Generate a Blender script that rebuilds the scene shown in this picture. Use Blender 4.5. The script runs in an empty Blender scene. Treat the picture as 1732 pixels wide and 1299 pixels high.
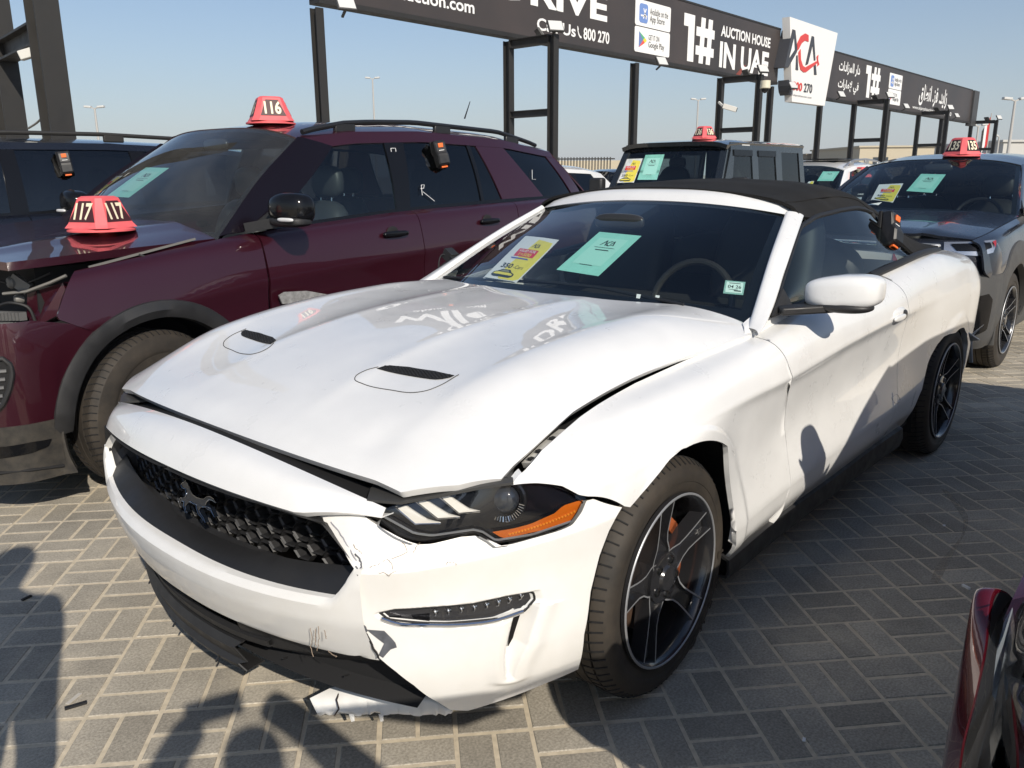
import bpy, bmesh, math, random
import numpy as np
from mathutils import Vector, Matrix
random.seed(7); rng = np.random.default_rng(7)
S = bpy.context.scene; COL = S.collection
R = math.radians
# ------------------------------------------------------------------ camera
# world: x = forward of the white car, y = its driver side, z up, metres; origin on the ground under its front axle
CP = (1384.977, R(14.2766), R(-0.31607), R(-138.3415), 1.843, 1.951, 1.432)
_f, _p, _r, _y = CP[:4]
FW = np.array([math.cos(_y)*math.cos(_p), math.sin(_y)*math.cos(_p), -math.sin(_p)])
RT0 = np.array([math.sin(_y), -math.cos(_y), 0.]); UP0 = np.cross(RT0, FW)
RT = RT0*math.cos(_r)+UP0*math.sin(_r); UP = -RT0*math.sin(_r)+UP0*math.cos(_r)
CC = np.array(CP[4:])
cam = bpy.data.objects.new('camera', bpy.data.cameras.new('camera')); COL.objects.link(cam)
cam.matrix_world = Matrix(((RT[0],UP[0],-FW[0],CC[0]),(RT[1],UP[1],-FW[1],CC[1]),(RT[2],UP[2],-FW[2],CC[2]),(0,0,0,1)))
cam.data.sensor_fit = 'HORIZONTAL'; cam.data.sensor_width = 36; cam.data.lens = 36*_f/1732
cam.data.clip_start = 0.05; cam.data.clip_end = 3000
S.camera = cam
def proj(X):
    d = np.asarray(X, float)-CC
    w = d@FW
    return np.stack([866+_f*(d@RT)/w, 649.5-_f*(d@UP)/w], -1)
def ray(u, v): return FW*_f+RT*(u-866)-UP*(v-649.5)
def at(u, v, **k):
    "point of the place seen at photo pixel (u,v) whose x, y, z or depth d is known"
    d = ray(u, v); a, val = list(k.items())[0]
    if a == 'd': return CC+d/_f*val
    i = 'xyz'.index(a); return CC+d*(val-CC[i])/d[i]
# ------------------------------------------------------------------ sky, sun, exposure
SUN_DIR = np.array([1.0, 2.05, 1.50]); SUN_DIR /= np.linalg.norm(SUN_DIR)      # towards the sun
sun_el = math.asin(SUN_DIR[2]); sun_az = math.atan2(SUN_DIR[0], SUN_DIR[1])
W = bpy.data.worlds.new('World'); S.world = W; W.use_nodes = True
wn = W.node_tree.nodes; wl = W.node_tree.links
sky = wn.new('ShaderNodeTexSky'); sky.sky_type = 'NISHITA'; sky.sun_disc = False
sky.sun_elevation = sun_el; sky.sun_rotation = sun_az; sky.altitude = 0; sky.air_density = 1.0; sky.dust_density = .8; sky.ozone_density = 3.0
bg = wn['Background']; bg.inputs[1].default_value = 0.10
# dusty desert air: the clear sky pales to grey-lavender towards the horizon, all the way round
wtc = wn.new('ShaderNodeTexCoord'); wsp = wn.new('ShaderNodeSeparateXYZ'); wl.new(wtc.outputs['Generated'], wsp.inputs[0])
wab = wn.new('ShaderNodeMath'); wab.operation = 'ABSOLUTE'; wl.new(wsp.outputs['Z'], wab.inputs[0])
wex = wn.new('ShaderNodeMath'); wex.operation = 'POWER'; wex.inputs[0].default_value = math.exp(-1/.13); wl.new(wab.outputs[0], wex.inputs[1])
wma = wn.new('ShaderNodeMath'); wma.operation = 'MULTIPLY_ADD'; wma.inputs[1].default_value = .84; wma.inputs[2].default_value = .02; wl.new(wex.outputs[0], wma.inputs[0])
wmx = wn.new('ShaderNodeMixRGB'); wl.new(wma.outputs[0], wmx.inputs[0]); wl.new(sky.outputs[0], wmx.inputs[1]); wmx.inputs[2].default_value = (4.8, 5.1, 5.7, 1)
wl.new(wmx.outputs[0], bg.inputs[0])
sun = bpy.data.objects.new('sun', bpy.data.lights.new('sun', 'SUN')); COL.objects.link(sun)
sun.data.energy = 4.4; sun.data.angle = R(0.53); sun.data.color = (1, .92, .80)
sun.rotation_euler = Vector(SUN_DIR).to_track_quat('Z', 'Y').to_euler()
S.view_settings.view_transform = 'Standard'; S.view_settings.look = 'None'; S.view_settings.gamma = 1; S.view_settings.exposure = 0.12
S.view_settings.use_curve_mapping = False
S.cycles.max_bounces = 10; S.cycles.transparent_max_bounces = 16; S.cycles.caustics_reflective = False; S.cycles.caustics_refractive = False
S.cycles.sample_clamp_indirect = 6
# ------------------------------------------------------------------ materials
MATS = {}
def mat(name, col=(.5,.5,.5), rough=.5, metal=0., coat=0., spec=.5, noise=0., nscale=8., bump=0., bscale=60., trans=None, emit=None, coat_rough=.03, col2=None, rvar=0., tint=1., bdist=.004):
    if name in MATS: return MATS[name]
    m = bpy.data.materials.new(name); m.use_nodes = True; MATS[name] = m
    n = m.node_tree.nodes; l = m.node_tree.links; b = n['Principled BSDF']
    c = tuple(col)+(1,)
    b.inputs['Base Color'].default_value = c; b.inputs['Roughness'].default_value = rough; b.inputs['Metallic'].default_value = metal
    b.inputs['Coat Weight'].default_value = coat; b.inputs['Coat Roughness'].default_value = coat_rough; b.inputs['Specular IOR Level'].default_value = spec
    tc = n.new('ShaderNodeTexCoord')
    if noise or col2 or rvar:
        t = n.new('ShaderNodeTexNoise'); t.inputs['Scale'].default_value = nscale; t.inputs['Detail'].default_value = 8; t.inputs['Roughness'].default_value = .62
        l.new(tc.outputs['Object'], t.inputs['Vector'])
        if noise or col2:
            r = n.new('ShaderNodeValToRGB'); r.color_ramp.elements[0].position = .32; r.color_ramp.elements[1].position = .68
            c2 = col2 or tuple(min(1, x*(1+noise)) for x in col)
            c1 = col if col2 else tuple(x*(1-noise) for x in col)
            r.color_ramp.elements[0].color = tuple(c1)+(1,); r.color_ramp.elements[1].color = tuple(c2)+(1,)
            l.new(t.outputs['Fac'], r.inputs[0]); l.new(r.outputs[0], b.inputs['Base Color'])
        if rvar:
            mr = n.new('ShaderNodeMapRange'); mr.inputs[1].default_value = .35; mr.inputs[2].default_value = .7
            mr.inputs[3].default_value = rough; mr.inputs[4].default_value = min(1, rough+rvar)
            l.new(t.outputs['Fac'], mr.inputs[0]); l.new(mr.outputs[0], b.inputs['Roughness'])
    if bump:
        t2 = n.new('ShaderNodeTexNoise'); t2.inputs['Scale'].default_value = bscale; t2.inputs['Detail'].default_value = 6
        l.new(tc.outputs['Object'], t2.inputs['Vector'])
        bp = n.new('ShaderNodeBump'); bp.inputs['Strength'].default_value = bump; bp.inputs['Distance'].default_value = bdist
        l.new(t2.outputs['Fac'], bp.inputs['Height']); l.new(bp.outputs[0], b.inputs['Normal'])
    if emit: b.inputs['Emission Color'].default_value = tuple(emit)+(1,); b.inputs['Emission Strength'].default_value = 1
    return m
def glass(name, tint=(.5,.55,.55), refl=1., rough=0.0, dirt=0.0):
    "thin window: tinted see-through plus a Fresnel mirror reflection, a film of dust if asked"
    if name in MATS: return MATS[name]
    m = bpy.data.materials.new(name); m.use_nodes = True; MATS[name] = m
    n = m.node_tree.nodes; l = m.node_tree.links; n.remove(n['Principled BSDF'])
    o = n['Material Output']; t = n.new('ShaderNodeBsdfTransparent'); t.inputs[0].default_value = tuple(tint)+(1,)
    g = n.new('ShaderNodeBsdfGlossy'); g.inputs['Roughness'].default_value = rough; g.inputs[0].default_value = (refl,refl,refl,1)
    lw = n.new('ShaderNodeLayerWeight'); lw.inputs[0].default_value = .5                  # Schlick reflectance, alike from both faces
    pw = n.new('ShaderNodeMath'); pw.operation = 'POWER'; pw.inputs[1].default_value = 5.; l.new(lw.outputs['Facing'], pw.inputs[0])
    f = n.new('ShaderNodeMath'); f.operation = 'MULTIPLY_ADD'; f.inputs[1].default_value = .92; f.inputs[2].default_value = .07; l.new(pw.outputs[0], f.inputs[0])
    ms = n.new('ShaderNodeMixShader'); l.new(f.outputs[0], ms.inputs[0]); l.new(t.outputs[0], ms.inputs[1]); l.new(g.outputs[0], ms.inputs[2])
    last = ms
    if dirt:
        d = n.new('ShaderNodeBsdfDiffuse'); d.inputs[0].default_value = (.34,.33,.30,1)
        tc = n.new('ShaderNodeTexCoord'); nz = n.new('ShaderNodeTexNoise'); nz.inputs['Scale'].default_value = 3.5; nz.inputs['Detail'].default_value = 6
        l.new(tc.outputs['Object'], nz.inputs['Vector'])
        mr = n.new('ShaderNodeMapRange'); mr.inputs[1].default_value = .3; mr.inputs[2].default_value = .75; mr.inputs[3].default_value = dirt*.4; mr.inputs[4].default_value = dirt*1.5
        l.new(nz.outputs['Fac'], mr.inputs[0])
        m2 = n.new('ShaderNodeMixShader'); l.new(mr.outputs[0], m2.inputs[0]); l.new(ms.outputs[0], m2.inputs[1]); l.new(d.outputs[0], m2.inputs[2]); last = m2
    l.new(last.outputs[0], o.inputs[0])
    return m
# ------------------------------------------------------------------ objects
def tag(o, label=None, cat=None, group=None, kind=None):
    if label: o['label'] = label
    if cat: o['category'] = cat
    if group: o['group'] = group
    if kind: o['kind'] = kind
    return o
def thing(name, label, cat, loc=(0,0,0), rz=0., group=None, kind=None):
    o = bpy.data.objects.new(name, None); COL.objects.link(o); o.empty_display_size = .1
    o.location = loc; o.rotation_euler = (0,0,rz)
    return tag(o, label, cat, group, kind)
def link_mesh(name, verts, faces, m, parent=None, smooth=True, angle=35, loc=None):
    me = bpy.data.meshes.new(name); me.from_pydata([tuple(map(float, v)) for v in verts], [], [tuple(map(int, f)) for f in faces])
    mm = m if isinstance(m, (list, tuple)) else [m]
    for x in mm: me.materials.append(x)
    me.validate(); me.update()
    if smooth:
        me.shade_smooth()
        if angle: me.set_sharp_from_angle(angle=R(angle))
    o = bpy.data.objects.new(name, me); COL.objects.link(o)
    if parent is not None: o.parent = parent
    if loc is not None: o.location = loc
    return o
class MB:
    "collects vertices and faces of one mesh"
    def __init__(s): s.v = []; s.f = []; s.mi = []
    def add(s, v, f, mi=0):
        k = len(s.v); s.v += [tuple(map(float, p)) for p in v]; s.f += [tuple(int(i)+k for i in q) for q in f]; s.mi += [mi]*len(f); return s
    def box(s, c, d, M=None, mi=0):
        x,y,z = [q/2 for q in d]
        v = [Vector((sx*x, sy*y, sz*z)) for sz in (-1,1) for sy in (-1,1) for sx in (-1,1)]
        if M is not None: v = [M@p for p in v]
        v = [p+Vector(c) for p in v]
        return s.add(v, [(0,2,3,1),(4,5,7,6),(0,1,5,4),(2,6,7,3),(0,4,6,2),(1,3,7,5)], mi)
    def bar(s, a, b, w, h, up=(0,0,1), mi=0):
        a = Vector(a); b = Vector(b); d = (b-a); L = d.length; d.normalize()
        up = Vector(up); sx = d.cross(up)
        if sx.length < 1e-4: sx = d.cross(Vector((1,0,0)))
        sx.normalize(); sz = sx.cross(d)
        M = Matrix((sx, d, sz)).transposed()
        return s.box((a+b)/2, (w, L, h), M, mi)
    def tube(s, pts, r, n=10, cap=True, mi=0):
        pts = [Vector(p) for p in pts]; rr = r if isinstance(r, (list, tuple)) else [r]*len(pts)
        V = []; F = []; prev = None
        for i, p in enumerate(pts):
            d = (pts[min(i+1, len(pts)-1)]-pts[max(i-1, 0)]).normalized()
            if prev is None: a = d.orthogonal().normalized()
            else:
                a = prev-d*prev.dot(d); a = a.normalized() if a.length > 1e-6 else d.orthogonal().normalized()
            prev = a; b = d.cross(a)
            for k in range(n):
                t = 2*math.pi*k/n; V.append(p+(a*math.cos(t)+b*math.sin(t))*rr[i])
        for i in range(len(pts)-1):
            for k in range(n): F.append((i*n+k, i*n+(k+1)%n, (i+1)*n+(k+1)%n, (i+1)*n+k))
        if cap: F.append(tuple(range(n))[::-1]); F.append(tuple((len(pts)-1)*n+k for k in range(n)))
        return s.add(V, F, mi)
    def lathe(s, prof, n=48, axis='y', c=(0,0,0), closed=False, mi=0, M=None):
        "prof: list of (axial, radius)"
        V = []; F = []
        for (a, r) in prof:
            for k in range(n):
                t = 2*math.pi*k/n; q = (r*math.cos(t), a, r*math.sin(t)) if axis == 'y' else ((r*math.cos(t), r*math.sin(t), a) if axis == 'z' else (a, r*math.cos(t), r*math.sin(t)))
                q = Vector(q)
                if M is not None: q = M@q
                V.append(q+Vector(c))
        m = len(prof)
        for i in range(m if closed else m-1):
            j = (i+1) % m
            for k in range(n): F.append((i*n+k, j*n+k, j*n+(k+1)%n, i*n+(k+1)%n))
        return s.add(V, F, mi)
    def half(s, r, y0, y1, c, n=28, y_in=None):
        "upper part of a wheel housing: a shell from y0 to y1 closed at y0"
        V = []; F = []
        for k in range(n+1):
            t = R(-22+224*k/n); V += [(c[0]+r*math.cos(t), y0, c[1]+r*math.sin(t)), (c[0]+r*math.cos(t), y1, c[1]+r*math.sin(t))]
        for k in range(n): F.append((2*k, 2*k+2, 2*k+3, 2*k+1))
        return s.add(V+[(c[0], y0, c[1])], F+[(2*k, 2*n+2, 2*k+2) for k in range(n)])
    def prism(s, poly, fn, t0, t1, mi=0):
        "poly: 2-D outline; fn(p, q, t) -> 3-D; from t0 to t1"
        n = len(poly); V = [fn(p, q, t0) for p, q in poly]+[fn(p, q, t1) for p, q in poly]
        F = [tuple(range(n))[::-1], tuple(range(n, 2*n))]+[(i, (i+1)%n, n+(i+1)%n, n+i) for i in range(n)]
        return s.add(V, F, mi)
    def obj(s, name, m, parent=None, smooth=True, angle=35, bevel=0., seg=2):
        o = link_mesh(name, s.v, s.f, m, parent, smooth, angle)
        if any(s.mi) and isinstance(m, (list, tuple)) and len(o.data.polygons) == len(s.mi):
            o.data.polygons.foreach_set('material_index', s.mi)
        if bevel:
            b = o.modifiers.new('bevel', 'BEVEL'); b.width = bevel; b.segments = seg; b.limit_method = 'ANGLE'; b.angle_limit = R(30)
        return o
def fill_poly(pts3):
    "triangulate one planar-ish outline (concave allowed)"
    from mathutils.geometry import tessellate_polygon
    return [tuple(t) for t in tessellate_polygon([[Vector(p) for p in pts3]])]
def dup(root, loc, rz=None, label=None):
    r = root.copy(); COL.objects.link(r); r.location = loc
    if rz is not None: r.rotation_euler = (0,0,rz)
    if label: r['label'] = label
    for ch in list(root.children):
        c = ch.copy(); COL.objects.link(c); c.parent = r
        for g in list(ch.children):
            d = g.copy(); COL.objects.link(d); d.parent = c
    return r
# ------------------------------------------------------------------ spline surfaces
def basis(T, t, brk=()):
    T = np.asarray(T, float); n = len(T); t = np.asarray(t, float).ravel()
    DL = np.zeros((n, n)); DR = np.zeros((n, n))
    for i in range(n):
        sl = np.zeros(n); sr = np.zeros(n)
        if i > 0: h = T[i]-T[i-1]; sl[i] += 1/h; sl[i-1] -= 1/h
        if i < n-1: h2 = T[i+1]-T[i]; sr[i+1] += 1/h2; sr[i] -= 1/h2
        if i == 0: DL[i] = DR[i] = sr
        elif i == n-1: DL[i] = DR[i] = sl
        elif i in brk: DL[i] = sl; DR[i] = sr
        else: w = (sl*h2+sr*h)/(h+h2); DL[i] = DR[i] = w
    i = np.clip(np.searchsorted(T, t, side='right')-1, 0, n-2); h = T[i+1]-T[i]; s = (t-T[i])/h
    out = np.clip(s, 0, 1); ex = s-out; s = out                  # linear beyond the ends
    s2 = s*s; s3 = s2*s; E = np.eye(n)
    w = (2*s3-3*s2+1)[:,None]*E[i]+((s3-2*s2+s)*h)[:,None]*DR[i]+(-2*s3+3*s2)[:,None]*E[i+1]+((s3-s2)*h)[:,None]*DL[i+1]
    w += (ex*h)[:,None]*np.where((ex > 0)[:,None], DL[i+1], DR[i])
    return w
class Surf:
    def __init__(s, G, A=None, B=None, ba=(), bb=()):
        s.G = np.asarray(G, float); na, nb = s.G.shape[:2]
        s.A = np.arange(na, dtype=float) if A is None else np.asarray(A, float); s.B = np.arange(nb, dtype=float) if B is None else np.asarray(B, float)
        s.ba = ba; s.bb = bb; s.tab = None
        s.sg = 1. if s.A[-1] > s.A[0] else -1.
        if s.sg < 0: s.A = -s.A
    def ev(s, a, b):
        a = np.asarray(a, float); b = np.asarray(b, float); a, b = np.broadcast_arrays(a, b); sh = a.shape
        wa = basis(s.A, s.sg*a, s.ba); wb = basis(s.B, b, s.bb)
        return np.einsum('ni,nj,ijk->nk', wa, wb, s.G).reshape(sh+(3,))
    def hit(s, u, v, n=140):
        "surface parameters (a,b) seen at photo pixel (u,v)"
        if s.tab is None:
            a, b = np.meshgrid(np.linspace(s.A[0], s.A[-1], n)*s.sg, np.linspace(s.B[0], s.B[-1], n), indexing='ij')
            X = s.ev(a, b); s.tab = (a, b, proj(X), (X-CC)@FW)
        a, b, q, dep = s.tab
        e = np.hypot(q[...,0]-u, q[...,1]-v)
        k = np.unravel_index(np.argmin(e), e.shape); near = e < e[k]+2.5
        k = np.unravel_index(np.argmin(np.where(near, dep, 1e9)), e.shape)
        p = np.array([a[k], b[k]]); st = np.array([(s.A[-1]-s.A[0])*1e-4, (s.B[-1]-s.B[0])*1e-4])
        for _ in range(12):
            q0 = proj(s.ev(p[0], p[1])); r = np.array([u, v])-q0
            J = np.stack([(proj(s.ev(p[0]+st[0], p[1]))-q0)/st[0], (proj(s.ev(p[0], p[1]+st[1]))-q0)/st[1]], 1)
            d = np.linalg.lstsq(J, r, rcond=.002)[0]; lim = st*400
            p = p+np.clip(d, -lim, lim)
        return p
    def px(s, L): return np.array([s.hit(u, v) for u, v in L])
    def p3(s, L): q = s.px(L); return s.ev(q[:,0], q[:,1])
def resample(P, n, smooth=False):
    P = np.asarray(P, float)
    if len(P) == 1: return np.repeat(P, n, 0)
    d = np.r_[0, np.cumsum(np.linalg.norm(np.diff(P, axis=0), axis=1)+1e-9)]; t = np.linspace(0, d[-1], n)
    if smooth and len(P) > 2: return basis(d, t)@P
    return np.stack([np.interp(t, d, P[:,k]) for k in range(P.shape[1])], 1)
def grid_mesh(X, out=None, flange=.012, fdir=None):
    "X: (nu,nv,3) -> verts, faces; a return flange runs round the border, inwards"
    nu, nv = X.shape[:2]; V = X.reshape(-1, 3); F = []
    for i in range(nu-1):
        for j in range(nv-1): F.append((i*nv+j, (i+1)*nv+j, (i+1)*nv+j+1, i*nv+j+1))
    du = np.gradient(X, axis=0); dv = np.gradient(X, axis=1); N = np.cross(du, dv); N /= (np.linalg.norm(N, axis=2, keepdims=True)+1e-12)
    if out is not None:
        if callable(out): flip = np.mean(np.sum(N*(X-out()), axis=2)) < 0
        else: flip = (N.reshape(-1, 3)@np.asarray(out, float)).mean() < 0
        if flip: N = -N; F = [f[::-1] for f in F]
    if flange:
        loop = [(i, 0) for i in range(nu)]+[(nu-1, j) for j in range(1, nv)]+[(i, nv-1) for i in range(nu-2, -1, -1)]+[(0, j) for j in range(nv-2, 0, -1)]
        k0 = len(V); idx = [i*nv+j for i, j in loop]
        inner = np.array([X[i, j]+((fdir(X[i, j]) if callable(fdir) else fdir)*flange if fdir is not None else -N[i, j]*flange) for i, j in loop]); V = np.vstack([V, inner]); m = len(loop)
        for k in range(m): F.append((idx[k], idx[(k+1)%m], k0+(k+1)%m, k0+k))
    return V, F, N
def coons(c0, c1, nu, nv, d0=None, d1=None, sm=False):
    "2-D or 3-D patch between polylines c0 (v=0) and c1 (v=1), sides d0 (u=0), d1 (u=1)"
    c0 = resample(c0, nu, sm); c1 = resample(c1, nu, sm); t = np.linspace(0, 1, nv)[None,:,None]; s = np.linspace(0, 1, nu)[:,None,None]
    P = c0[:,None]*(1-t)+c1[:,None]*t
    L = P[0].copy(); Rr = P[-1].copy()
    if d0 is not None: P = P+(1-s)*(resample(d0, nv, sm)-L)[None]
    if d1 is not None: P = P+s*(resample(d1, nv, sm)-Rr)[None]
    return P
def panel(name, surf, c0, c1, m, parent, nu=40, nv=24, d0=None, d1=None, out=(0,1,0), off=0., flange=.014, gap=.0, mirror=False, sm=False, fn=None, only_mirror=False, angle=40, fdir=None):
    q = coons(c0, c1, nu, nv, d0, d1, sm); X = surf.ev(q[...,0], q[...,1])
    return sheet(name, X, m, parent, out, off, flange, gap, mirror, fn, only_mirror, angle, fdir)
def sheet(name, X, m, parent, out=(0,1,0), off=0., flange=.014, gap=0., mirror=False, fn=None, only_mirror=False, angle=40, fdir=None):
    if gap:
        for ax in (0, 1):
            A = np.moveaxis(X, ax, 0)
            for e, k in ((0, 1), (-1, -2)):
                d = A[k]-A[e]; L = np.linalg.norm(d, axis=-1, keepdims=True); A[e] = A[e]+d*np.minimum(.9, gap/(L+1e-9))
    if off or fn:
        V, F, N = grid_mesh(X, out, 0)
        X = X+N*off
        if fn: X = fn(X, N)
    V, F, N = grid_mesh(X, out, flange, fdir if (fdir is None or callable(fdir)) else np.asarray(fdir, float))
    o = None
    if not only_mirror: o = link_mesh(name, V, F, m, parent, angle=angle)
    if mirror or only_mirror: o2 = link_mesh(name, V*np.array([1,-1,1]), [f[::-1] for f in F], m, parent, angle=angle); o = o or o2
    return o
def xsurf(st, rows_break=(), A=None):
    "st: list of (x, [(y,z),...])"
    return Surf([[(x, y, z) for (y, z) in r] for x, r in st], [x for x, r in st] if A is None else A, bb=rows_break)
def find_b(surf, x, z):
    bs = np.linspace(surf.B[0], surf.B[-1], 400); Z = surf.ev(np.full(400, x), bs)[:,2]
    return float(bs[np.argmin(abs(Z-z))])
def xz(surf, L): return np.array([(x, find_b(surf, x, z)) for x, z in L])
# ================================================================== the white convertible
WHITE = mat('white_paint', (.77,.77,.76), .26, coat=1., coat_rough=.015, noise=.03, nscale=7, rvar=.18)
DARKIN = mat('dark_liner', (.008,.008,.009), .85)
BLKPL = mat('black_plastic', (.018,.018,.019), .42, bump=.12, bscale=260, bdist=.001, rvar=.25, nscale=14)
BLKGL = mat('gloss_black', (.006,.006,.007), .12, spec=.35)
RUB = mat('rubber_seal', (.012,.012,.013), .55)
FABRIC = mat('black_canvas', (.014,.0135,.013), .9, noise=.35, nscale=5, bump=.5, bscale=700, bdist=.0008, spec=.25)
CHROME = mat('chrome', (.75,.76,.78), .07, metal=1.)
SILVER = mat('machined_alloy', (.36,.37,.39), .38, metal=.55, rvar=.2)
DKALLOY = mat('dark_alloy', (.018,.018,.02), .22, metal=.0, coat=.7)
TYRE = mat('tyre_rubber', (.018,.0155,.013), .7, col2=(.046,.037,.028), nscale=9, bump=.25, bscale=90, bdist=.001)
CLEAR = glass('clear_lens', (.93,.94,.95), .6)
WGLASS = glass('windscreen_glass', (.84,.90,.89))
SGLASS = glass('side_glass', (.62,.72,.71))
AMBER = mat('amber_reflector', (.55,.12,.01), .25, coat=1.)
LEATHER = mat('dark_leather', (.010,.010,.011), .55)

car = thing('convertible_car', 'white two-door convertible with black soft top and a smashed front bumper corner', 'car')
def poly_sd(P, Q):
    "signed distance (inside positive) of points P to closed polygon Q"
    Q = np.asarray(Q, float); d = np.full(P.shape[:-1], 1e9); ins = np.zeros(P.shape[:-1], bool)
    for a, b in zip(Q, np.roll(Q, -1, 0)):
        e = b-a; w = P-a; t = np.clip((w@e)/(e@e), 0, 1); d = np.minimum(d, np.linalg.norm(w-t[...,None]*e, axis=-1))
        c = ((a[1] > P[...,1]) != (b[1] > P[...,1])) & (P[...,0] < (b[0]-a[0])*(P[...,1]-a[1])/(b[1]-a[1]+1e-12)+a[0]); ins ^= c
    return np.where(ins, d, -d)
# ---- hood
def hood_h(x, y):
    zc = (basis([-.9,-.5,-.25,0,.2,.4,.55,.7,.78,.83,.90], np.asarray(x).ravel())@np.array([1.02,1.02,1.014,1.002,.983,.950,.914,.866,.833,.803,.765])).reshape(np.shape(x))
    ya = np.abs(y)
    F = np.clip((.83-x)/.42, 0, 1); F = F*F*(3-2*F)
    O = (basis([0,.20,.245,.29,.46,.535,.585,.66,.73,.79,.83,.9], ya.ravel())@np.array([0,.000,.001,-.004,-.007,-.003,.001,-.011,-.043,-.086,-.122,-.20])).reshape(np.shape(ya))
    B = np.clip((x+.62)/.36, 0, 1); B = B*B*(3-2*B); O2 = -.012*(ya/.6)**2-.068*np.clip((ya-.55)/.27, 0, 2)**1.8
    return zc+F*(O*B+O2*(1-B))-(1-F)*(.062*(ya/.67)**2.2)
hx = np.linspace(.92, -.78, 35); hy = np.concatenate([-np.linspace(.88, .02, 44), np.linspace(.02, .88, 44)])
HX, HY = np.meshgrid(hx, hy, indexing='ij')
SH = Surf(np.stack([HX, HY, hood_h(HX, HY)], -1), -hx, hy)          # a = -x, b = y
hfront = SH.px([(679,833),(774,821),(848,810)])
hseam = SH.px([(848,810),(868,788),(902,758),(940,723),(970,696),(1009,672),(1073,638),(1158,604),(1243,574),(1271,566)])
fr = [(-(.83-.063*(abs(y)/.67)**2.2), y) for y in np.linspace(-.6, .6, 41)]
m_ = lambda q: q*np.array([1,-1])
front = np.vstack([m_(hfront)[::-1], fr, hfront])
rear = np.array([(-(-.44-.16*(abs(y)/.65)**2 if abs(y) < .65 else -.60-.07*((abs(y)-.65)/.15)), y) for y in np.linspace(-hseam[-1,1], hseam[-1,1], 31)])
rear[0] = m_(hseam[-1]); rear[-1] = hseam[-1]
VENT = [np.array([(.372,.243),(.372,.47),(.352,.505),(.412,.53),(.455,.505),(.452,.262),(.432,.235)])]
def hood_fn(X, N):
    # two shallow scoops in front of the extractor slots
    x = X[...,0]; y = np.abs(X[...,1])
    u = np.clip((x-.44)/.16, 0, 1); inside = ((y > .245+.05*u) & (y < .515-.03*u) & (x > .44) & (x < .60))
    e = np.minimum(np.minimum(y-(.245+.05*u), (.515-.03*u)-y), np.minimum(.60-x, .2))
    dep = .010*(1-u)**.8*np.clip(e/.018, 0, 1)
    X = X.copy()
    # a shallow dent at the driver's front corner
    r2 = ((X[...,0]-.70)**2+(X[...,1]-.52)**2)/.05**2
    X[...,2] -= .0035*np.exp(-r2)
    return X
hood = panel('hood', SH, front, rear, WHITE, car, 190, 150, d0=m_(hseam), d1=hseam, out=(0,0,1), fn=hood_fn, flange=.018, angle=50)
for sgn in (1, -1):
    mb = MB(); P = []
    for a_, y in SH.px([(637,624),(655,618),(690,621),(735,628),(771,636),(757,641),(735,643),(695,637),(655,629)]):
        P.append((-a_, y*sgn))
    c = np.mean(P, 0); n = 28; Q = resample(np.vstack([P, P[:1]]), n+1)[:-1]
    rings = []
    for s_, off in ((1.0,.0016),(.5,.0016),(.05,.0016)):
        q = c+(Q-c)*s_; X = hood_fn(SH.ev(-q[:,0], q[:,1])[:,None], None)[:,0]; X[:,2] += off; rings.append(X)
    V = np.vstack(rings); F = [(r*n+k, r*n+(k+1)%n, (r+1)*n+(k+1)%n, (r+1)*n+k) for r in range(2) for k in range(n)]+[tuple(2*n+k for k in range(n))]
    vent = link_mesh('hood_vent', V, F, DARKIN, car)
    g = MB()                                                        # slats of the mesh inside the slot
    Qa = np.array(P); y0_, y1_ = np.abs(Qa[:,1]).min(), np.abs(Qa[:,1]).max()
    for i in range(30):
        for k in range(9):
            q_ = np.array([[Qa[:,0].min()+.004+.0085*k+(.004 if i % 2 else 0), y0_+(y1_-y0_)*(i+.5)/30]])
            if poly_sd(q_, np.abs(Qa))[0] < .004: continue
            x, y = q_[0][0], q_[0][1]*sgn; z = float(hood_fn(SH.ev(-x, y)[None,None], None)[0,0,2])+.0028
            g.box((x, y, z), (.0045,.0045,.002))
    tag(g.obj('vent_mesh', BLKPL, vent, smooth=False), kind='stuff')
    # bezel line of the insert
    L = SH.px([(640,621),(618,627),(602,636),(600,642),(615,650),(660,660),(705,664),(722,661),(745,652),(776,634)])*[-1, sgn]
    L = resample(L, 40, True); X = SH.ev(-L[:,0], L[:,1]); X = hood_fn(X[:,None], None)[:,0]; X[:,2] += .0008
    MB().tube(X, .0011, 6).obj('vent_bezel', RUB, vent)
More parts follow.
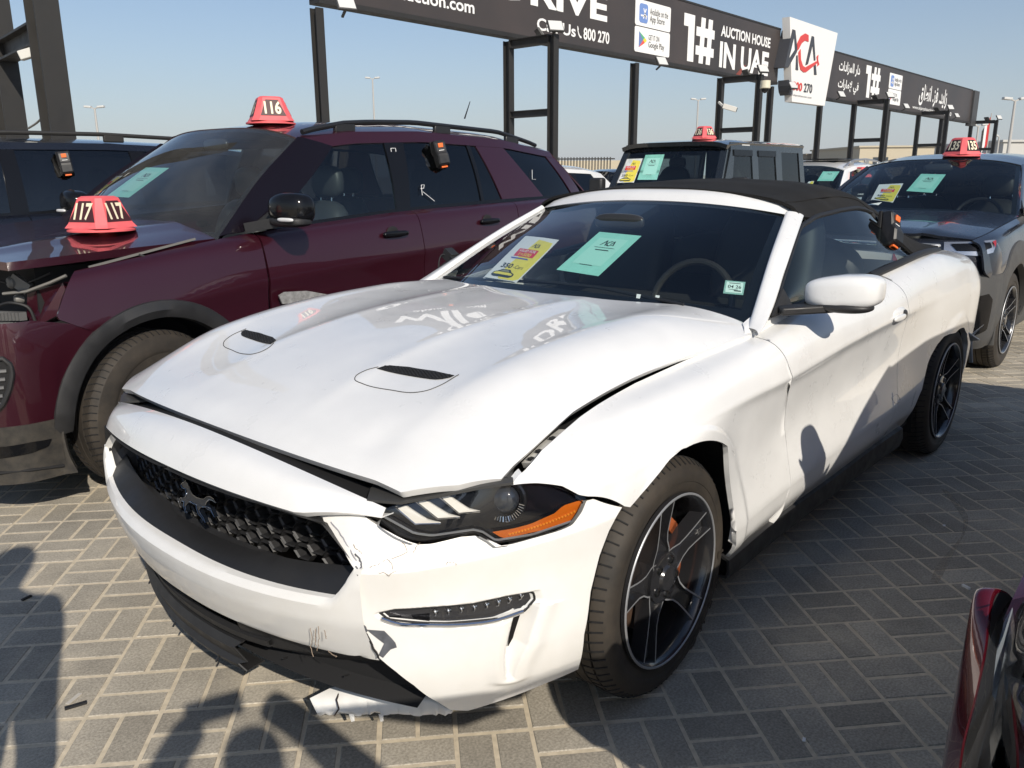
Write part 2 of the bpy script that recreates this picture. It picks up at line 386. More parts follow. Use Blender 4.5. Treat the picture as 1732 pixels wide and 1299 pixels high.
# ---- body sides
SIDE = [
 (.66,[(.80,.80),(.815,.785),(.83,.765),(.84,.72),(.845,.68),(.845,.55),(.84,.40),(.83,.32),(.80,.25)]),
 (.50,[(.81,.838),(.845,.815),(.87,.78),(.888,.725),(.895,.69),(.90,.55),(.90,.40),(.89,.32),(.86,.25)]),
 (.30,[(.812,.868),(.866,.845),(.908,.80),(.934,.735),(.944,.68),(.948,.55),(.94,.40),(.93,.32),(.90,.27)]),
 (.0,[(.812,.888),(.872,.872),(.917,.838),(.946,.785),(.958,.735),(.958,.55),(.95,.40),(.94,.33),(.90,.27)]),
 (-.35,[(.810,.908),(.868,.890),(.908,.855),(.932,.795),(.922,.74),(.918,.58),(.936,.40),(.925,.33),(.885,.27)]),
 (-.65,[(.810,.932),(.868,.915),(.908,.87),(.929,.80),(.909,.742),(.896,.60),(.931,.417),(.918,.34),(.875,.27)]),
 (-1.2,[(.822,1.0),(.876,.965),(.912,.91),(.932,.838),(.907,.775),(.892,.62),(.931,.44),(.920,.36),(.875,.275)]),
 (-1.7,[(.830,1.02),(.886,.985),(.920,.935),(.937,.862),(.916,.80),(.898,.64),(.936,.455),(.925,.37),(.88,.29)]),
 (-2.1,[(.82,1.055),(.880,1.02),(.915,.96),(.930,.87),(.920,.80),(.905,.65),(.918,.45),(.91,.37),(.88,.29)]),
 (-2.45,[(.79,1.062),(.858,1.045),(.905,.98),(.928,.88),(.934,.80),(.932,.68),(.92,.45),(.91,.37),(.88,.30)]),
 (-2.9,[(.77,1.04),(.836,1.015),(.885,.97),(.908,.88),(.918,.80),(.916,.65),(.90,.45),(.89,.37),(.86,.30)]),
 (-3.2,[(.74,1.012),(.81,.99),(.86,.94),(.89,.87),(.90,.80),(.895,.65),(.885,.45),(.87,.37),(.84,.30)]),
 (-3.5,[(.66,.965),(.70,.95),(.75,.91),(.78,.86),(.79,.80),(.785,.65),(.775,.45),(.76,.37),(.73,.30)]),
 (-3.72,[(.45,.93),(.47,.92),(.50,.89),(.52,.85),(.53,.80),(.525,.65),(.51,.45),(.50,.37),(.48,.30)])]
SS = xsurf(SIDE, rows_break=(3,6))
def arch(cx, r, rz, z0, t0, t1, n=24, s=SS):
    return xz(s, [(cx+r*math.cos(t), z0+rz*math.sin(t)) for t in np.linspace(R(t0), R(t1), n)])
ftop = SS.px([(862,822),(876,805),(915,762),(944,736),(979,706),(1009,685),(1073,648),(1158,609),(1243,577),(1271,568)])
dfront = xz(SS, [(-.60,.955),(-.645,.84),(-.70,.70),(-.725,.56),(-.715,.42),(-.69,.34),(-.67,.275)])
ffront = SS.px([(862,822),(905,818),(950,823),(993,840),(1055,857),(1066,859)])
farch = SS.px([(1066,859),(1083,839),(1105,809),(1127,780),(1148,761),(1170,752),(1192,746),(1217,750),(1232,760),(1243,774),(1250,795),(1254,820),(1252,865),(1246,895),(1240,922)])
# fender: two ruled pieces share one mesh-like look: top edge -> arch edge
f_c0 = np.vstack([farch, xz(SS, [(-.325,.30),(-.345,.27)]), [(-.45,8.),(-.55,8.),(-.667,8.)]])
f_c1 = np.vstack([ftop, xz(SS, [(-.60,.955)])])
def fender_fn(X, N):
    # flared lip round the arch and a small dent by the lamp
    r = np.hypot(X[...,0], (X[...,2]-.335)*.345/.40)
    w = np.exp(-np.clip(r-.345, 0, 1)**2/.045**2)
    Y = X+N*(.0075*np.clip((.392-r)/.012, 0, 1))[...,None]
    d = ((X[...,0]-.35)**2+(X[...,2]-.70)**2)/.028**2
    return Y-N*(.004*np.exp(-d))[...,None]
fend = panel('fender', SS, f_c0, f_c1, WHITE, car, 90, 60, d0=ffront[::-1], d1=dfront[::-1], gap=.002, mirror=True, fn=fender_fn, flange=.03, angle=55, fdir=lambda p: np.array((0,-.4,0)) if math.hypot(p[0], p[2]-.335) < .44 and p[2] < .775 else np.array((-.3,-.6,.1)) if p[0] > .22 and p[2] < .80 else np.array((0,-.15,-1.)))
drear = xz(SS, [(-1.72,1.022),(-1.79,.94),(-1.845,.80),(-1.858,.65),(-1.83,.50),(-1.77,.42),(-1.68,.35),(-1.62,.295)])
dtop = xz(SS, [(-.60,.955)]); 
panel('door', SS, np.array([(-.667,8.),(-1.2,8.),(-1.62,8.)])+[0,-.0], np.vstack([[(-.60,dtop[0,1])],[(-.72,.0)],[(-1.2,0.)],[(-1.72,0.)]]), WHITE, car, 60, 60, d0=dfront[::-1], d1=drear[::-1], gap=.0022, mirror=True, flange=.02, angle=55, fdir=(0,-1,0))
qa = SS.px([(1548,685),(1562,635),(1574,603),(1586,582),(1600,566),(1612,564)])
q_bot = np.vstack([xz(SS, [(-1.62,.295),(-1.9,.296),(-2.10,.30)]), qa, xz(SS, [(-2.69,.672),(-2.80,.665),(-2.93,.61),(-3.02,.54),(-3.06,.43),(-3.07,.32),(-3.2,.31),(-3.5,.31),(-3.72,.31)])])
def quarter_fn(X, N):
    r = np.hypot((X[...,0]+2.69)/.38*.37, X[...,2]-.325); w = np.exp(-np.clip(r-.37, 0, 1)**2/.05**2)
    return X+N*(.008*np.clip((.425-r)/.012, 0, 1))[...,None]
panel('rear_quarter_panel', SS, q_bot, np.array([(-1.72,0.),(-2.1,0.),(-2.45,0.),(-2.9,0.),(-3.2,0.),(-3.5,0.),(-3.72,0.)]), WHITE, car, 110, 50, d0=drear[::-1], gap=.002, mirror=True, fn=quarter_fn, flange=.03, angle=55, fdir=(0,-1,0))
# deck, tail
Xd = []
for x, zc in ((-2.75,1.065),(-2.95,1.065),(-3.2,1.045),(-3.45,1.01),(-3.62,.985),(-3.72,.965)):
    e = SS.ev(x, 0.); ys = np.linspace(-e[1], e[1], 25); Xd.append([(x+.04*(1-(y/e[1])**2)*0, y, e[2]+(zc-e[2])*(1-abs(y/e[1])**3)) for y in ys])
sheet('boot_lid', np.array(Xd), WHITE, car, out=(0,0,1))
MB().bar((-3.60,-.56,1.005),(-3.60,.56,1.005),.12,.022).obj('spoiler', WHITE, car, bevel=.01)
Xr = []
for z in (.96,.93,.90,.8,.65,.45,.34,.28):
    row = []
    for s_ in np.linspace(-1, 1, 31):
        b = find_b(SS, -3.72, min(z, .925)); e = SS.ev(-3.72, b); bul = .06*(1-abs(s_)**2.5)
        row.append((-3.72-bul, e[1]*s_, z))
    Xr.append(row)
rb = sheet('rear_bumper', np.array(Xr), WHITE, car, out=(-1,0,0))
for sgn in (1, -1):
    mb = MB()
    for k in range(3): mb.box((-3.775, sgn*(.50-.11*k), .86), (.02,.06,.16))
    mb.obj('tail_lamp', mat('tail_red', (.35,.01,.015), .15, coat=1.), car, bevel=.006)
# torn shreds of the rear bumper behind the rear wheel
mb = MB()
for (a, b_, c) in (((-2.93,.93,.62),(-2.86,1.0,.60),(-2.95,.94,.57)),((-2.95,.93,.60),(-2.98,.985,.66),(-2.99,.93,.58)),((-3.0,.93,.60),(-2.99,.955,.45),(-3.03,.93,.44))):
    A, B, Cc = map(np.array, (a, b_, c)); t = np.array([.0,.004,.003])
    mb.add([A, B, Cc, A-t, B-t, Cc-t], [(0,1,2),(5,4,3),(0,3,4,1),(1,4,5,2),(2,5,3,0)])
mb.obj('torn_bumper_edge', WHITE, car, smooth=False)
# sill skirts
for sgn in (1, -1):
    Xs = []
    for x, y, z0, z1 in ((-.325,.905,.268,.215),(-.42,.90,.268,.205),(-.67,.888,.270,.20),(-1.2,.888,.275,.205),(-1.7,.893,.288,.21),(-2.02,.90,.292,.215)):
        Xs.append([(x, sgn*(y-.02), z0+.022), (x, sgn*(y+.008), z0+.010), (x, sgn*(y+.012), (z0+z1)/2), (x, sgn*(y+.002), z1), (x, sgn*(y-.10), z1-.012)])
    Xs = np.array(Xs); Xs = np.stack([resample(Xs[:,k], 40, True) for k in range(5)], 1)
    sheet('sill_skirt', Xs, BLKPL, car, out=(0,sgn,0), flange=.01, angle=30)
# dark inner body so that no gap shows daylight
mb = MB()
mb.box((.11,0,.55), (1.18,1.36,.46)).box((-1.55,0,.50), (2.0,1.70,.50)).box((-2.3,0,.60),(2.7,1.20,.60)).box((-3.2,0,.62),(.8,1.2,.5)).box((-.62,0,.62),(.16,1.66,.55)).box((0.7,0,.60),(.10,1.15,.26)).box((-1.9,0,.25),(1.2,1.6,.12))
for s_ in (1,-1): mb.box((-.09,.765*s_,.775), (.86,.15,.05)).box((-.60,.76*s_,.86), (.3,.12,.05))
mb.obj('inner_body', DARKIN, car, smooth=False)
for sgn in (1, -1):                                                  # wheel housings
    for cx, rr in ((0.,.42),(-2.72+.26,.42)):
        mb = MB(); mb.half(rr, .60*sgn, .87*sgn, (cx if cx == 0 else -2.69, .36))
        mb.obj('wheel_housing', DARKIN, car)
# bright strip of the inner fender seen through the open hood gap
X = SS.p3([(905,775),(918,762),(935,745),(955,728),(968,718)]); X[:,2] -= .016; X[:,1] -= .012
Xs = np.stack([X+np.array([0,-.028,-.004]), X+np.array([0,.004,.002])], 1)
sheet('inner_fender_rail', Xs, mat('bare_primer', (.45,.44,.41), .5, noise=.3, nscale=30), car, out=(0,0,1))
for u, v in ((912,770),(925,757),(948,735)): p = SS.p3([(u,v)])[0]; MB().box((p[0], p[1]-.024, p[2]-.014), (.014,.010,.006)).obj('rail_clip', DARKIN, car)
# white corner between bonnet, wing and windscreen pillar
A_ = SS.ev(np.array([-.545,-.60,-.68,-.77,-.86]), np.zeros(5)); B_ = np.array([(-.62,.765,.962),(-.655,.765,.972),(-.70,.768,.985),(-.76,.775,1.002),(-.84,.775,1.01)])
sheet('cowl_corner', np.stack([resample(np.stack([A_, (A_+B_)/2+np.array([0,.004,.008]), B_])[:,k], 8, True) for k in range(5)]), WHITE, car, out=(.2,.6,.8), mirror=True, flange=.01)
# ---- nose, grille, bumper
def bow(y, x0, k, w): return x0-k*np.abs(np.asarray(y)/w)**2.2
ys = np.linspace(-.655, .655, 61)
top = np.stack([bow(ys, .872, .073, .65), ys, .812-.070*(ys/.65)**2], 1)
tw = np.clip((np.abs(ys)-.49)/(.655-.49), 0, 1)
bot = np.stack([bow(ys, .966, .1, .637), ys, .730-.012*(ys/.5)**2], 1)
bot = bot*(1-tw[:,None])+tw[:,None]*(top+np.array([.012,0,-.020]))*1
rows = []
for t in np.linspace(0, 1, 12):
    q = top*(1-t)+bot*t; q[:,2] += .016*math.sin(math.pi*t)*(1-tw); q[:,0] += .010*math.sin(math.pi*t)*(1-tw); rows.append(q)
lip = rows[-1]+np.stack([np.full(61, -.012)*(1-tw), 0*ys, -.014*(1-tw)], 1)
rows += [lip, lip+np.array([-.035,0,.0])]
sheet('nose_panel', np.stack(rows, 1), WHITE, car, out=(1,0,.6), flange=.003, angle=38)
back = np.stack([top+np.array([-.004,0,-.004]), top+np.array([-.03,0,-.022]), top+np.array([-.07,0,-.016])], 1)
sheet('hood_seal', back[2:-2], RUB, car, out=(0,0,1), flange=.01)
# fascia corner surface
PLAN = [(.30,.978),(.45,.943),(.58,.898),(.64,.864),(.71,.795),(.78,.700),(.84,.595),(.885,.495),(.92,.395),(.942,.30),(.95,.20)]
FZ = [(.765,.115),(.71,.065),(.655,.030),(.605,0.),(.52,.012),(.44,.010),(.35,.012),(.27,.035),(.205,.075)]
G = []
for i, (y, x) in enumerate(PLAN):
    t = np.array(PLAN[min(i+1, len(PLAN)-1)])-np.array(PLAN[max(i-1, 0)]); nrm = np.array([t[0], -t[1]]); nrm /= np.linalg.norm(nrm)   # (dx, dy) outward
    r = []
    for z, ins in FZ:
        f = 1-.55*i/(len(PLAN)-1); lift = .055*np.clip((i-4)/6, 0, 1)
        r.append((x-nrm[0]*ins*f, y-nrm[1]*ins*f, z+lift*(1 if z < .62 else .8)))
    G.append(r)
SF = Surf(G, bb=(3,))
crease = SF.px([(606,970),(624,972),(700,965),(800,953),(900,925),(978,894),(1030,898)])
shelf_top = SF.px([(508,867),(560,870),(612,869),(640,889),(672,910),(700,921),(730,920),(780,908),(806,906),(822,915),(835,925),(860,922),(900,911),(945,898),(968,888),(984,866),(992,847),(1004,844),(1052,858)])
cleft = SF.px([(606,970),(578,925),(545,885),(508,867)])
archb = SF.px([(1030,898),(1042,875),(1052,858)])
dirt = mat('white_bumper_paint', (.74,.73,.70), .34, coat=.8, col2=(.79,.785,.77), nscale=7, rvar=.2)
panel('bumper_cheek', SF, crease, shelf_top, dirt, car, 110, 24, d0=cleft, d1=archb, out=(.7,.7,0), mirror=True, flange=.02, angle=30)
FOGO = SF.px([(640,1040),(668,1034),(720,1031),(800,1024),(860,1011),(906,1003),(910,1016),(893,1036),(840,1052),(760,1059),(690,1056),(655,1052)])
VENTO = SF.px([(872,1046),(908,1024),(886,1092),(862,1146)])
FOG = SF.ev(FOGO[:,0], FOGO[:,1])[:,1:]; VNT = SF.ev(VENTO[:,0], VENTO[:,1])[:,1:]
def face_fn(X, N):
    yz = np.stack([np.abs(X[...,1]), X[...,2]], -1)
    a = poly_sd(yz, FOG); b = poly_sd(yz, VNT)
    dep = np.maximum(.022*np.clip((a+.006)/.014, 0, 1), .045*np.clip((b+.004)/.013, 0, 1))
    rib = .006*np.exp(-((b+.012)/.010)**2)*(X[...,2] < .47)
    return X-N*(dep-rib)[...,None]
bot_edge = SF.px([(642,1113),(670,1136),(700,1159),(740,1187),(762,1201),(792,1202),(850,1184),(920,1157),(978,1132)])
crack = SF.px([(642,1113),(630,1090),(622,1072),(604,1056),(596,1036),(580,1020),(592,1008),(604,994),(606,970)])
arche = SF.px([(978,1132),(988,1073),(999,1000),(1014,940),(1030,898)])
panel('bumper_corner', SF, bot_edge, crease, dirt, car, 240, 170, d0=crack, d1=arche, out=(.7,.7,0), mirror=True, fn=face_fn, flange=.022, angle=40)
# fog lamp
def patch_poly(name, surf, Q, m, parent, off, n=40, rings=6, dome=0., out=(.7,.7,0), sm=False):
    Q = np.asarray(Q, float); c = Q.mean(0); L = resample(np.vstack([Q, Q[:1]]), n+1, sm)[:-1]; V = []; F = []
    for r in range(rings):
        s_ = 1-r/(rings-.0); q = c+(L-c)*s_; X = surf.ev(q[:,0], q[:,1])
        du = surf.ev(q[:,0]+1e-3, q[:,1])-X; dv = surf.ev(q[:,0], q[:,1]+1e-3)-X; N = np.cross(du, dv); N /= np.linalg.norm(N, axis=1, keepdims=True)
        if (N@np.asarray(out, float)).mean() < 0: N = -N
        V.append(X+N*(off+dome*(1-s_**2)))
    q = c; X = surf.ev(np.array([c[0]]), np.array([c[1]])); V = np.vstack(V+[X+N.mean(0)*(off+dome)])
    for r in range(rings-1):
        for k in range(n): F.append((r*n+k, r*n+(k+1)%n, (r+1)*n+(k+1)%n, (r+1)*n+k))
    for k in range(n): F.append(((rings-1)*n+k, (rings-1)*n+(k+1)%n, rings*n))
    return link_mesh(name, V, F, m, parent), V[:n]
fogl, rim = patch_poly('fog_lamp', SF, FOGO, mat('lamp_dark', (.05,.05,.055), .25, metal=.4), car, -.016, 60)
MB().tube(np.vstack([rim, rim[:1]])+np.array([.003,.003,0]), .0035, 8).obj('lamp_bezel', RUB, fogl)
low = SF.p3([(645,1046),(668,1054),(720,1057),(790,1056),(840,1049),(885,1034)])
MB().tube(resample(low, 30, True)+np.array([.002,.002,.001]), .0045, 8).obj('lamp_trim', CHROME, fogl)
mb = MB(); 
for k, (u, v) in enumerate([(735,1041),(757,1039),(779,1036),(801,1033),(822,1029),(842,1024),(861,1019),(880,1013)]):
    p = SF.p3([(u, v)])[0]; mb.lathe([(-.006,.002),(-.004,.008),(.004,.010),(.006,.009)], 12, 'x', p-np.array([.012,.012,0]))
    mb.box(p-np.array([.010,.010,-.004]), (.006,.010,.007))
mb.obj('lamp_reflector', CHROME, fogl)
patch_poly('lamp_lens', SF, SF.px([(728,1031),(800,1024),(860,1011),(902,1004),(906,1014),(890,1034),(838,1049),(760,1054),(728,1053)]), CLEAR, fogl, -.006, 50)
mb = MB(); 
p0, p1, p2, p3_ = SF.p3([(650,1042),(726,1036),(726,1050),(672,1050)]); mb.add([p0-.010, p1-.010, p2-.010, p3_-.010], [(0,1,2,3)]); mb.obj('lamp_shroud', BLKGL, fogl, smooth=False)
patch_poly('air_slot', SF, VENTO, BLKGL, car, -.034, 30)
# front bar under the grille
ys = np.linspace(-.645, .645, 71)
def edge(y, z0, dz): return z0+dz*np.abs(y/.6)**2.5
def barrow(x0, k, z0, dz): return np.stack([bow(ys, x0, k, .637), ys, edge(ys, z0, dz)], 1)
te = np.clip((np.abs(ys)-.575)/.05, 0, 1)[:,None]
r0 = barrow(.94, .115, .523, .02); r1 = barrow(.985, .12, .515, .022); r2 = barrow(.996, .122, .500, .02); r3 = barrow(.990, .122, .456, .018); r4 = barrow(.975, .125, .41, .014); r5 = barrow(.957, .125, .368, .010); r6 = barrow(.90, .12, .372, .012)
up = np.array([0,0,.075])
for q, w in ((r0, 1.), (r1, 1.), (r2, .75)): q += te*up*w
sheet('bumper_bar', np.stack([resample(np.stack([r0, r1, r2, r3, r4, r5, r6])[:,k], 26, False) for k in range(71)]), dirt, car, out=(1,0,0), flange=0, angle=30)
# grille surround, slope panel and honeycomb
HEX = np.array([(0,.722),(.40,.716),(.545,.705),(.628,.612),(.585,.532),(.40,.516),(0,.511)])
hexl = np.vstack([HEX, (HEX*[-1,1])[::-1][1:-1]]); hl = resample(np.vstack([hexl, hexl[:1]]), 120)[:-1]
def hexring(s_, x0, k, dz=0, dzb=0):
    c = np.array([0,.615]); q = c+(hl-c)*s_; low_ = np.clip((.615-q[:,1])/.1, 0, 1)
    return np.stack([bow(q[:,0], x0, k, .637), q[:,0], q[:,1]+dz+dzb*low_], 1)
rings = [hexring(1.01, .972, .112), hexring(.985, .955, .112), hexring(.955, .93, .11, 0, .008), hexring(.945, .90, .10, 0, .012), hexring(.935, .875, .095, 0, .02)]
V = np.vstack(rings); n = 120
F = [(r*n+k, r*n+(k+1)%n, (r+1)*n+(k+1)%n, (r+1)*n+k) for r in range(len(rings)-1) for k in range(n)]
grille = link_mesh('grille', V, F, BLKPL, car, angle=40)
bk = hexring(.95, .80, .07); V = np.vstack([bk, [[.80,0,.615]]]); link_mesh('grille_backing', V, [(k, (k+1)%n, n) for k in range(n)], DARKIN, grille)
bs = []
for t in np.linspace(0, 1, 8):
    yy = np.linspace(-.60, .60, 41); q = np.stack([bow(yy, .972*(1-t)+.895*t, .115*(1-t)+.085*t, .637), yy, (.514+.018*np.abs(yy/.58)**2.5)*(1-t)+(.535+.055*np.abs(yy/.58)**2.)*t+.004*math.sin(math.pi*t)], 1); bs.append(q)
sheet('grille_slope', np.stack(bs, 1), mat('satin_black', (.016,.016,.017), .36, rvar=.3, nscale=6), grille, out=(1,0,1), flange=.01)
mb = MB(); pw, ph = .088, .031
def hexpt(q, off): return np.array([bow(q[0], .878-off, .098, .637), q[0], q[1]])
for r_ in range(8):
    for c_ in range(-8, 9):
        cy = c_*pw+(pw/2 if r_ % 2 else 0); cz = .545+ph*.78*r_
        hw = .49
        if abs(cy) > .575-.9*max(0, cz-.66) or cz < .525+.060*(cy/.58)**2: continue
        o_ = [(-.5,0),(-.26,.5),(.26,.5),(.5,0),(.26,-.5),(-.26,-.5)]
        V = []; 
        for sc, off in ((1.20,.012),(1.02,.0),(.88,.004),(.80,.05)):
            for (a, b) in o_: V.append(hexpt((cy+a*pw*.66*sc, cz+b*ph*1.04*sc), off))
        F = [(k*6+i, k*6+(i+1)%6, (k+1)*6+(i+1)%6, (k+1)*6+i) for k in range(3) for i in range(6)]
        mb.add(V, F)
tag(mb.obj('honeycomb', mat('grille_black', (.02,.02,.021), .3, rvar=.2, nscale=20), grille, angle=20), kind='stuff')
# galloping horse emblem, chrome edge round a dark face
HORSE = [(-.99,.34),(-.93,.42),(-.80,.50),(-.74,.60),(-.70,.52),(-.60,.50),(-.50,.44),(-.36,.30),(-.20,.20),(.05,.17),(.30,.20),(.48,.24),(.60,.36),(.78,.44),(1.0,.40),(1.12,.30),(.92,.33),(.74,.30),(.64,.18),(.60,.04),(.74,-.06),(.92,-.06),(1.10,-.20),(1.16,-.24),(1.05,-.14),(.90,.02),(.70,.02),(.52,-.06),(.36,-.10),(.30,-.24),(.46,-.36),(.62,-.44),(.74,-.58),(.64,-.54),(.50,-.46),(.28,-.38),(.14,-.22),(.10,-.10),(-.10,-.12),(-.26,-.10),(-.40,-.18),(-.52,-.34),(-.44,-.50),(-.30,-.52),(-.46,-.58),(-.62,-.40),(-.64,-.22),(-.80,-.24),(-.90,-.40),(-.98,-.36),(-.90,-.16),(-.70,-.10),(-.58,.0),(-.60,.14),(-.68,.26),(-.82,.24),(-.94,.26)]
def emb(p, q, t): return (float(bow(p*.098, .900, .098, .637))+t-.018*q, p*.085+.022, .620+q*.066)
rings = []; H = np.array(HORSE)
tri = fill_poly([(p, q, 0) for p, q in HORSE])
nH = len(H); V = [emb(p, q, 0) for p, q in H]+[emb(p, q, .010) for p, q in H]
link_mesh('horse_emblem', V, [(i, (i+1)%nH, nH+(i+1)%nH, nH+i) for i in range(nH)]+[tuple(nH+k for k in t) for t in tri], mat('emblem_dark', (.03,.04,.06), .12, metal=.8), grille, smooth=False)
mb = MB(); mb.tube([emb(p, q, .0105) for p, q in HORSE+HORSE[:1]], .0013, 6); mb.obj('emblem_edge', mat('dark_chrome', (.30,.31,.33), .15, metal=1.), grille)
# lower intake and the torn lip
mb = MB()
yy = np.linspace(-.66, .66, 45)
rw = [np.stack([bow(yy, x0, .125, .637), yy, np.full(45, z)], 1) for x0, z in ((.905,.375),(.84,.36),(.83,.24),(.87,.215))]
sheet('lower_intake', np.stack(rw, 1), DARKIN, car, out=(1,0,0), flange=0)
yy = np.linspace(-.60, .19, 40)
def liprow(x0, z, yy): return np.stack([bow(yy, x0, .15, .637), yy, z+.055*np.clip(np.abs(yy)/.6, 0, 1)**2.2], 1)
LR = np.stack([liprow(.895, .285, yy), liprow(.925, .281, yy), liprow(.935, .260, yy), liprow(.922, .226, yy), liprow(.93, .212, yy), liprow(.92, .194, yy), liprow(.86, .19, yy)], 1)
LR[-1,:,1] += np.array([0,.01,-.015,.02,-.012,.012,0]); LR[-2,:,1] += np.array([0,.004,-.004,.006,0,.0,0])
lipo = sheet('front_lip', LR, BLKPL, car, out=(1,0,0), flange=.004, angle=30)
yy = np.linspace(-.63, .30, 40)
sheet('intake_bar', np.stack([liprow(.915, .315, yy), liprow(.93, .310, yy), liprow(.925, .292, yy), liprow(.89, .290, yy)], 1), BLKPL, lipo, out=(1,0,0), flange=.004)
yy = np.linspace(.20, .60, 24); sh = .055*np.linspace(0, 1, 24)
LR2 = np.stack([np.stack([bow(yy, x0, .165, .637), yy, z+sh], 1) for x0, z in ((.93,.365),(.935,.345),(.915,.285),(.86,.245),(.80,.235))], 1)
sheet('lip_remnant', LR2, BLKPL, car, out=(1,0,-.3), flange=.004, angle=30)
mb = MB()                                                            # clips and ragged tabs along the torn lip
for y in (-.43,-.17,.08):
    p = liprow(.922, .196, np.array([y]))[0]; mb.bar(p, p+np.array([.010,.003,-.010]), .005, .003)
for y in (.29,.47): 
    p = np.array([bow(y, .87, .165, .637), y, .245]); mb.bar(p, p+np.array([.018,.004,.006]), .003, .003)
mb.obj('lip_tab', BLKPL, lipo, smooth=False)
# hanging broken piece of bumper skin
tpx = [(524,1181,.118),(560,1163,.135),(620,1150,.158),(668,1146,.170),(705,1163,.176),(738,1182,.182),(762,1200,.186)]
bpx = [(536,1206,.090),(572,1204,.096),(602,1207,.100),(640,1203,.108),(676,1203,.118),(704,1204,.128),(735,1204,.150),(762,1203,.182)]
TT = resample(np.array([at(u, v, z=z) for u, v, z in tpx]), 40); BB = resample(np.array([at(u, v, z=z) for u, v, z in bpx]), 40)
BB[:,:2] += rng.normal(0, .0025, (40,2)); rows = []
for k, t in enumerate((0, .18, .4, .65, .88, 1.)): rows.append(TT*(1-t)+BB*t+np.array([.012,.010,.016])*math.sin(math.pi*t)*np.sin(np.linspace(.15, math.pi-.1, 40))[:,None])
rows.append(BB+np.array([-.004,-.004,-.012])+rng.normal(0, .002, (40,3)))
brk = sheet('broken_bumper_piece', np.stack(rows, 1), dirt, car, out=(.6,.5,.5), flange=.006, angle=45)
mb = MB(); 
for u0, w in ((590,9),(640,8)):
    a = at(u0, 1208, z=.10); b = at(u0+w, 1207, z=.10); mb.add([a, b, b-np.array([0,0,.022]), a-np.array([.006,0,.026])], [(0,1,2,3)])
mb.obj('snapped_tab', dirt, brk, smooth=False)
a = [at(u, v, z=z) for u, v, z in ((577,1164,.128),(570,1185,.124),(574,1200,.112),(566,1212,.10))]; MB().tube(np.array(a)+np.array([.004,.004,.006]), .0022, 6).obj('split_line', mat('crack_dark', (.03,.02,.018), .8), brk)
# cracks and bared grey primer on the broken corner
PRIM = mat('bared_primer', (.10,.105,.12), .45, noise=.35, nscale=40)
CRK = MATS['crack_dark']
def decal(poly, m, name, surf=SF, off=.0022, out=(.7,.7,0)):
    return patch_poly(name, surf, surf.px(poly), m, car, off, max(16, 2*len(poly)), 3, out=out)[0]
decal([(574,1022),(584,1018),(597,1034),(606,1050),(618,1056),(624,1070),(612,1070),(598,1056),(588,1044),(580,1030)], PRIM, 'bare_patch')
decal([(620,1064),(650,1066),(668,1084),(672,1094),(660,1098),(648,1112),(640,1108),(655,1088),(640,1078)], PRIM, 'bare_patch')
decal([(562,1032),(576,1020),(580,1028),(570,1030)], PRIM, 'bare_patch', off=.004)
def crackline(L, r=.0011, m=CRK, surf=SF, par=None, off=.001):
    X = resample(surf.p3(L), max(8, 3*len(L))); X = X+rng.normal(0, .0012, X.shape)+np.array([.7,.7,.1])*off
    return MB().tube(X, r, 5).obj('paint_crack', m, par or car)
SCR = mat('scratch_brown', (.26,.20,.15), .7)
for L in ([(624,960),(640,955),(648,948),(658,946),(664,958),(668,966)],[(640,970),(650,968),(658,972),(668,966)],[(660,946),(690,934),(686,924),(680,918)],[(700,935),(702,925),(710,918)],[(754,955),(758,950),(766,950),(772,956)],[(612,936),(604,930),(598,920)]): crackline(L, .0007, SCR)
crackline([(642,1113),(630,1092),(622,1074),(604,1057),(596,1038),(580,1021),(592,1009),(604,994),(608,972)], .0026, mat('crack_gap', (.015,.014,.014), .8))
crackline([(600,935),(606,942),(611,952),(612,960),(606,964),(602,958)], .0022, PRIM)
crackline([(560,882),(578,905),(590,925),(604,948)], .0016, mat('scuff_grey', (.33,.33,.36), .5, noise=.3, nscale=40))
for L in ([(525,1062),(528,1078),(526,1095),(530,1110)],[(538,1060),(540,1075),(537,1100)],[(533,1064),(534,1092)],[(548,1066),(552,1080)],[(556,1100),(562,1108),(570,1110)]):
    X = np.array([at(u, v, x=float(bow(.5, .985, .12, .637))+.004) for u, v in L]); MB().tube(resample(X, 14)+rng.normal(0, .0008, (14,3)), .0009, 5).obj('scrape_mark', SCR, car)
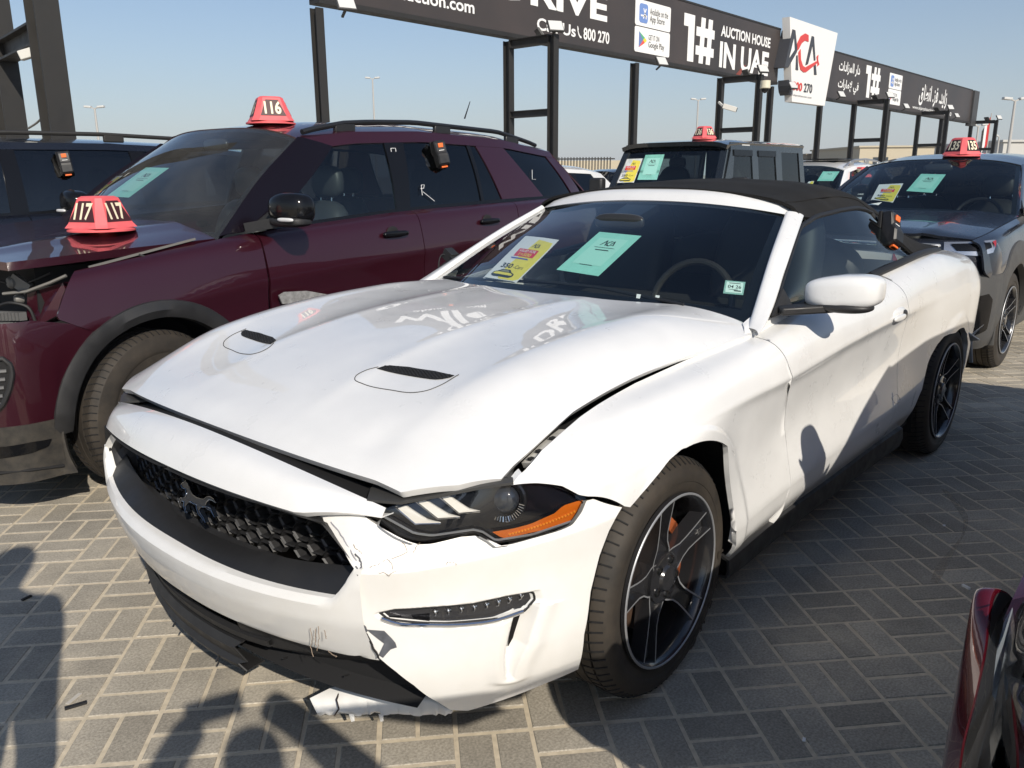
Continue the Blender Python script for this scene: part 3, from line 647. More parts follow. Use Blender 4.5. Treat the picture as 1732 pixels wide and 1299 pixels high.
# ---- headlamps
HB = [(.822,.600,.722),(.775,.655,.682),(.738,.71,.650),(.672,.765,.634),(.600,.805,.630),(.525,.850,.640),(.455,.885,.662),(.40,.905,.70)]
HT = [(.80,.625,.752),(.745,.69,.762),(.690,.745,.772),(.635,.795,.782),(.575,.835,.785),(.510,.862,.772),(.450,.888,.745),(.398,.908,.715)]
HB = [(x+.010, y+.008, z) for x, y, z in HB]
SL = Surf(np.stack([np.array(HB), (np.array(HB)+np.array(HT))/2+np.array([.007,.005,.0]), np.array(HT)], 1))
LOUT = [(628,869),(660,857),(700,846),(745,836),(800,828),(855,820),(905,818),(945,822),(975,832),(991,843),(985,862),(970,884),(945,895),(900,908),(860,918),(838,920),(822,912),(806,902),(780,904),(730,914),(700,914),(672,904),(648,886)]
LO = SL.px(LOUT)
def lamp_set(mirror=False):
    s_ = np.array([1,-1,1]) if mirror else np.ones(3)
    k0 = len(bpy.data.objects)
    hs, rim = patch_poly('headlamp', SL, LO, mat('lamp_black', (.007,.008,.011), .16, coat=.5), car, -.014, 70, 6)
    V = np.vstack([rim, rim+np.array([.012,.011,.002])]); n = len(rim)
    link_mesh('lamp_wall', V, [(i, (i+1)%n, n+(i+1)%n, n+i) for i in range(n)], BLKPL, hs)
    DRL = mat('lamp_bar_white', (.80,.76,.68), .30, coat=.5)
    for (a, b, c_, w) in (((668,860),(702,889),(745,888),16),((702,850),(740,880),(778,878),15),((742,842),(776,871),(812,868),14)):
        A, B, D = SL.p3([a, b, c_]); A2, B2 = SL.p3([(a[0]+w, a[1]-3), (b[0]+w+4, b[1]-7)])
        V = np.array([A, A2, B2, D, B]); 
        o = np.array([-.006,-.006,0.]); V = np.vstack([V+o, V+o-np.array([.014,.012,0])])
        link_mesh('lamp_bar', V, [(0,1,2,4),(4,2,3)]+[(i, (i+1)%5, 5+(i+1)%5, 5+i) for i in range(5)], DRL, hs, smooth=False)
        MB().tube([A+o*.9, B+o*.9, D+o*.9], .0018, 6).obj('lamp_bar_edge', CHROME, hs)
    p = SL.p3([(852,852)])[0]; d = (CC-p); d[2] = .1; d = np.array([.85,.50,.12]); d /= np.linalg.norm(d)
    M = Vector(d).to_track_quat('X', 'Z').to_matrix()
    q = p-np.array([.020,.016,-.002])
    mb = MB(); mb.lathe([(-.02,.050),(.012,.052),(.016,.048),(.006,.036),(.0,.034)], 40, 'x', q, M=M); mb.obj('projector_ring', mat('lamp_ring_dark', (.05,.05,.055), .2, metal=.7), hs)
    mb = MB()
    for k in range(26):
        t = math.pi*(.85+1.1*k/25); a = q+np.array(M@Vector((.015,.037*math.cos(t),.037*math.sin(t)))); b = q+np.array(M@Vector((.017,.049*math.cos(t),.049*math.sin(t)))); mb.bar(a, b, .0022, .0022)
    tag(mb.obj('projector_rib', CHROME, hs, smooth=False), kind='stuff')
    mb = MB(); mb.lathe([(.002,.034),(.012,.031),(.020,.022),(.024,.010),(.0245,.0005)], 32, 'x', q, M=M); mb.obj('projector_lens', mat('projector_glass', (.03,.035,.045), .03, coat=1.), hs)
    mb = MB(); L = []
    for k in range(20):
        t = -math.pi*.35+math.pi*.85*k/19; L.append(q+np.array(M@Vector((.014,.055*math.cos(t)*-1,.055*math.sin(t)))))
    mb.tube(L, .0035, 6); mb.obj('lamp_arc', mat('lamp_white_trim', (.7,.7,.7), .3), hs)
    mb = MB()
    for k in range(7):
        a, b = SL.p3([(896, 834+6.2*k), (914+7*math.sin(k*.5), 832+6.2*k)]); o = np.array([-.020,-.018,0]); mb.bar(a+o, b+o, .0016, .005)
    mb.obj('lamp_fin', CHROME, hs, smooth=False)
    rq = SL.px([(834,902),(850,901),(900,888),(940,870),(955,856),(988,845),(984,860),(970,880),(945,891),(900,903),(852,913)])
    patch_poly('amber_reflector', SL, rq, AMBER, hs, -.006, 44, 4)
    mb = MB(); 
    for k in range(22):
        t = k/21; u = 862+110*t; v = 905-26*t-12*t*t; a = SL.p3([(u, v)])[0]; mb.box(a-np.array([.004,.004,0]), (.004,.004,.004))
    tag(mb.obj('reflector_bead', mat('amber_bead', (.85,.30,.03), .15, coat=1.), hs, smooth=False), kind='stuff')
    low = SL.p3([(640,872),(700,905),(730,909),(800,899),(815,902),(838,917),(900,907),(968,884)]); MB().tube(resample(low, 40)+np.array([-.004,-.003,.002]), .0028, 6).obj('lamp_lower_trim', mat('lamp_grey_trim', (.35,.36,.37), .3, metal=.6), hs)
    patch_poly('lamp_lens', SL, LO, CLEAR, hs, .004, 70, 8, dome=.002)
    if mirror:
        for o in list(bpy.data.objects)[k0:]: pass
    return hs
def mirror_tree(root, parent):
    c = bpy.data.objects.new(root.name, root.data.copy()); COL.objects.link(c); c.parent = parent
    if root.get('kind'): c['kind'] = root['kind']
    c.data.transform(Matrix.Diagonal((1,-1,1,1))); c.data.flip_normals()
    for ch in list(root.children): mirror_tree(ch, c)
    return c
mirror_tree(lamp_set(), car)
# blackout panel between hood edge and lamp top
X = np.array([(.80,.60,.755),(.765,.67,.757),(.70,.735,.772),(.64,.79,.786),(.585,.835,.792)]); sheet('lamp_top_panel', np.stack([X+np.array([.012,.010,-.003]), X+np.array([-.03,-.03,.0]), X+np.array([-.10,-.08,0])], 1), mat('panel_grey_black', (.045,.045,.045), .45), car, out=(0,0,1), mirror=True, flange=.006)
# ---- windscreen, frame, soft top
def base_pt(t): return np.array([-.44-.245*abs(t)**2, .773*t, 1.020-.044*abs(t)**2])
def head_pt(t): return np.array([-1.217-.052*abs(t)**2.2, .606*t, 1.327-.046*abs(t)**2.2])
ts = np.linspace(-1, 1, 17)
SW = Surf([[base_pt(t), (base_pt(t)+head_pt(t))/2+np.array([.010,0,.020])*(1-.5*abs(t)), head_pt(t)] for t in ts], ts)
aa, bb = np.meshgrid(np.linspace(-.995, .995, 41), np.linspace(-.16, 2.0, 25), indexing='ij')
sheet('windscreen', SW.ev(aa, bb), WGLASS, car, out=(1,0,.5), flange=0)
FRIT = mat('black_frit', (.006,.007,.008), .25, spec=.3)
for nm, a0, a1, b0, b1 in (('screen_border',-.995,.995,1.93,2.0),('screen_border',-.995,.995,-.1,.10),('screen_border',-.995,-.955,.08,1.94),('screen_border',.945,.995,.08,1.94)):
    aa, bb = np.meshgrid(np.linspace(a0, a1, 31), np.linspace(b0, b1, 21), indexing='ij'); sheet(nm, SW.ev(aa, bb), FRIT, car, out=(1,0,.5), off=-.004, flange=0)
aa, bb = np.meshgrid(np.linspace(-.13, .13, 9), np.linspace(1.55, 1.94, 9), indexing='ij'); sheet('sensor_cover', SW.ev(aa*(1-.35*(2-bb)), bb), FRIT, car, out=(1,0,.5), off=-.006, flange=.03)
bl = np.linspace(-.22, 2, 30); inn = SW.ev(np.ones(30)*.99, bl)
outl = resample(np.array([(-.585,.832,.935),(-.64,.828,.957),(-.715,.813,.992),(-.93,.755,1.10),(-1.17,.690,1.215),(-1.315,.648,1.272)]), 30, True)
md = (inn+outl)/2+np.array([.004,.016,.012])[None]
sheet('windscreen_pillar', np.stack([resample(np.stack([inn, inn+np.array([.008,.004,.008]), md, outl+np.array([.006,.008,.004]), outl, outl-np.array([.02,.02,.0])])[:,k], 14, True) for k in range(30)]), WHITE, car, out=(.5,.8,.3), mirror=True, flange=0, angle=50)
tt = np.linspace(-1.0, 1.0, 41); hb = np.array([head_pt(t) for t in tt]); hb[:,1] *= .99
ht = np.stack([-1.302-.045*np.abs(tt)**2.2, .645*tt, 1.372-.080*np.abs(tt)**3], 1)
ht[:,2] -= .022*np.clip((np.abs(tt)-.90)/.10, 0, 1)
hm = (hb+ht)/2+np.array([.010,0,.010])
sheet('windscreen_header', np.stack([resample(np.stack([hb, hm, ht, ht-np.array([.02,0,.02])])[:,k], 12, True) for k in range(41)]), WHITE, car, out=(.5,0,.8), flange=0, angle=50)
TOP = [(-1.285,1.380,[(.30,1.368),(.50,1.346),(.61,1.316),(.655,1.276)]),
 (-1.45,1.392,[(.30,1.382),(.50,1.352),(.595,1.312),(.650,1.262)]),
 (-1.70,1.408,[(.30,1.398),(.50,1.366),(.590,1.320),(.648,1.276)]),
 (-2.0,1.410,[(.30,1.398),(.50,1.362),(.590,1.312),(.648,1.270)]),
 (-2.12,1.405,[(.30,1.392),(.50,1.350),(.590,1.295),(.655,1.240)]),
 (-2.28,1.394,[(.30,1.378),(.505,1.325),(.625,1.22),(.800,1.068)]),
 (-2.45,1.362,[(.30,1.340),(.51,1.280),(.640,1.175),(.795,1.070)]),
 (-2.65,1.300,[(.30,1.275),(.52,1.205),(.650,1.120),(.775,1.062)]),
 (-2.85,1.205,[(.30,1.185),(.52,1.135),(.650,1.080),(.745,1.048)]),
 (-3.05,1.10,[(.30,1.095),(.50,1.080),(.62,1.060),(.70,1.050)])]
G = []
for x, zc, h in TOP: G.append([(x, -y, z) for y, z in h[::-1]]+[(x, 0, zc)]+[(x, y, z) for y, z in h])
ST = Surf(G, [t[0] for t in TOP])
aa, bb = np.meshgrid(np.linspace(-1.285, -3.05, 90), np.linspace(0, 8, 90), indexing='ij'); X = ST.ev(aa, bb)
X[...,2] += .004*np.sin(aa*23)*np.clip(1-np.abs(bb-4)/4, 0, 1)*np.exp(-((aa+1.75)/.6)**2)*.6-.006*np.exp(-((aa+1.72)/.05)**2)*np.exp(-((np.abs(bb-4)-2.7)/.8)**2)
sheet('soft_top', X, FABRIC, car, out=(0,0,1), flange=.012, angle=60)
L = ST.ev(np.linspace(-1.30, -3.05, 60), np.full(60, 6.7)); 
MB().tube(L+np.array([0,.001,.001]), .0028, 6).obj('top_seam', FABRIC, car); MB().tube(L*np.array([1,-1,1]), .0028, 6).obj('top_seam', FABRIC, car)
# side glass
gb = resample(np.array([(-.72,.812,.988),(-1.2,.812,1.006),(-1.7,.818,1.028),(-2.10,.806,1.058),(-2.14,.805,1.062)]), 40, True)
gt = resample(np.vstack([np.array([(-.725,.808,.994)]), outl[6:-1:4]+np.array([-.01,.0,-.004]), ST.ev(np.array([-1.45,-1.7,-1.9,-2.0,-2.09]), np.full(5, 8.))+np.array([0,0,.006]), np.array([(-2.14,.70,1.17),(-2.15,.755,1.11),(-2.15,.80,1.066)])]), 40)
sheet('side_window', np.stack([gb*(1-t)+gt*t+np.array([0,.018*math.sin(math.pi*t),0]) for t in np.linspace(0, 1, 10)], 1), SGLASS, car, out=(0,1,.3), flange=0, mirror=True)
for s_ in (1, -1):
    f_ = np.array([1,s_,1]); mb = MB(); mb.tube(gb*f_+np.array([0,.004*s_,-.004]), .011, 8); mb.tube(gt[:-1]*f_, .010, 8); mb.obj('window_seal', RUB, car)
    mb = MB(); mb.add([np.array(p)*f_ for p in ((-.70,.822,.985),(-.86,.818,.995),(-.83,.795,1.055),(-.69,.835,.985),(-.86,.83,.997),(-.83,.803,1.058))], [(0,1,2),(3,4,5),(0,3,4,1),(1,4,5,2),(2,5,3,0)]); mb.obj('mirror_sail', BLKPL, car, smooth=False)
    p = [(-1.62,.825,1.028),(-2.02,.835,1.060),(-2.3,.822,1.070),(-2.55,.80,1.062),(-2.8,.765,1.046)]; mb = MB(); mb.tube(resample(np.array(p)*f_, 30, True), .016, 8); mb.obj('belt_moulding', RUB, car)
# ---- door mirror
def blob(c, d, n=20, e=2.8, fn=None):
    V = []; F = []
    for i in range(n+1):
        t = math.pi*i/n
        for k in range(2*n):
            p = math.pi*k/n
            f = lambda v: math.copysign(abs(v)**(2/e), v)
            q = np.array([f(math.sin(t))*f(math.cos(p))*d[0], f(math.sin(t))*f(math.sin(p))*d[1], f(math.cos(t))*d[2]])
            if fn: q = fn(q)
            V.append(np.asarray(c)+q)
    for i in range(n):
        for k in range(2*n): F.append((i*2*n+k, (i+1)*2*n+k, (i+1)*2*n+(k+1)%(2*n), i*2*n+(k+1)%(2*n)))
    return V, F
for s_ in (1,):
    f_ = np.array([1,s_,1])
    def mf(q): return np.array([q[0]-abs(q[1])*.18*(1 if q[1] > 0 else -.2), q[1], q[2]*(1-.22*np.clip(-q[1]/.11, 0, 1)*(q[2] > 0))+.006*q[1]/.1])
    V, F = blob((-.885,.985,1.058), (.068,.118,.056), e=3.7, fn=mf); V = [np.array(p)*f_ for p in V]
    mir = link_mesh('door_mirror', V, F if s_ > 0 else [f[::-1] for f in F], WHITE, car, angle=0)
    V, F = blob((-.885,.972,1.010), (.066,.112,.022), e=2.4); mb = MB(); mb.add([np.array(p)*f_ for p in V], F)
    mb.bar(np.array((-.875,.95,1.002))*f_, np.array((-.74,.828,.996))*f_, .07, .026); mb.obj('mirror_base', BLKPL, mir, bevel=.006)
    mb = MB(); mb.lathe([(0,.092),(.004,.090)], 28, 'x', (0,0,0)); V = [np.array((p[0]-.955, p[1]+.985*s_, p[2]*.5+1.06)) for p in mb.v]; k = len(V); link_mesh('mirror_glass', V, mb.f+[tuple(range(28))], CHROME, mir)
q = at(768,438,y=-.86); mb = MB(); mb.bar(q+np.array([.02,.05,-.03]), q, .05, .04).bar(q, q+np.array([.0,-.05,.03]), .05, .05).bar(q+np.array([0,-.01,.0]), q+np.array([.03,-.06,-.04]), .015, .015).tube(resample(np.array([q, q+np.array([.03,-.05,.02]), q+np.array([.05,-.05,-.05]), q+np.array([.02,-.02,-.09])]), 12, True), .004, 6)
mb.obj('broken_mirror_base', BLKPL, car, bevel=.006)
# ---- door handle with a dark blob for the shade in its scoop
for s_ in (1, -1):
    c = SS.ev(-1.69, find_b(SS, -1.69, .868)); f_ = np.array([1,s_,1])
    V, F = blob(c+np.array([0,-.012,0]), (.10,.020,.034), e=2.1); hd = link_mesh('door_handle', [np.array(p)*f_ for p in V], F, WHITE, car, angle=0)
    V, F = blob(c+np.array([-.042,.004,-.002]), (.038,.008,.022), e=2.); link_mesh('handle_scoop_shade', [np.array(p)*f_ for p in V], F, mat('handle_shadow', (.03,.03,.03), .5), hd, angle=0)
    V, F = blob(c+np.array([.02,.008,-.006]), (.07,.010,.015), e=2.2); link_mesh('handle_grip', [np.array(p)*f_ for p in V], F, WHITE, hd, angle=0)
# ---- wheels
def wheel(cx, y, s_, Rt, Rr, w, steer=0., parent=None, style='split', tyre_text=None, rimm=None, z=None, face=None):
    "outer face at y (positive = driver side when s_=1)"
    z = Rt-.004 if z is None else z
    hub = bpy.data.objects.new('wheel', None); COL.objects.link(hub); hub.parent = parent; hub.location = (cx, y*s_, z); hub.rotation_euler = (0,0,steer+(0 if s_ > 0 else math.pi))
    hub.empty_display_size = .1
    mb = MB(); sw = Rt-Rr
    prof = [(-w+.02,Rr-.005),(-w+.008,Rr+.02),(-w,Rr+sw*.5),(-w+.012,Rt-.022),(-w+.035,Rt-.006)]
    for k in range(4):
        a = -w+.045+(w-.09)*k/4; b = -w+.045+(w-.09)*(k+1)/4-.008
        prof += [(a,Rt),(b,Rt),(b+.001,Rt-.007),(b+.007,Rt-.007)]
    prof += [(-.045,Rt),(-.034,Rt-.004),(-.012,Rt-.020),(-.002,Rr+sw*.62),(.0,Rr+sw*.45),(-.002,Rr+sw*.36),(-.004,Rr+sw*.34),(-.006,Rr+.016),(-.014,Rr+.004),(-.02,Rr-.006)]
    mb.lathe(prof, 96, 'y')
    ty = mb.obj('tyre', TYRE, hub, angle=28)
    mb = MB()                                                        # tread sipes at the shoulder
    for k in range(72):
        t = 2*math.pi*k/72; a = np.array((math.cos(t), 0, math.sin(t))); t2 = t+.035; a2 = np.array((math.cos(t2), 0, math.sin(t2)))
        mb.bar(a*(Rt+.0008)+np.array([0,-.085,0]), a2*(Rt-.0005)+np.array([0,-.038,0]), .0045, .003, up=a); mb.bar(a2*(Rt-.0005)+np.array([0,-.038,0]), a2*(Rt-.0165)+np.array([0,-.014,0]), .004, .003, up=a)
        mb.bar(a*(Rt+.0008)+np.array([0,-w+.085,0]), a2*(Rt-.0005)+np.array([0,-w+.04,0]), .0045, .003, up=a)
    tag(mb.obj('tread_block', DARKIN, ty, smooth=False), kind='stuff')
    mb = MB(); prof = [(-.010,Rr+.006),(.0,Rr+.005),(.002,Rr-.001),(-.004,Rr-.010),(-.020,Rr-.016),(-.05,Rr-.022),(-w+.03,Rr-.026),(-w+.02,Rr+.004)]
    mb.lathe(prof, 72, 'y'); rim = mb.obj('rim', DKALLOY, hub, angle=50)
    mb = MB(); mb.lathe([(.0,Rr+.004),(.0032,Rr+.002),(.0032,Rr-.002),(-.002,Rr-.0045)], 72, 'y'); mb.obj('rim_edge', rimm or SILVER, rim)
    for k in range(5):                                               # split spokes: dark channel between two bright machined edges
        t0 = 2*math.pi*k/5+math.pi/2-.17; V = []; F = []; mi = []
        st_ = [(.045,.050,-.036),(.075,.043,-.032),(.105,.030,-.028),(.135,.027,-.024),(.165,.029,-.018),(.20,.033,-.011),(Rr-.010,.037,-.004)]
        er = Vector((math.cos(t0),0,math.sin(t0))); et = Vector((-math.sin(t0),0,math.cos(t0))); up = Vector((0,1,0))
        for r_, h, y_ in st_:
            dp = .004+.020*min(1, max(0, (r_-.07)/.05)); e = .0048
            for cx_, cy_ in ((-h*1.05,-.045),(-h,0),(-h+e,.0),(-h+e+.003,-dp),(h-e-.003,-dp),(h-e,0),(h,0),(h*1.05,-.045)): V.append(er*r_+et*cx_+up*(y_+cy_))
        for i in range(len(st_)-1):
            for j in range(7): F.append((i*8+j, i*8+j+1, (i+1)*8+j+1, (i+1)*8+j)); mi.append(1 if j in (1, 5) else 0)
        o_ = link_mesh('spoke', V, F, [DKALLOY, rimm or SILVER], rim, angle=25); o_.data.polygons.foreach_set('material_index', mi)
    mb = MB(); mb.lathe([(-.05,.075),(-.028,.074),(-.024,.066),(-.022,.040),(-.014,.034),(-.012,.0005)], 40, 'y'); hb_ = mb.obj('hub_cap', DKALLOY, rim, angle=30)
    mb = MB(); 
    for k in range(5):
        t = 2*math.pi*k/5+math.pi/2+.46; mb.lathe([(-.04,.013),(-.018,.012),(-.016,.008),(-.03,.006),(-.03,.0005)], 14, 'y', (.054*math.cos(t),0,.054*math.sin(t)))
    mb.obj('wheel_nut', mat('nut_steel', (.18,.18,.18), .3, metal=1.), hb_)
    mb = MB(); mb.lathe([(-.085,.02),(-.085,.165),(-.108,.165),(-.108,.02)], 48, 'y'); mb.obj('brake_disc', mat('rusty_disc', (.16,.10,.07), .5, metal=.7, noise=.35, nscale=20), hub, angle=30)
    mb = MB(); mb.lathe([(-.13,.19),(-.12,.02)], 40, 'y'); mb.obj('dust_shield', DARKIN, hub)
    return hub
WHEELS = []
WHEELS.append(wheel(0., .907, 1, .343, .246, .245, R(1.5), car)); WHEELS.append(wheel(0., .907, -1, .343, .246, .245, R(1.5), car))
WHEELS.append(wheel(-2.72, .907, 1, .343, .246, .255, 0, car)); WHEELS.append(wheel(-2.72, .907, -1, .343, .246, .255, 0, car))
for hub in WHEELS[:2]:
    mb = MB(); 
    for k in range(7):
        t = R(132+12*k); mb.box((.15*math.cos(t), -.10, .15*math.sin(t)), (.035,.07,.05), Matrix.Rotation(-t, 3, 'Y'))
    mb.obj('brake_caliper', mat('rust_orange', (.28,.07,.02), .6, noise=.3, nscale=20), hub, smooth=False)
# raised lettering on the visible tyre
def text_mesh(body, size, font_bold=True, ext=.0, offset=0.):
    cu = bpy.data.curves.new('t', 'FONT'); cu.body = body; cu.size = size; cu.extrude = ext; cu.offset = offset; cu.align_x = 'CENTER'; cu.align_y = 'CENTER'; cu.resolution_u = 3
    o = bpy.data.objects.new('t', cu); COL.objects.link(o); dg = bpy.context.evaluated_depsgraph_get(); dg.update()
    me = bpy.data.meshes.new_from_object(o.evaluated_get(dg)); bpy.data.objects.remove(o); bpy.data.curves.remove(cu)
    v = np.array([x.co[:] for x in me.vertices]); f = [tuple(p.vertices) for p in me.polygons]; bpy.data.meshes.remove(me)
    return v, f
mb = MB()
for ch, ang in (('P',186),('Z',203),('E',216),('R',229),('O',242)):
    v, f = text_mesh(ch, .062, ext=.001, offset=.0008); t = R(ang); er = np.array((math.cos(t),0,math.sin(t))); et = np.array((-math.sin(t),0,math.cos(t)))
    mb.add([er*(.297)+(-er)*(p[1]*.75)*1+(et)*(p[0])*1+np.array([0,-.0012+.0005+p[2],0]) for p in v], f)
mb.obj('tyre_lettering', mat('tyre_letter', (.030,.024,.018), .6), WHEELS[0].children[0], smooth=False)
# ---- cabin
cab = MB(); cab.box((-.80,0,.90), (.42,1.40,.10)); cab.box((-.62,0,.955), (.30,1.36,.05)); dash = cab.obj('dashboard', mat('dash_grey', (.010,.010,.011), .7), car, bevel=.03)
for y in (.37, -.37):
    V, F = blob((-1.62,y,.98), (.11,.24,.36), e=3.); V = [(p[0]-(p[2]-.98)*.28, p[1], p[2]) for p in V]; st = link_mesh('seat', V, F, LEATHER, car, angle=0)
    V, F = blob((-1.74,y,1.26), (.05,.13,.085), e=3.); link_mesh('headrest', V, F, LEATHER, st, angle=0)
    V, F = blob((-1.30,y,.66), (.30,.24,.12), e=3.); link_mesh('seat_base', V, F, LEATHER, st, angle=0)
V, F = blob((-2.35,0,.92), (.14,.55,.22), e=3.); link_mesh('rear_seat', V, F, LEATHER, car, angle=0)
mb = MB(); c = np.array((-.98,.37,.945)); L = []
for k in range(41):
    t = 2*math.pi*k/40; L.append(c+np.array((.35*.17*math.sin(t)*-1, .17*math.cos(t), .93*.17*math.sin(t))))
mb.tube(L, .014, 10); mb.bar(c-np.array([0,.17,0]), c+np.array([0,.17,0]), .04, .02); mb.obj('steering_wheel', mat('wheel_leather', (.022,.020,.016), .4), car)
V, F = blob((-1.02,0,1.245), (.02,.12,.034), e=3.); link_mesh('rear_view_mirror', V, F, mat('mirror_housing', (.03,.03,.03), .3), car, angle=0)
mb = MB(); mb.tube([(-.56,.58,1.012),(-.60,.2,1.035),(-.56,-.12,1.042)], .006, 6); mb.tube([(-.60,.02,1.035),(-.57,-.58,1.015)], .006, 6); mb.obj('wiper', RUB, car)
# ================================================================== ground and block paving
def ground_mat(name, base, joint, island):
    m = bpy.data.materials.new(name); m.use_nodes = True; n = m.node_tree.nodes; l = m.node_tree.links; b = n['Principled BSDF']; b.inputs['Roughness'].default_value = .88; b.inputs['Specular IOR Level'].default_value = .3
    geo = n.new('ShaderNodeNewGeometry'); t = n.new('ShaderNodeTexNoise'); t.inputs['Scale'].default_value = 140; t.inputs['Detail'].default_value = 5; l.new(geo.outputs['Position'], t.inputs['Vector'])
    t2 = n.new('ShaderNodeTexNoise'); t2.inputs['Scale'].default_value = 2.2; t2.inputs['Detail'].default_value = 7; t2.inputs['Roughness'].default_value = .65; l.new(geo.outputs['Position'], t2.inputs['Vector'])
    t3 = n.new('ShaderNodeTexVoronoi'); t3.inputs['Scale'].default_value = 420; l.new(geo.outputs['Position'], t3.inputs['Vector'])
    r1 = n.new('ShaderNodeMapRange'); r1.inputs[1].default_value = .3; r1.inputs[2].default_value = .7; r1.inputs[3].default_value = .72; r1.inputs[4].default_value = 1.25; l.new(t.outputs['Fac'], r1.inputs[0])
    r2 = n.new('ShaderNodeMapRange'); r2.inputs[1].default_value = .3; r2.inputs[2].default_value = .72; r2.inputs[3].default_value = .70; r2.inputs[4].default_value = 1.2; l.new(t2.outputs['Fac'], r2.inputs[0])
    src = geo.outputs['Random Per Island'] if island else n.new('ShaderNodeObjectInfo').outputs['Random']
    r3 = n.new('ShaderNodeMapRange'); r3.inputs[3].default_value = .84; r3.inputs[4].default_value = 1.14; l.new(src, r3.inputs[0])
    a = n.new('ShaderNodeMath'); a.operation = 'MULTIPLY'; l.new(r1.outputs[0], a.inputs[0]); l.new(r2.outputs[0], a.inputs[1])
    c = n.new('ShaderNodeMath'); c.operation = 'MULTIPLY'; l.new(a.outputs[0], c.inputs[0]); l.new(r3.outputs[0], c.inputs[1])
    v = n.new('ShaderNodeMixRGB'); v.blend_type = 'MULTIPLY'; v.inputs[0].default_value = 1; v.inputs[1].default_value = tuple(base)+(1,); l.new(c.outputs[0], v.inputs[2])
    # pale sand blown over parts of the paving
    r4 = n.new('ShaderNodeMapRange'); r4.inputs[1].default_value = .52; r4.inputs[2].default_value = .78; r4.inputs[4].default_value = .4; l.new(t2.outputs['Fac'], r4.inputs[0])
    mx = n.new('ShaderNodeMixRGB'); l.new(r4.outputs[0], mx.inputs[0]); l.new(v.outputs[0], mx.inputs[1]); mx.inputs[2].default_value = tuple(joint)+(1,); l.new(mx.outputs[0], b.inputs['Base Color'])
    bp = n.new('ShaderNodeBump'); bp.inputs['Strength'].default_value = .55; bp.inputs['Distance'].default_value = .0012; l.new(t3.outputs['Distance'], bp.inputs['Height']); l.new(bp.outputs[0], b.inputs['Normal'])
    return m
PAVC = (.385,.35,.29); SANDC = (.62,.53,.39)
PAV1 = ground_mat('paver_concrete', PAVC, SANDC, False); PAV2 = ground_mat('paver_concrete_far', PAVC, SANDC, True)
SAND = mat('joint_sand', SANDC, .95, noise=.18, nscale=60, bump=.4, bscale=200, bdist=.002)
def far_ground():
    m = bpy.data.materials.new('lot_ground'); m.use_nodes = True; n = m.node_tree.nodes; l = m.node_tree.links; b = n['Principled BSDF']; b.inputs['Roughness'].default_value = .92
    geo = n.new('ShaderNodeNewGeometry'); ln = n.new('ShaderNodeVectorMath'); ln.operation = 'LENGTH'; l.new(geo.outputs['Position'], ln.inputs[0])
    t2 = n.new('ShaderNodeTexNoise'); t2.inputs['Scale'].default_value = 40; t2.inputs['Detail'].default_value = 6; l.new(geo.outputs['Position'], t2.inputs['Vector'])
    mr = n.new('ShaderNodeMapRange'); mr.inputs[1].default_value = 22; mr.inputs[2].default_value = 24; l.new(ln.outputs['Value'], mr.inputs[0])
    r = n.new('ShaderNodeValToRGB'); r.color_ramp.elements[0].position = .3; r.color_ramp.elements[1].position = .7; r.color_ramp.elements[0].color = (.50,.43,.32,1); r.color_ramp.elements[1].color = (.66,.57,.43,1); l.new(t2.outputs['Fac'], r.inputs[0])
    mx = n.new('ShaderNodeMixRGB'); l.new(mr.outputs[0], mx.inputs[0]); l.new(r.outputs[0], mx.inputs[1]); mx.inputs[2].default_value = (.36,.33,.28,1); l.new(mx.outputs[0], b.inputs['Base Color'])
    return m
g = link_mesh('ground', [(-1500,-1500,-.0020),(1500,-1500,-.0020),(1500,1500,-.0020),(-1500,1500,-.0020)], [(0,1,2,3)], far_ground(), smooth=False); tag(g, kind='structure')
PS = .2006; psi = R(138.4519); E1 = np.array((math.cos(psi), math.sin(psi))); E2 = np.array((math.sin(psi), -math.cos(psi))); PO = np.array((.7035,-1.954))
def brick_geo(L, Wd, h=.05):
    a, b = L/2, Wd/2; c = .0035; w = [rng.uniform(-.0012, .0012) for _ in range(8)]
    V = []
    for (sx, sy), q in zip(((-1,-1),(1,-1),(1,1),(-1,1)), w): V.append((sx*(a-c), sy*(b-c), q*.4))
    for (sx, sy), q in zip(((-1,-1),(1,-1),(1,1),(-1,1)), w): V.append((sx*a+q, sy*b+q, -.0035))
    for (sx, sy), q in zip(((-1,-1),(1,-1),(1,1),(-1,1)), w): V.append((sx*a+q, sy*b+q, -h))
    F = [(0,1,2,3)]+[(4+i, 4+(i+1)%4, (i+1)%4, i) for i in range(4)]+[(8+i, 8+(i+1)%4, 4+(i+1)%4, 4+i) for i in range(4)]
    return V, F
JG = .0095; bl, bw = PS-JG, PS/2-JG
KINDS = [brick_geo(bl, bw) for _ in range(6)]
pav = tag(thing('paving', None, None), kind='structure')
PMESH = []
for V, F in KINDS:
    o = link_mesh('paver', V, F, PAV1, pav, smooth=False); PMESH.append(o.data); bpy.data.objects.remove(o)
cand = []
for i in range(-110, 111):
    for j in range(-110, 111):
        for k in (0, 1):
            c = PO+PS*((i+.5)*E1+(j+.5)*E2)
            along_j = (i+j) % 2 == 0
            off = (k-.5)*PS/2
            c = c+(E1 if along_j else E2)*off
            p = np.array((c[0], c[1], 0.)); d = p-CC; w_ = d@FW
            r_ = math.hypot(c[0], c[1])
            if r_ > 21: continue
            if w_ < .3:
                vis = False
            else:
                q = proj(p); vis = -140 < q[0] < 1870 and q[1] < 1420
            near = math.hypot(*(c-CC[:2])) < 3.4
            if not vis and not near: continue
            if w_ > 9 and (c[1] > 2.0+(-c[0])*.5): pass
            cand.append((w_ if vis else 99, c, psi+(math.pi/2 if along_j else 0.), vis))
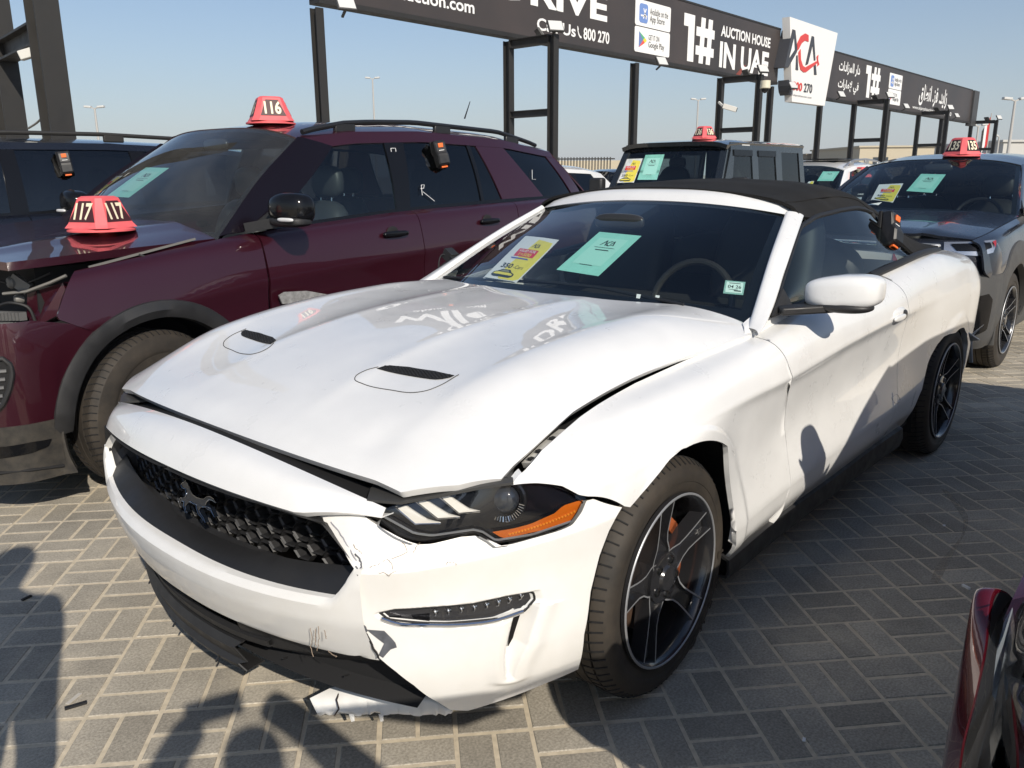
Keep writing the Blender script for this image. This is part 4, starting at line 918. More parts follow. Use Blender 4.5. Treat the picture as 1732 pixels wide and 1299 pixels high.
# hidden under the parked cars: keep them in the joined mesh only
def covered(c): return (-3.6 < c[0] < .35 and abs(c[1]) < .72) or (-3.8 < c[0] < .6 and abs(c[1]+2.7) < .8)
cand.sort(key=lambda t: t[0])
singles = [t for t in cand if t[3] and not covered(t[1])][:300]; ids = {id(t) for t in singles}
for d_, c, a, v in singles:
    o = bpy.data.objects.new('paver', PMESH[rng.integers(len(PMESH))]); COL.objects.link(o); o.parent = pav; o.location = (c[0]+rng.normal(0, .0007), c[1]+rng.normal(0, .0007), rng.uniform(-.0007, .0007)); o.rotation_euler = (rng.normal(0,.0022), rng.normal(0,.0022), a+rng.normal(0, .004)+(math.pi if rng.random() < .5 else 0))
mb = MB()
for t in cand:
    if id(t) in ids: continue
    d_, c, a, v = t; V, F = KINDS[rng.integers(len(KINDS))]; F = F[:5]; a = a+rng.normal(0, .004); ca, sa = math.cos(a), math.sin(a); dz = rng.uniform(-.0007, .0007)
    mb.add([(c[0]+x*ca-y*sa, c[1]+x*sa+y*ca, z+dz) for x, y, z in V[:8]], F)
tag(mb.obj('paver_field', PAV2, pav, smooth=False), kind='stuff')
# ================================================================== billboard
BOARDM = mat('board_print', (.040,.036,.036), .45, col2=(.062,.050,.047), nscale=.35, spec=.4)
BWHITE = mat('board_white', (.80,.80,.79), .5); STEEL = mat('black_steel', (.020,.019,.018), .5, rvar=.2, nscale=6); BRED = mat('board_red', (.62,.06,.05), .45)
YB = -13.7
bb = thing('billboard', 'long dark advertising billboard with white lettering and a white logo panel on black steel legs', 'billboard', (0,YB,0))
def bpart(mb, name, m, parent=bb, **k):
    mb.v = [(x, y-YB, z) for x, y, z in mb.v]; return mb.obj(name, m, parent, **k)
def zl(x): return (5.06-.0*x if x > -33 else 4.86)
mb = MB(); mb.box((-21.0,YB-.15,6.14), (22.8,.30,2.06)); b1 = bpart(mb, 'board', BOARDM, smooth=False)
mb = MB(); mb.box((-50.1,YB-.15,5.87), (26.4,.30,2.06)); b2 = bpart(mb, 'board', BOARDM, smooth=False)
mb = MB(); mb.box((-63.9,YB-.05,5.75), (1.3,.35,2.3)); bpart(mb, 'board_end_panel', mat('end_panel', (.045,.045,.045), .5), smooth=False)
for x0, x1, z in ((-9.6,-32.4,5.08),(-37.2,-63.2,4.82)):
    mb = MB(); mb.box(((x0+x1)/2,YB-.15,z), (abs(x1-x0),.36,.10)); bpart(mb, 'bottom_rail', STEEL, smooth=False)
    mb = MB(); mb.box(((x0+x1)/2,YB-.15,z+2.12-.03), (abs(x1-x0),.34,.06)); bpart(mb, 'top_rail', STEEL, smooth=False)
# board text reads from the lot side: x decreases to the right
def bfn(x, z, off=.0): return (x, YB+.004+off, z)
def btext(body, x0, x1, z0, z1, m, name='lettering', parent=bb, bold=.012, off=.006, mirrorx=False):
    v, f = text_mesh(body, 1., offset=bold)
    if len(v) == 0: return None
    lo, hi = v.min(0), v.max(0); s_ = (v-lo)/(hi-lo+1e-9)
    mb = MB(); mb.add([bfn(x0+(x1-x0)*p[0], z0+(z1-z0)*p[1], off) for p in s_], f)
    return bpart(mb, name, m, parent, smooth=False)
def bquad(pts, m, name, off=.004, parent=bb):
    mb = MB(); n = len(pts); mb.add([bfn(x, z, off) for x, z in pts]+[bfn(x, z, 0) for x, z in pts], fill_poly([(x, z, 0) for x, z in pts])+[(i, (i+1)%n, n+(i+1)%n, n+i) for i in range(n)])
    return bpart(mb, name, m, parent, smooth=False)
def rrect(x0, x1, z0, z1, r, n=5):
    P = []
    for cx, cz, a0 in ((x1+r*(1 if x0 > x1 else -1), z1-r, 0), (x0+r*(-1 if x0 > x1 else 1), z1-r, 90), (x0+r*(-1 if x0 > x1 else 1), z0+r, 180), (x1+r*(1 if x0 > x1 else -1), z0+r, 270)):
        for k in range(n): t = R(a0+90*k/(n-1)); P.append((cx+r*math.cos(t)*(-1 if x0 > x1 else 1), cz+r*math.sin(t)))
    return P
btext('www.alqaryahauction.com', -4.3-4.6, -14.38, 5.33, 5.72, BWHITE, bold=.02)
btext('WIN. DRIVE', -10.2, -20.18, 5.93, 6.72, BWHITE, bold=.035)
btext('Call Us', -16.86, -18.62, 5.34, 5.66, BWHITE, bold=.02); btext('800 270', -19.0, -20.32, 5.32, 5.66, BWHITE, bold=.025)
def phone(x, z, h, m):
    P = [(.0,1.),(.12,.98),(.30,.72),(.22,.62),(.36,.38),(.62,.12),(.74,.18),(.98,.02),(.86,-.06),(.60,-.04),(.28,.18),(.06,.55)]
    bquad([(x-p*h*.75, z+q*h) for p, q in P], m, 'phone_mark')
phone(-18.7, 5.36, .30, BWHITE)
for k, (x0, x1) in enumerate(((-21.7,-23.82),(-46.1,-48.2))):
    dz = -.20 if k else 0
    for row, (z0, z1) in enumerate(((6.06+dz,6.83+dz),(5.27+dz,6.03+dz))):
        L = abs(x1-x0); bdg = bquad(rrect(x0, x1, z0, z1, .07), BWHITE, 'store_badge', .012)
        if row == 0:
            bquad(rrect(x0-.22, x0-.72, z0+.10, z1-.10, .10), mat('store_blue', (.16,.26,.55), .4), 'store_icon', .020)
            for pts in ([(-.47,.22),(-.43,.24),(-.58,.60),(-.62,.58)],[(-.47,.60),(-.43,.58),(-.60,.22),(-.64,.24)],[(-.30,.30),(-.66,.30),(-.66,.36),(-.30,.36)]):
                bquad([(x0+p, z0+q*.85+.03) for p, q in pts], BWHITE, 'icon_stroke', .026)
            btext('Available on the', x0-.84, x0-1.95, z0+.40, z0+.60, mat('badge_grey', (.12,.12,.12), .5), 'badge_text', bold=.0, off=.020); btext('App Store', x0-.84, x0-1.74, z0+.12, z0+.38, MATS['badge_grey'], 'badge_text', bold=.008, off=.020)
        else:
            for col, pts in (((.14,.20,.42),[(-.24,.14),(-.24,.62),(-.48,.38)]),((.75,.10,.08),[(-.24,.14),(-.48,.38),(-.58,.30)]),((.10,.40,.20),[(-.24,.62),(-.48,.38),(-.58,.46)]),((.85,.60,.05),[(-.48,.38),(-.58,.30),(-.70,.38),(-.58,.46)])):
                bquad([(x0+p, z0+q) for p, q in pts], mat('play_%d' % int(col[0]*100), col, .4), 'store_icon', .020)
            btext('GET IT ON', x0-.80, x0-1.45, z0+.42, z0+.58, MATS['badge_grey'], 'badge_text', bold=.0, off=.020); btext('Google Play', x0-.80, x0-1.78, z0+.14, z0+.38, MATS['badge_grey'], 'badge_text', bold=.008, off=.020)
for x0, dz, w in ((-24.72,0,1.),(-42.55,-.10,1.)):
    bquad([(x0-.0, 6.80+dz), (x0-.72, 6.80+dz), (x0-.72, 5.28+dz), (x0-.30, 5.28+dz), (x0-.30, 6.40+dz), (x0-.0, 6.40+dz)], BWHITE, 'lettering', .008)
    h0 = x0-.86
    for a in (.26, .78): bquad([(h0-a-.06, 6.80+dz), (h0-a-.36, 6.80+dz), (h0-a-.28, 5.28+dz), (h0-a+.02, 5.28+dz)], BWHITE, 'lettering', .008)
    for z in (6.32, 5.70): bquad([(h0, z+dz+.15), (h0-1.3, z+dz+.15), (h0-1.3, z+dz-.15), (h0, z+dz-.15)], BWHITE, 'lettering', .0085)
btext('AUCTION HOUSE', -27.36, -31.5, 6.35, 6.73, BWHITE, bold=.03); btext('IN UAE', -27.34, -31.45, 5.27, 6.18, BWHITE, bold=.035)
bquad([(-28.6,5.07),(-29.3,5.5),(-29.5,5.55),(-29.0,5.07)], mat('board_flame', (.22,.05,.035), .5), 'red_streak', .003)
# Arabic lines as presentation forms in visual order
btext('\uFE95\uFE8D\uFEA9\uFE8D\uFEB0\uFEE4\uFEDF\uFE8D \uFEAD\uFE8D\uFEA9', -38.95, -41.7, 6.02, 6.60, BWHITE, bold=.025)
btext('\uFE95\uFE8D\uFEAD\uFE8E\uFEE3\uFEF9 \uFEF2\uFED3', -39.0, -41.7, 5.20, 5.80, BWHITE, bold=.025)
btext('\uFED6\uFEE0\uFEC4\uFEE7\uFE8D .\uFEB0\uFED3 .\uFEAA\uFEF3\uFE8D\uFEAF', -51.5, -57.2, 5.30, 6.50, BWHITE, bold=.025)
btext('www.alqaryahauction.com', -50.5, -55.5, 5.0, 5.24, BWHITE, bold=.01); btext('800 270', -56.2, -58.6, 5.0, 5.24, BWHITE, bold=.015)
# white logo panel
P = [(-32.16,7.56),(-37.29,7.53),(-36.49,4.40),(-32.97,4.37)]
mb = MB(); mb.add([(x, YB+.45, z) for x, z in P]+[(x, YB+.13, z) for x, z in P], [(0,1,2,3),(7,6,5,4)]+[(i, 4+i, 4+(i+1)%4, (i+1)%4) for i in range(4)])
lp = bpart(mb, 'logo_panel', mat('panel_white', (.76,.75,.73), .5), smooth=False)
LG = mat('logo_grey', (.045,.047,.055), .45); LRED = mat('logo_red', (.60,.055,.045), .4)
def lpx(L): return [(at(u, v, y=YB+.46)[0], at(u, v, y=YB+.46)[2]) for u, v in L]
def crop(L): return [(1290+x*140/957, 10+y*190/1299) for x, y in L]
for m_, L in ((LG,[(345,270),(376,283),(398,500),(392,535),(292,715),(252,705)]),(mat('logo_white', (.78,.77,.75), .5),[(357,378),(364,510),(305,598)]),(LG,[(388,575),(402,570),(408,745),(380,738)]),(LG,[(568,348),(592,357),(608,630),(592,632),(576,450),(522,672),(494,686)]),(LG,[(590,690),(612,680),(622,797),(594,795)]),
    (LRED,[(395,520),(400,430),(440,350),(490,318),(528,338),(528,415),(488,400),(450,430),(415,500)]),(LRED,[(412,540),(436,500),(440,620),(462,690),(490,712),(620,640),(630,660),(500,765),(470,768),(435,735),(416,640)]),(LRED,[(622,590),(642,566),(638,620),(652,680),(628,698),(634,672),(626,620)])):
    L2 = lpx(crop(L)); bquad(L2, m_, 'logo_stroke', .47+(.006 if m_ is MATS['logo_white'] else .003*(m_ is LRED)), lp)
def ptext(body, L, m, bold): 
    q = lpx(L); return btext(body, q[0][0], q[1][0], (q[0][1]+q[1][1])/2, q[2][1], m, 'logo_text', lp, bold, .468)
ptext('800', [(1340,152),(1356,155),(1340,137)], BRED, .03); ptext('270', [(1359,156),(1373,158),(1359,140)], LG, .02); ptext('www.alqaryahauction.com', [(1332,160.5),(1372,168.5),(1332,157)], LG, .0)
q = lpx([(1334,135),(1338,150)]); bquad([(q[0][0]-p*.42, q[0][1]+(r_-1)*.55) for p, r_ in [(.0,1.),(.3,.9),(.35,.6),(.5,.3),(.8,.2),(1.,.05),(.7,-.05),(.3,.2),(.05,.6)]], LG, 'phone_mark', .466, lp)
# legs
def ibeam(mb, a, b, w=.2, up=(0,1,0)):
    mb.bar(a, b, .02, w, up); a = np.array(a, float); b = np.array(b, float); u = np.array(up, float)
    for s_ in (-1, 1): mb.bar(a+u*s_*w/2, b+u*s_*w/2, w, .022, up)
    return mb
for x in (-9.65,-22.0,-32.15,-37.45,-46.9,-57.2): bpart(ibeam(MB(), (x,YB-.15,-.02), (x,YB-.15,4.95)), 'leg', STEEL, smooth=False)
LIGHTS = []
for x in (-15.85,-27.85,-41.8,-52.4,-64.5):
    fr = bpart(ibeam(MB(), (x,YB-.15,-.02), (x,YB-.15,4.95)), 'leg', STEEL, smooth=False); bpart(ibeam(MB(), (x,YB+1.4,-.02), (x,YB+1.4,4.95)), 'leg', STEEL, smooth=False)
    bpart(ibeam(MB(), (x,YB-.05,4.86), (x,YB+1.3,4.86), .2, (0,0,1)), 'cross_beam', STEEL, smooth=False); bpart(ibeam(MB(), (x,YB-.05,3.05), (x,YB+1.3,3.05), .16, (0,0,1)), 'cross_beam', STEEL, smooth=False)
    LIGHTS += [(x+.1,YB+1.55,5.12,-.5,'front'),(x-.25,YB+.75,5.05,.9,'side')]
for x in (-9.7,-22.3,-32.5,-37.9,-47.4,-57.6): LIGHTS.append((x-.2,YB+.55,4.98,-.3,'single'))
LAMPW = mat('floodlight_glass', (.62,.62,.60), .25, coat=.5); LAMPB = mat('floodlight_case', (.05,.05,.05), .5)
def flood(loc, rz, tilt, label):
    t = thing('floodlight', label, 'floodlight', loc, rz, 'floodlights along the billboard')
    M = Matrix.Rotation(tilt, 3, 'X')
    mb = MB(); mb.box((0,0,0), (.42,.07,.34), M); mb.obj('case', LAMPB, t, bevel=.015)
    mb = MB(); mb.box(M@Vector((0,.038,0)), (.37,.008,.29), M); mb.obj('lamp_glass', LAMPW, t, smooth=False)
    mb = MB(); mb.bar((0,-.02,-.10), (0,-.25,-.22), .05, .04); mb.obj('bracket', LAMPB, t, smooth=False)
    return t
WHERE = {-15.85:'nearest frame, under the phone number', -27.85:'frame left of the logo panel', -41.8:'frame under the Arabic lettering', -52.4:'frame under the web address', -64.5:'farthest frame past the board end', -9.7:'leg at the near end of the board', -22.3:'single leg under the store badges', -32.5:'single leg left of the white logo panel', -37.9:'single leg right of the white logo panel', -47.4:'single leg under the right store badges', -57.6:'last single leg under the right board'}
HOW = {'front':'pale floodlight on the outer post of the ','side':'pale floodlight on the crossbeam of the ','single':'pale floodlight on a short arm at the '}
for (x, y, z, rz, kd) in LIGHTS:
    k = min(WHERE, key=lambda q: abs(q-x)); flood((x,y,z), rz, R(35), HOW[kd]+WHERE[k])
# the nearer steel tower at the left edge
TX, TY = -1.13, -6.35
tw = thing('steel_tower', 'pair of black steel posts with a crossbeam at the left edge of the lot', 'tower', (TX,TY,0))
def tp(mb, name, m, **k): mb.v = [(x-TX, y-TY, z) for x, y, z in mb.v]; return mb.obj(name, m, tw, **k)
a = at(98,215,d=8.2); b_ = at(22,215,d=9.5)
tp(ibeam(MB(), (a[0],a[1],-.02), (a[0],a[1],5.6), .23), 'post', STEEL, smooth=False); tp(ibeam(MB(), (b_[0],b_[1],-.02), (b_[0],b_[1],5.6), .23), 'post', STEEL, smooth=False)
c = at(85,65,d=8.35)
tp(ibeam(MB(), (a[0],a[1]-.1,c[2]), (b_[0],b_[1]+.1,c[2]), .19, (0,0,1)), 'cross_beam', STEEL, smooth=False); tp(ibeam(MB(), (a[0],a[1]-.1,5.5), (b_[0],b_[1]+.1,5.5), .19, (0,0,1)), 'cross_beam', STEEL, smooth=False)
L = [at(48,217,d=9.2), at(62,208,d=9.), at(78,190,d=8.7), at(90,170,d=8.4), at(97,168,d=8.2)]; tag(MB().tube(resample(np.array(L), 20, True), .011, 6).obj('cable', mat('cable_grey', (.20,.19,.17), .6)), 'grey cable slung between the two left tower posts', 'cable')
def cctv(p, aim, label, s_=1.):
    t = thing('security_camera', label, 'camera', p); d = Vector(aim).normalized()
    mb = MB(); mb.bar(Vector((0,0,0)), d*.26*s_, .09*s_, .09*s_); mb.obj('housing', mat('camera_white', (.62,.61,.57), .4), t, bevel=.01)
    mb = MB(); mb.bar(d*.262*s_, d*.268*s_, .075*s_, .075*s_); mb.obj('lens', BLKGL, t)
    mb = MB(); mb.bar(-d*.02, -d*.02+Vector((-.02,-.09,.07))*s_, .035*s_, .035*s_); mb.obj('bracket', MATS['camera_white'], t)
    return t
cctv(at(78,82,d=8.2), -RT*.9-UP*.35-FW*.15, 'white bullet camera on the left steel tower')
cctv(at(1223,179,d=24.5), RT*.9-UP*.35-FW*.2, 'white bullet camera on a billboard leg beside the phone number panel', 1.6)
t = thing('dome_camera', 'cream dome camera hanging beside the frame left of the white logo panel', 'camera', at(1294,150,d=27)); mb = MB(); mb.lathe([(.25,.02),(.25,.16),(.02,.17),(.0,.15)], 20, 'z'); mb.obj('housing', mat('dome_cream', (.62,.58,.45), .4), t); mb = MB(); mb.lathe([(.0,.14),(-.09,.11),(-.14,.02)], 20, 'z'); mb.obj('dome', BLKGL, t)
# ================================================================== far background
POLE = mat('pole_grey', (.42,.41,.39), .5)
def lightpole(u, v, d, label, n=2, sc=1.):
    p = at(u, v, d=d); t = thing('light_pole', label, 'street light', (p[0],p[1],0), 0, 'light poles beyond the lot')
    mb = MB(); mb.tube([(0,0,-.1),(0,0,p[2])], [.16*sc,.09*sc], 10); mb.obj('pole', POLE, t)
    for k in range(n):
        s_ = -1 if k == 0 else 1; e = RT*s_*(.75 if n == 2 else .4)*sc
        mb = MB(); mb.bar((0,0,p[2]), (e[0]*.5,e[1]*.5,p[2]+.15*sc), .10*sc, .10*sc); mb.obj('lamp_arm', POLE, t)
        mb = MB(); mb.bar((e[0]*.4,e[1]*.4,p[2]+.16*sc), (e[0]*1.3,e[1]*1.3,p[2]+.22*sc), .42*sc, .20*sc); mb.obj('lamp_head', mat('lamp_head_grey', (.55,.55,.53), .4), t, bevel=.05)
    return t
lightpole(630,134,110,'tall pale light pole behind the burgundy vehicle roof'); lightpole(160,184,80,'double street lamp showing only its heads beside the left tower'); lightpole(1181,170,95,'light pole seen between two legs left of the logo panel',2,.9); lightpole(1717,171,70,'light pole at the far right edge above the grey building',2,1.1); lightpole(1690,232,60,'short pole with a square lamp near the far right building',1,.6)
lightpole(1655,214,62,'small lamp pole between the last billboard legs',2,.7)
bm = mat('beige_render', (.48,.42,.31), .8)
def bld(u0, u1, v, d, name, label, m, depth=14, roof=None):
    a = at(u0, v, d=d); b = at(u1, v, d=d); h = (a[2]+b[2])/2; t = thing(name, label, 'building', (a[0],a[1],0)); e = (b-a)[:2]; L = np.linalg.norm(e); rz = math.atan2(e[1], e[0]); t.rotation_euler = (0,0,rz)
    n_ = -1 if np.dot(np.array((-math.sin(rz), math.cos(rz))), FW[:2]) > 0 else 1
    mb = MB(); mb.box((L/2,-n_*depth/2,h/2), (L,depth,h)); mb.obj('wall', m, t, smooth=False); mb = MB(); mb.box((L/2,-n_*depth/2,h+.12), (L+.5,depth+.5,.24)); mb.obj('roof', roof or m, t, smooth=False)
    k = int(L/6)
    for i in range(k):
        x = (i+.5)*L/k; mb = MB(); mb.box((x,n_*.02,h*.62), (2.2,.10,h*.22)); f = mb.obj('window', mat('far_window', (.05,.06,.07), .2), t, smooth=False)
    return t
bld(1455,1600,249,120,'warehouse','long beige warehouse far behind the second row', bm, 20); bld(1365,1470,262,140,'warehouse','low brown shed behind the white roof', mat('brown_shed', (.24,.20,.15), .8), 20)
bld(1698,1760,240,95,'warehouse','pale grey and white building at the right edge', mat('pale_wall', (.50,.49,.46), .8), 16)
# boundary fence seen in the gap right of the burgundy vehicle
a = at(930,266,d=46); b_ = at(1040,270,d=46)
fz = a[2]; fe = thing('boundary_fence', 'black picket fence in front of a pale wall beyond the gap', 'fence', (a[0],a[1],0)); e = (b_-a); L = np.linalg.norm(e[:2]); fe.rotation_euler = (0,0,math.atan2(e[1], e[0]))
for z in (fz-.1, .3): mb = MB(); mb.box((L/2,0,z), (L,.05,.07)); mb.obj('rail', STEEL, fe, smooth=False)
pm = None
for i in range(int(L/.17)):
    if pm is None: o = MB().box((0,0,0), (.06,.05,fz)).obj('picket', STEEL, fe, smooth=False); pm = o.data
    else: o = bpy.data.objects.new('picket', pm); COL.objects.link(o); o.parent = fe
    o.location = (i*.17,.06,fz/2)
q = at(920,272,d=52); q2 = at(1050,275,d=52); mb = MB(); mb.bar((q[0],q[1],q[2]/2), (q2[0],q2[1],q[2]/2), .25, q[2]); w_ = mb.obj('boundary_wall', bm, None, smooth=False); tag(w_, 'cream boundary wall behind the black picket fence', 'wall')
# flag
p = at(1668,262,d=66); t = thing('flag', 'red white and black national flag on a pole behind the last billboard frame', 'flag', (p[0],p[1],0)); mb = MB(); mb.tube([(0,0,0),(0,0,p[2]+3.2)], .04, 6); mb.obj('pole', POLE, t)
for col, o0, o1 in (((.5,.02,.02),0,.22),((.7,.7,.7),.22,.42),((.02,.02,.02),.42,.58)):
    mb = MB(); X = [np.array((0,0,p[2]+3.0))-RT*o0+np.array((0,0,-o0*2)), np.array((0,0,p[2]+3.0))-RT*o1+np.array((0,0,-o1*2)), np.array((0,0,p[2]+.6))-RT*o1+np.array((0,0,-o1*1.2)), np.array((0,0,p[2]+.9))-RT*o0+np.array((0,0,-o0))]
    n_ = FW*.03; mb.add(X+[x+n_ for x in X], [(0,1,2,3),(7,6,5,4),(0,4,5,1),(1,5,6,2),(2,6,7,3),(3,7,4,0)]); mb.obj('cloth', mat('flag_%d' % int(col[0]*100), col, .8), t, smooth=False)
# ================================================================== people who only cast shadows into the frame (they stand where they stood)
def person(loc, rz, label, arms='down', h=1.72, shirt=(.05,.06,.09)):
    t = thing('person', label, 'person', loc, rz)
    k = h/1.75; J = {'pel':(0,0,.95),'ch':(0,0,1.25),'nk':(0,0,1.47),'hd0':(0,.01,1.56),'hd1':(0,.015,1.70),'lh':(-.09,0,.90),'rh':(.09,0,.90),'lk':(-.11,.02,.50),'rk':(.11,.02,.50),'lf':(-.12,-.01,.07),'rf':(.12,-.01,.07),'lt':(-.13,.14,.04),'rt':(.13,.14,.04),'ls':(-.19,0,1.42),'rs':(.19,0,1.42)}
    if arms == 'down': J.update(le=(-.25,-.03,1.12), re=(.25,-.03,1.12), lw=(-.25,.05,.88), rw=(.25,.05,.88), lh2=(-.24,.08,.78), rh2=(.24,.08,.78))
    else: J.update(le=(-.33,.16,1.27), re=(.33,.16,1.27), lw=(-.17,.36,1.44), rw=(.17,.36,1.44), lh2=(-.09,.42,1.50), rh2=(.09,.42,1.50))
    Rd = {'pel':.17,'ch':.18,'nk':.06,'hd0':.085,'hd1':.085,'lh':.10,'rh':.10,'lk':.065,'rk':.065,'lf':.05,'rf':.05,'lt':.04,'rt':.04,'ls':.08,'rs':.08,'le':.065,'re':.065,'lw':.048,'rw':.048,'lh2':.05,'rh2':.05}
    ed = [('pel','ch'),('ch','nk'),('nk','hd0'),('hd0','hd1'),('pel','lh'),('lh','lk'),('lk','lf'),('lf','lt'),('pel','rh'),('rh','rk'),('rk','rf'),('rf','rt'),('ch','ls'),('ls','le'),('le','lw'),('lw','lh2'),('ch','rs'),('rs','re'),('re','rw'),('rw','rh2')]
    names = list(J); me = bpy.data.meshes.new('body'); me.from_pydata([tuple(c*k for c in J[n]) for n in names], [(names.index(a), names.index(b)) for a, b in ed], [])
    o = bpy.data.objects.new('body', me); COL.objects.link(o); o.parent = t; me.materials.append(mat('cloth_%d' % int(shirt[2]*1000), shirt, .85))
    sk = o.modifiers.new('skin', 'SKIN'); me.skin_vertices[0]
    for i, n in enumerate(names):
        r = Rd[n]*k; me.skin_vertices[0].data[i].radius = (r, r*(.72 if n in ('pel','ch') else 1.))
    me.skin_vertices[0].data[0].use_root = True
    s2 = o.modifiers.new('sub', 'SUBSURF'); s2.levels = 2; s2.render_levels = 2
    return t
person((2.00,2.42,0), math.atan2(.35, -.94), 'person behind the viewpoint holding a phone up with both hands', 'up', 1.70)
person((2.08,.86,0), math.atan2(-FW[0], FW[1])-.2, 'person standing at the left outside the view with arms down', 'down', 1.80, (.5,.5,.48))
t = thing('phone', 'dark phone held up in both hands behind the viewpoint', 'phone', tuple(CC-FW*.05-np.array((0,0,.012))), math.atan2(.35, -.94)); MB().box((0,-.01,.02), (.155,.008,.075)).obj('phone_case', BLKGL, t, bevel=.003)
# ================================================================== the other vehicles
def smooth(P, n=40): return resample(np.array(P, float), n, True)
def vehicle(name, label, ox, oy, D, paint, group=None, rz=0.):
    """D: dimensions in the vehicle's own frame (x forward from its front axle, y to its driver side).
    Builds body panels, glass, lamps, wheels, cabin; returns (root, dict of surfaces in world coordinates)."""
    t = thing(name, label, 'car', (ox, oy, 0), rz, group)
    W = D['w']/2; zb = D['belt']; xs = D['xs']
    sill = D.get('sill', .30); zs = D.get('zsill', sill)
    clad = D.get('clad', BLKPL); nose = D['nose']; tail = D['tail']; axR = D['axr']; ar = D['arch']
    beltz = lambda x: float(np.interp(x, *D['beltc'][::-1])) if False else float(np.interp(-x, [-p[0] for p in D['beltc']], [p[1] for p in D['beltc']]))
    def taper(x):
        f = 1.
        if x > .35: f -= D.get('tf', .11)*((x-.35)/(nose-.35))**2
        if x < axR-.3: f -= D.get('tr', .10)*((axR-.3-x)/(axR-.3-tail))**2
        return f
    st = []
    for x in np.linspace(nose-.10, tail+.10, 17):
        k = taper(x); b = beltz(x)
        st.append((x, [((W-.115)*k, b), ((W-.055)*k, b-.035), ((W-.025)*k, b-.12), (W*k, b-.24), ((W-.012)*k, b-.36), ((W-.008)*k, .56), ((W-.012)*k, .42), ((W-.06)*k, zs)]))
    S_ = xsurf(st, rows_break=D.get('brk', (3,)))
    def archp(cx, t0, t1, n=26): return xz(S_, [(cx+ar*math.cos(a), D['wr']+ar*math.sin(a)-.0) for a in np.linspace(R(t0), R(t1), n)])
    a_lo = math.degrees(math.asin(np.clip((zs+.02-D['wr'])/ar, -1, 1)))
    doors = D['doors']
    fx = D.get('fend_x', nose-.12)
    # front wing
    fl = xz(S_, [(fx-.0, beltz(fx)-.0), (fx, .75), (ar+.10, .60), (ar*math.cos(R(a_lo)), zs+.02)])
    bot = np.vstack([archp(0, max(a_lo, 8), 180-a_lo), xz(S_, [(doors[0]+.02, zs)])])
    front_edge = D.get('wing_edge')
    top = [(fx, 0.), ((fx+doors[0])/2, 0.), (doors[0]+.0, 0.)]
    if front_edge is None: front_edge = xz(S_, [(ar*math.cos(R(max(a_lo, 8))), D['wr']+ar*math.sin(R(max(a_lo, 8)))), (ar*.8+.12, .62), (fx, .78), (fx, beltz(fx))])
    else: front_edge = xz(S_, front_edge); top = [tuple(front_edge[-1])]+[(doors[0], 0.)]; bot = np.vstack([[front_edge[0]], bot[D.get('wing_skip', 4):]])
    panel('wing', S_, bot, np.array(top), paint, t, 60, 26, d0=front_edge, gap=.003, mirror=True)
    for i in range(len(doors)-1):
        x0, x1 = doors[i], doors[i+1]
        rear_ = xz(S_, D['rear_door_cut']) if (i == len(doors)-2 and 'rear_door_cut' in D) else None
        xb1 = D['rear_door_cut'][-1][0] if rear_ is not None else x1
        panel('door', S_, np.array([(x0, 7.), (xb1, 7.)]), np.array([(x0, 0.), (x1, 0.)]), paint, t, 30, 30, d1=rear_[::-1] if rear_ is not None else None, gap=.003, mirror=True)
        c = S_.ev(x1+.24, 1.95); 
        for s_ in (1, -1):
            V, F = blob((c[0], (c[1]+.018)*s_, c[2]), (.105,.018,.018), e=3.2, n=10); link_mesh('door_handle', V, F, D.get('handle', paint), t, angle=0)
            V, F = blob((c[0]+.01, (c[1]-.002)*s_, c[2]+.01), (.05,.006,.034), e=2, n=8); link_mesh('handle_cup', V, F, DARKIN, t, angle=0)
    xr = doors[-1]
    bot = np.vstack([xz(S_, [(xr, zs)]) if xr > axR+ar else xz(S_, [(xr, D['wr']+math.sqrt(max(0, ar**2-(xr-axR)**2)))]), xz(S_, [(axR+ar*math.cos(a), D['wr']+ar*math.sin(a)) for a in np.linspace(R(a_lo) if xr > axR+ar else math.acos(np.clip((xr-axR)/ar, -1, 1)), R(180-a_lo), 24)]), xz(S_, [(tail+.12, zs+.1)])])
    rd = xz(S_, D['rear_door_cut']) if 'rear_door_cut' in D else None
    if rd is not None: bot = np.vstack([xz(S_, [D['rear_door_cut'][-1]]), bot[1:]])
    panel('rear_quarter', S_, bot, np.array([(xr, 0.), (tail+.10, 0.)]), paint, t, 50, 26, d0=rd[::-1] if rd is not None else None, gap=.003, mirror=True)
    # wheel arch trim, sill trim
    if D.get('trim', True):
        for s_ in (1, -1):
            for cx in (0, axR):
                rows = []
                for rr, oo in ((ar-.012, -.03), (ar-.006, .012), (ar+.03, .022), (ar+D.get('trimw', .075), .010), (ar+D.get('trimw', .075)+.004, -.004)):
                    L = []
                    for a in np.linspace(R(a_lo+4), R(176-a_lo), 34):
                        x = cx+rr*math.cos(a); z = D['wr']+rr*math.sin(a); q = S_.ev(x, find_b(S_, x, z)); L.append((x, (q[1]+oo)*s_, z))
                    rows.append(L)
                sheet('arch_trim', np.array(rows).transpose(1,0,2), clad, t, out=(0,s_,0), flange=.01, angle=40)
            L = []
            for x in np.linspace(-ar+.02, axR+ar-.02, 20):
                q = S_.ev(x, 7.); L.append([(x, (q[1]+.022)*s_, zs+.14), (x, (q[1]+.028)*s_, zs+.02), (x, (q[1]+.0)*s_, zs-.06), (x, (q[1]-.12)*s_, zs-.07)])
            sheet('sill_trim', np.array(L), clad, t, out=(0,s_,0), flange=.01)
    # bonnet
    he = D.get('hood_edge', nose-.14); hz = D['hoodz']
    X = []
    ys = np.linspace(-1, 1, 31)
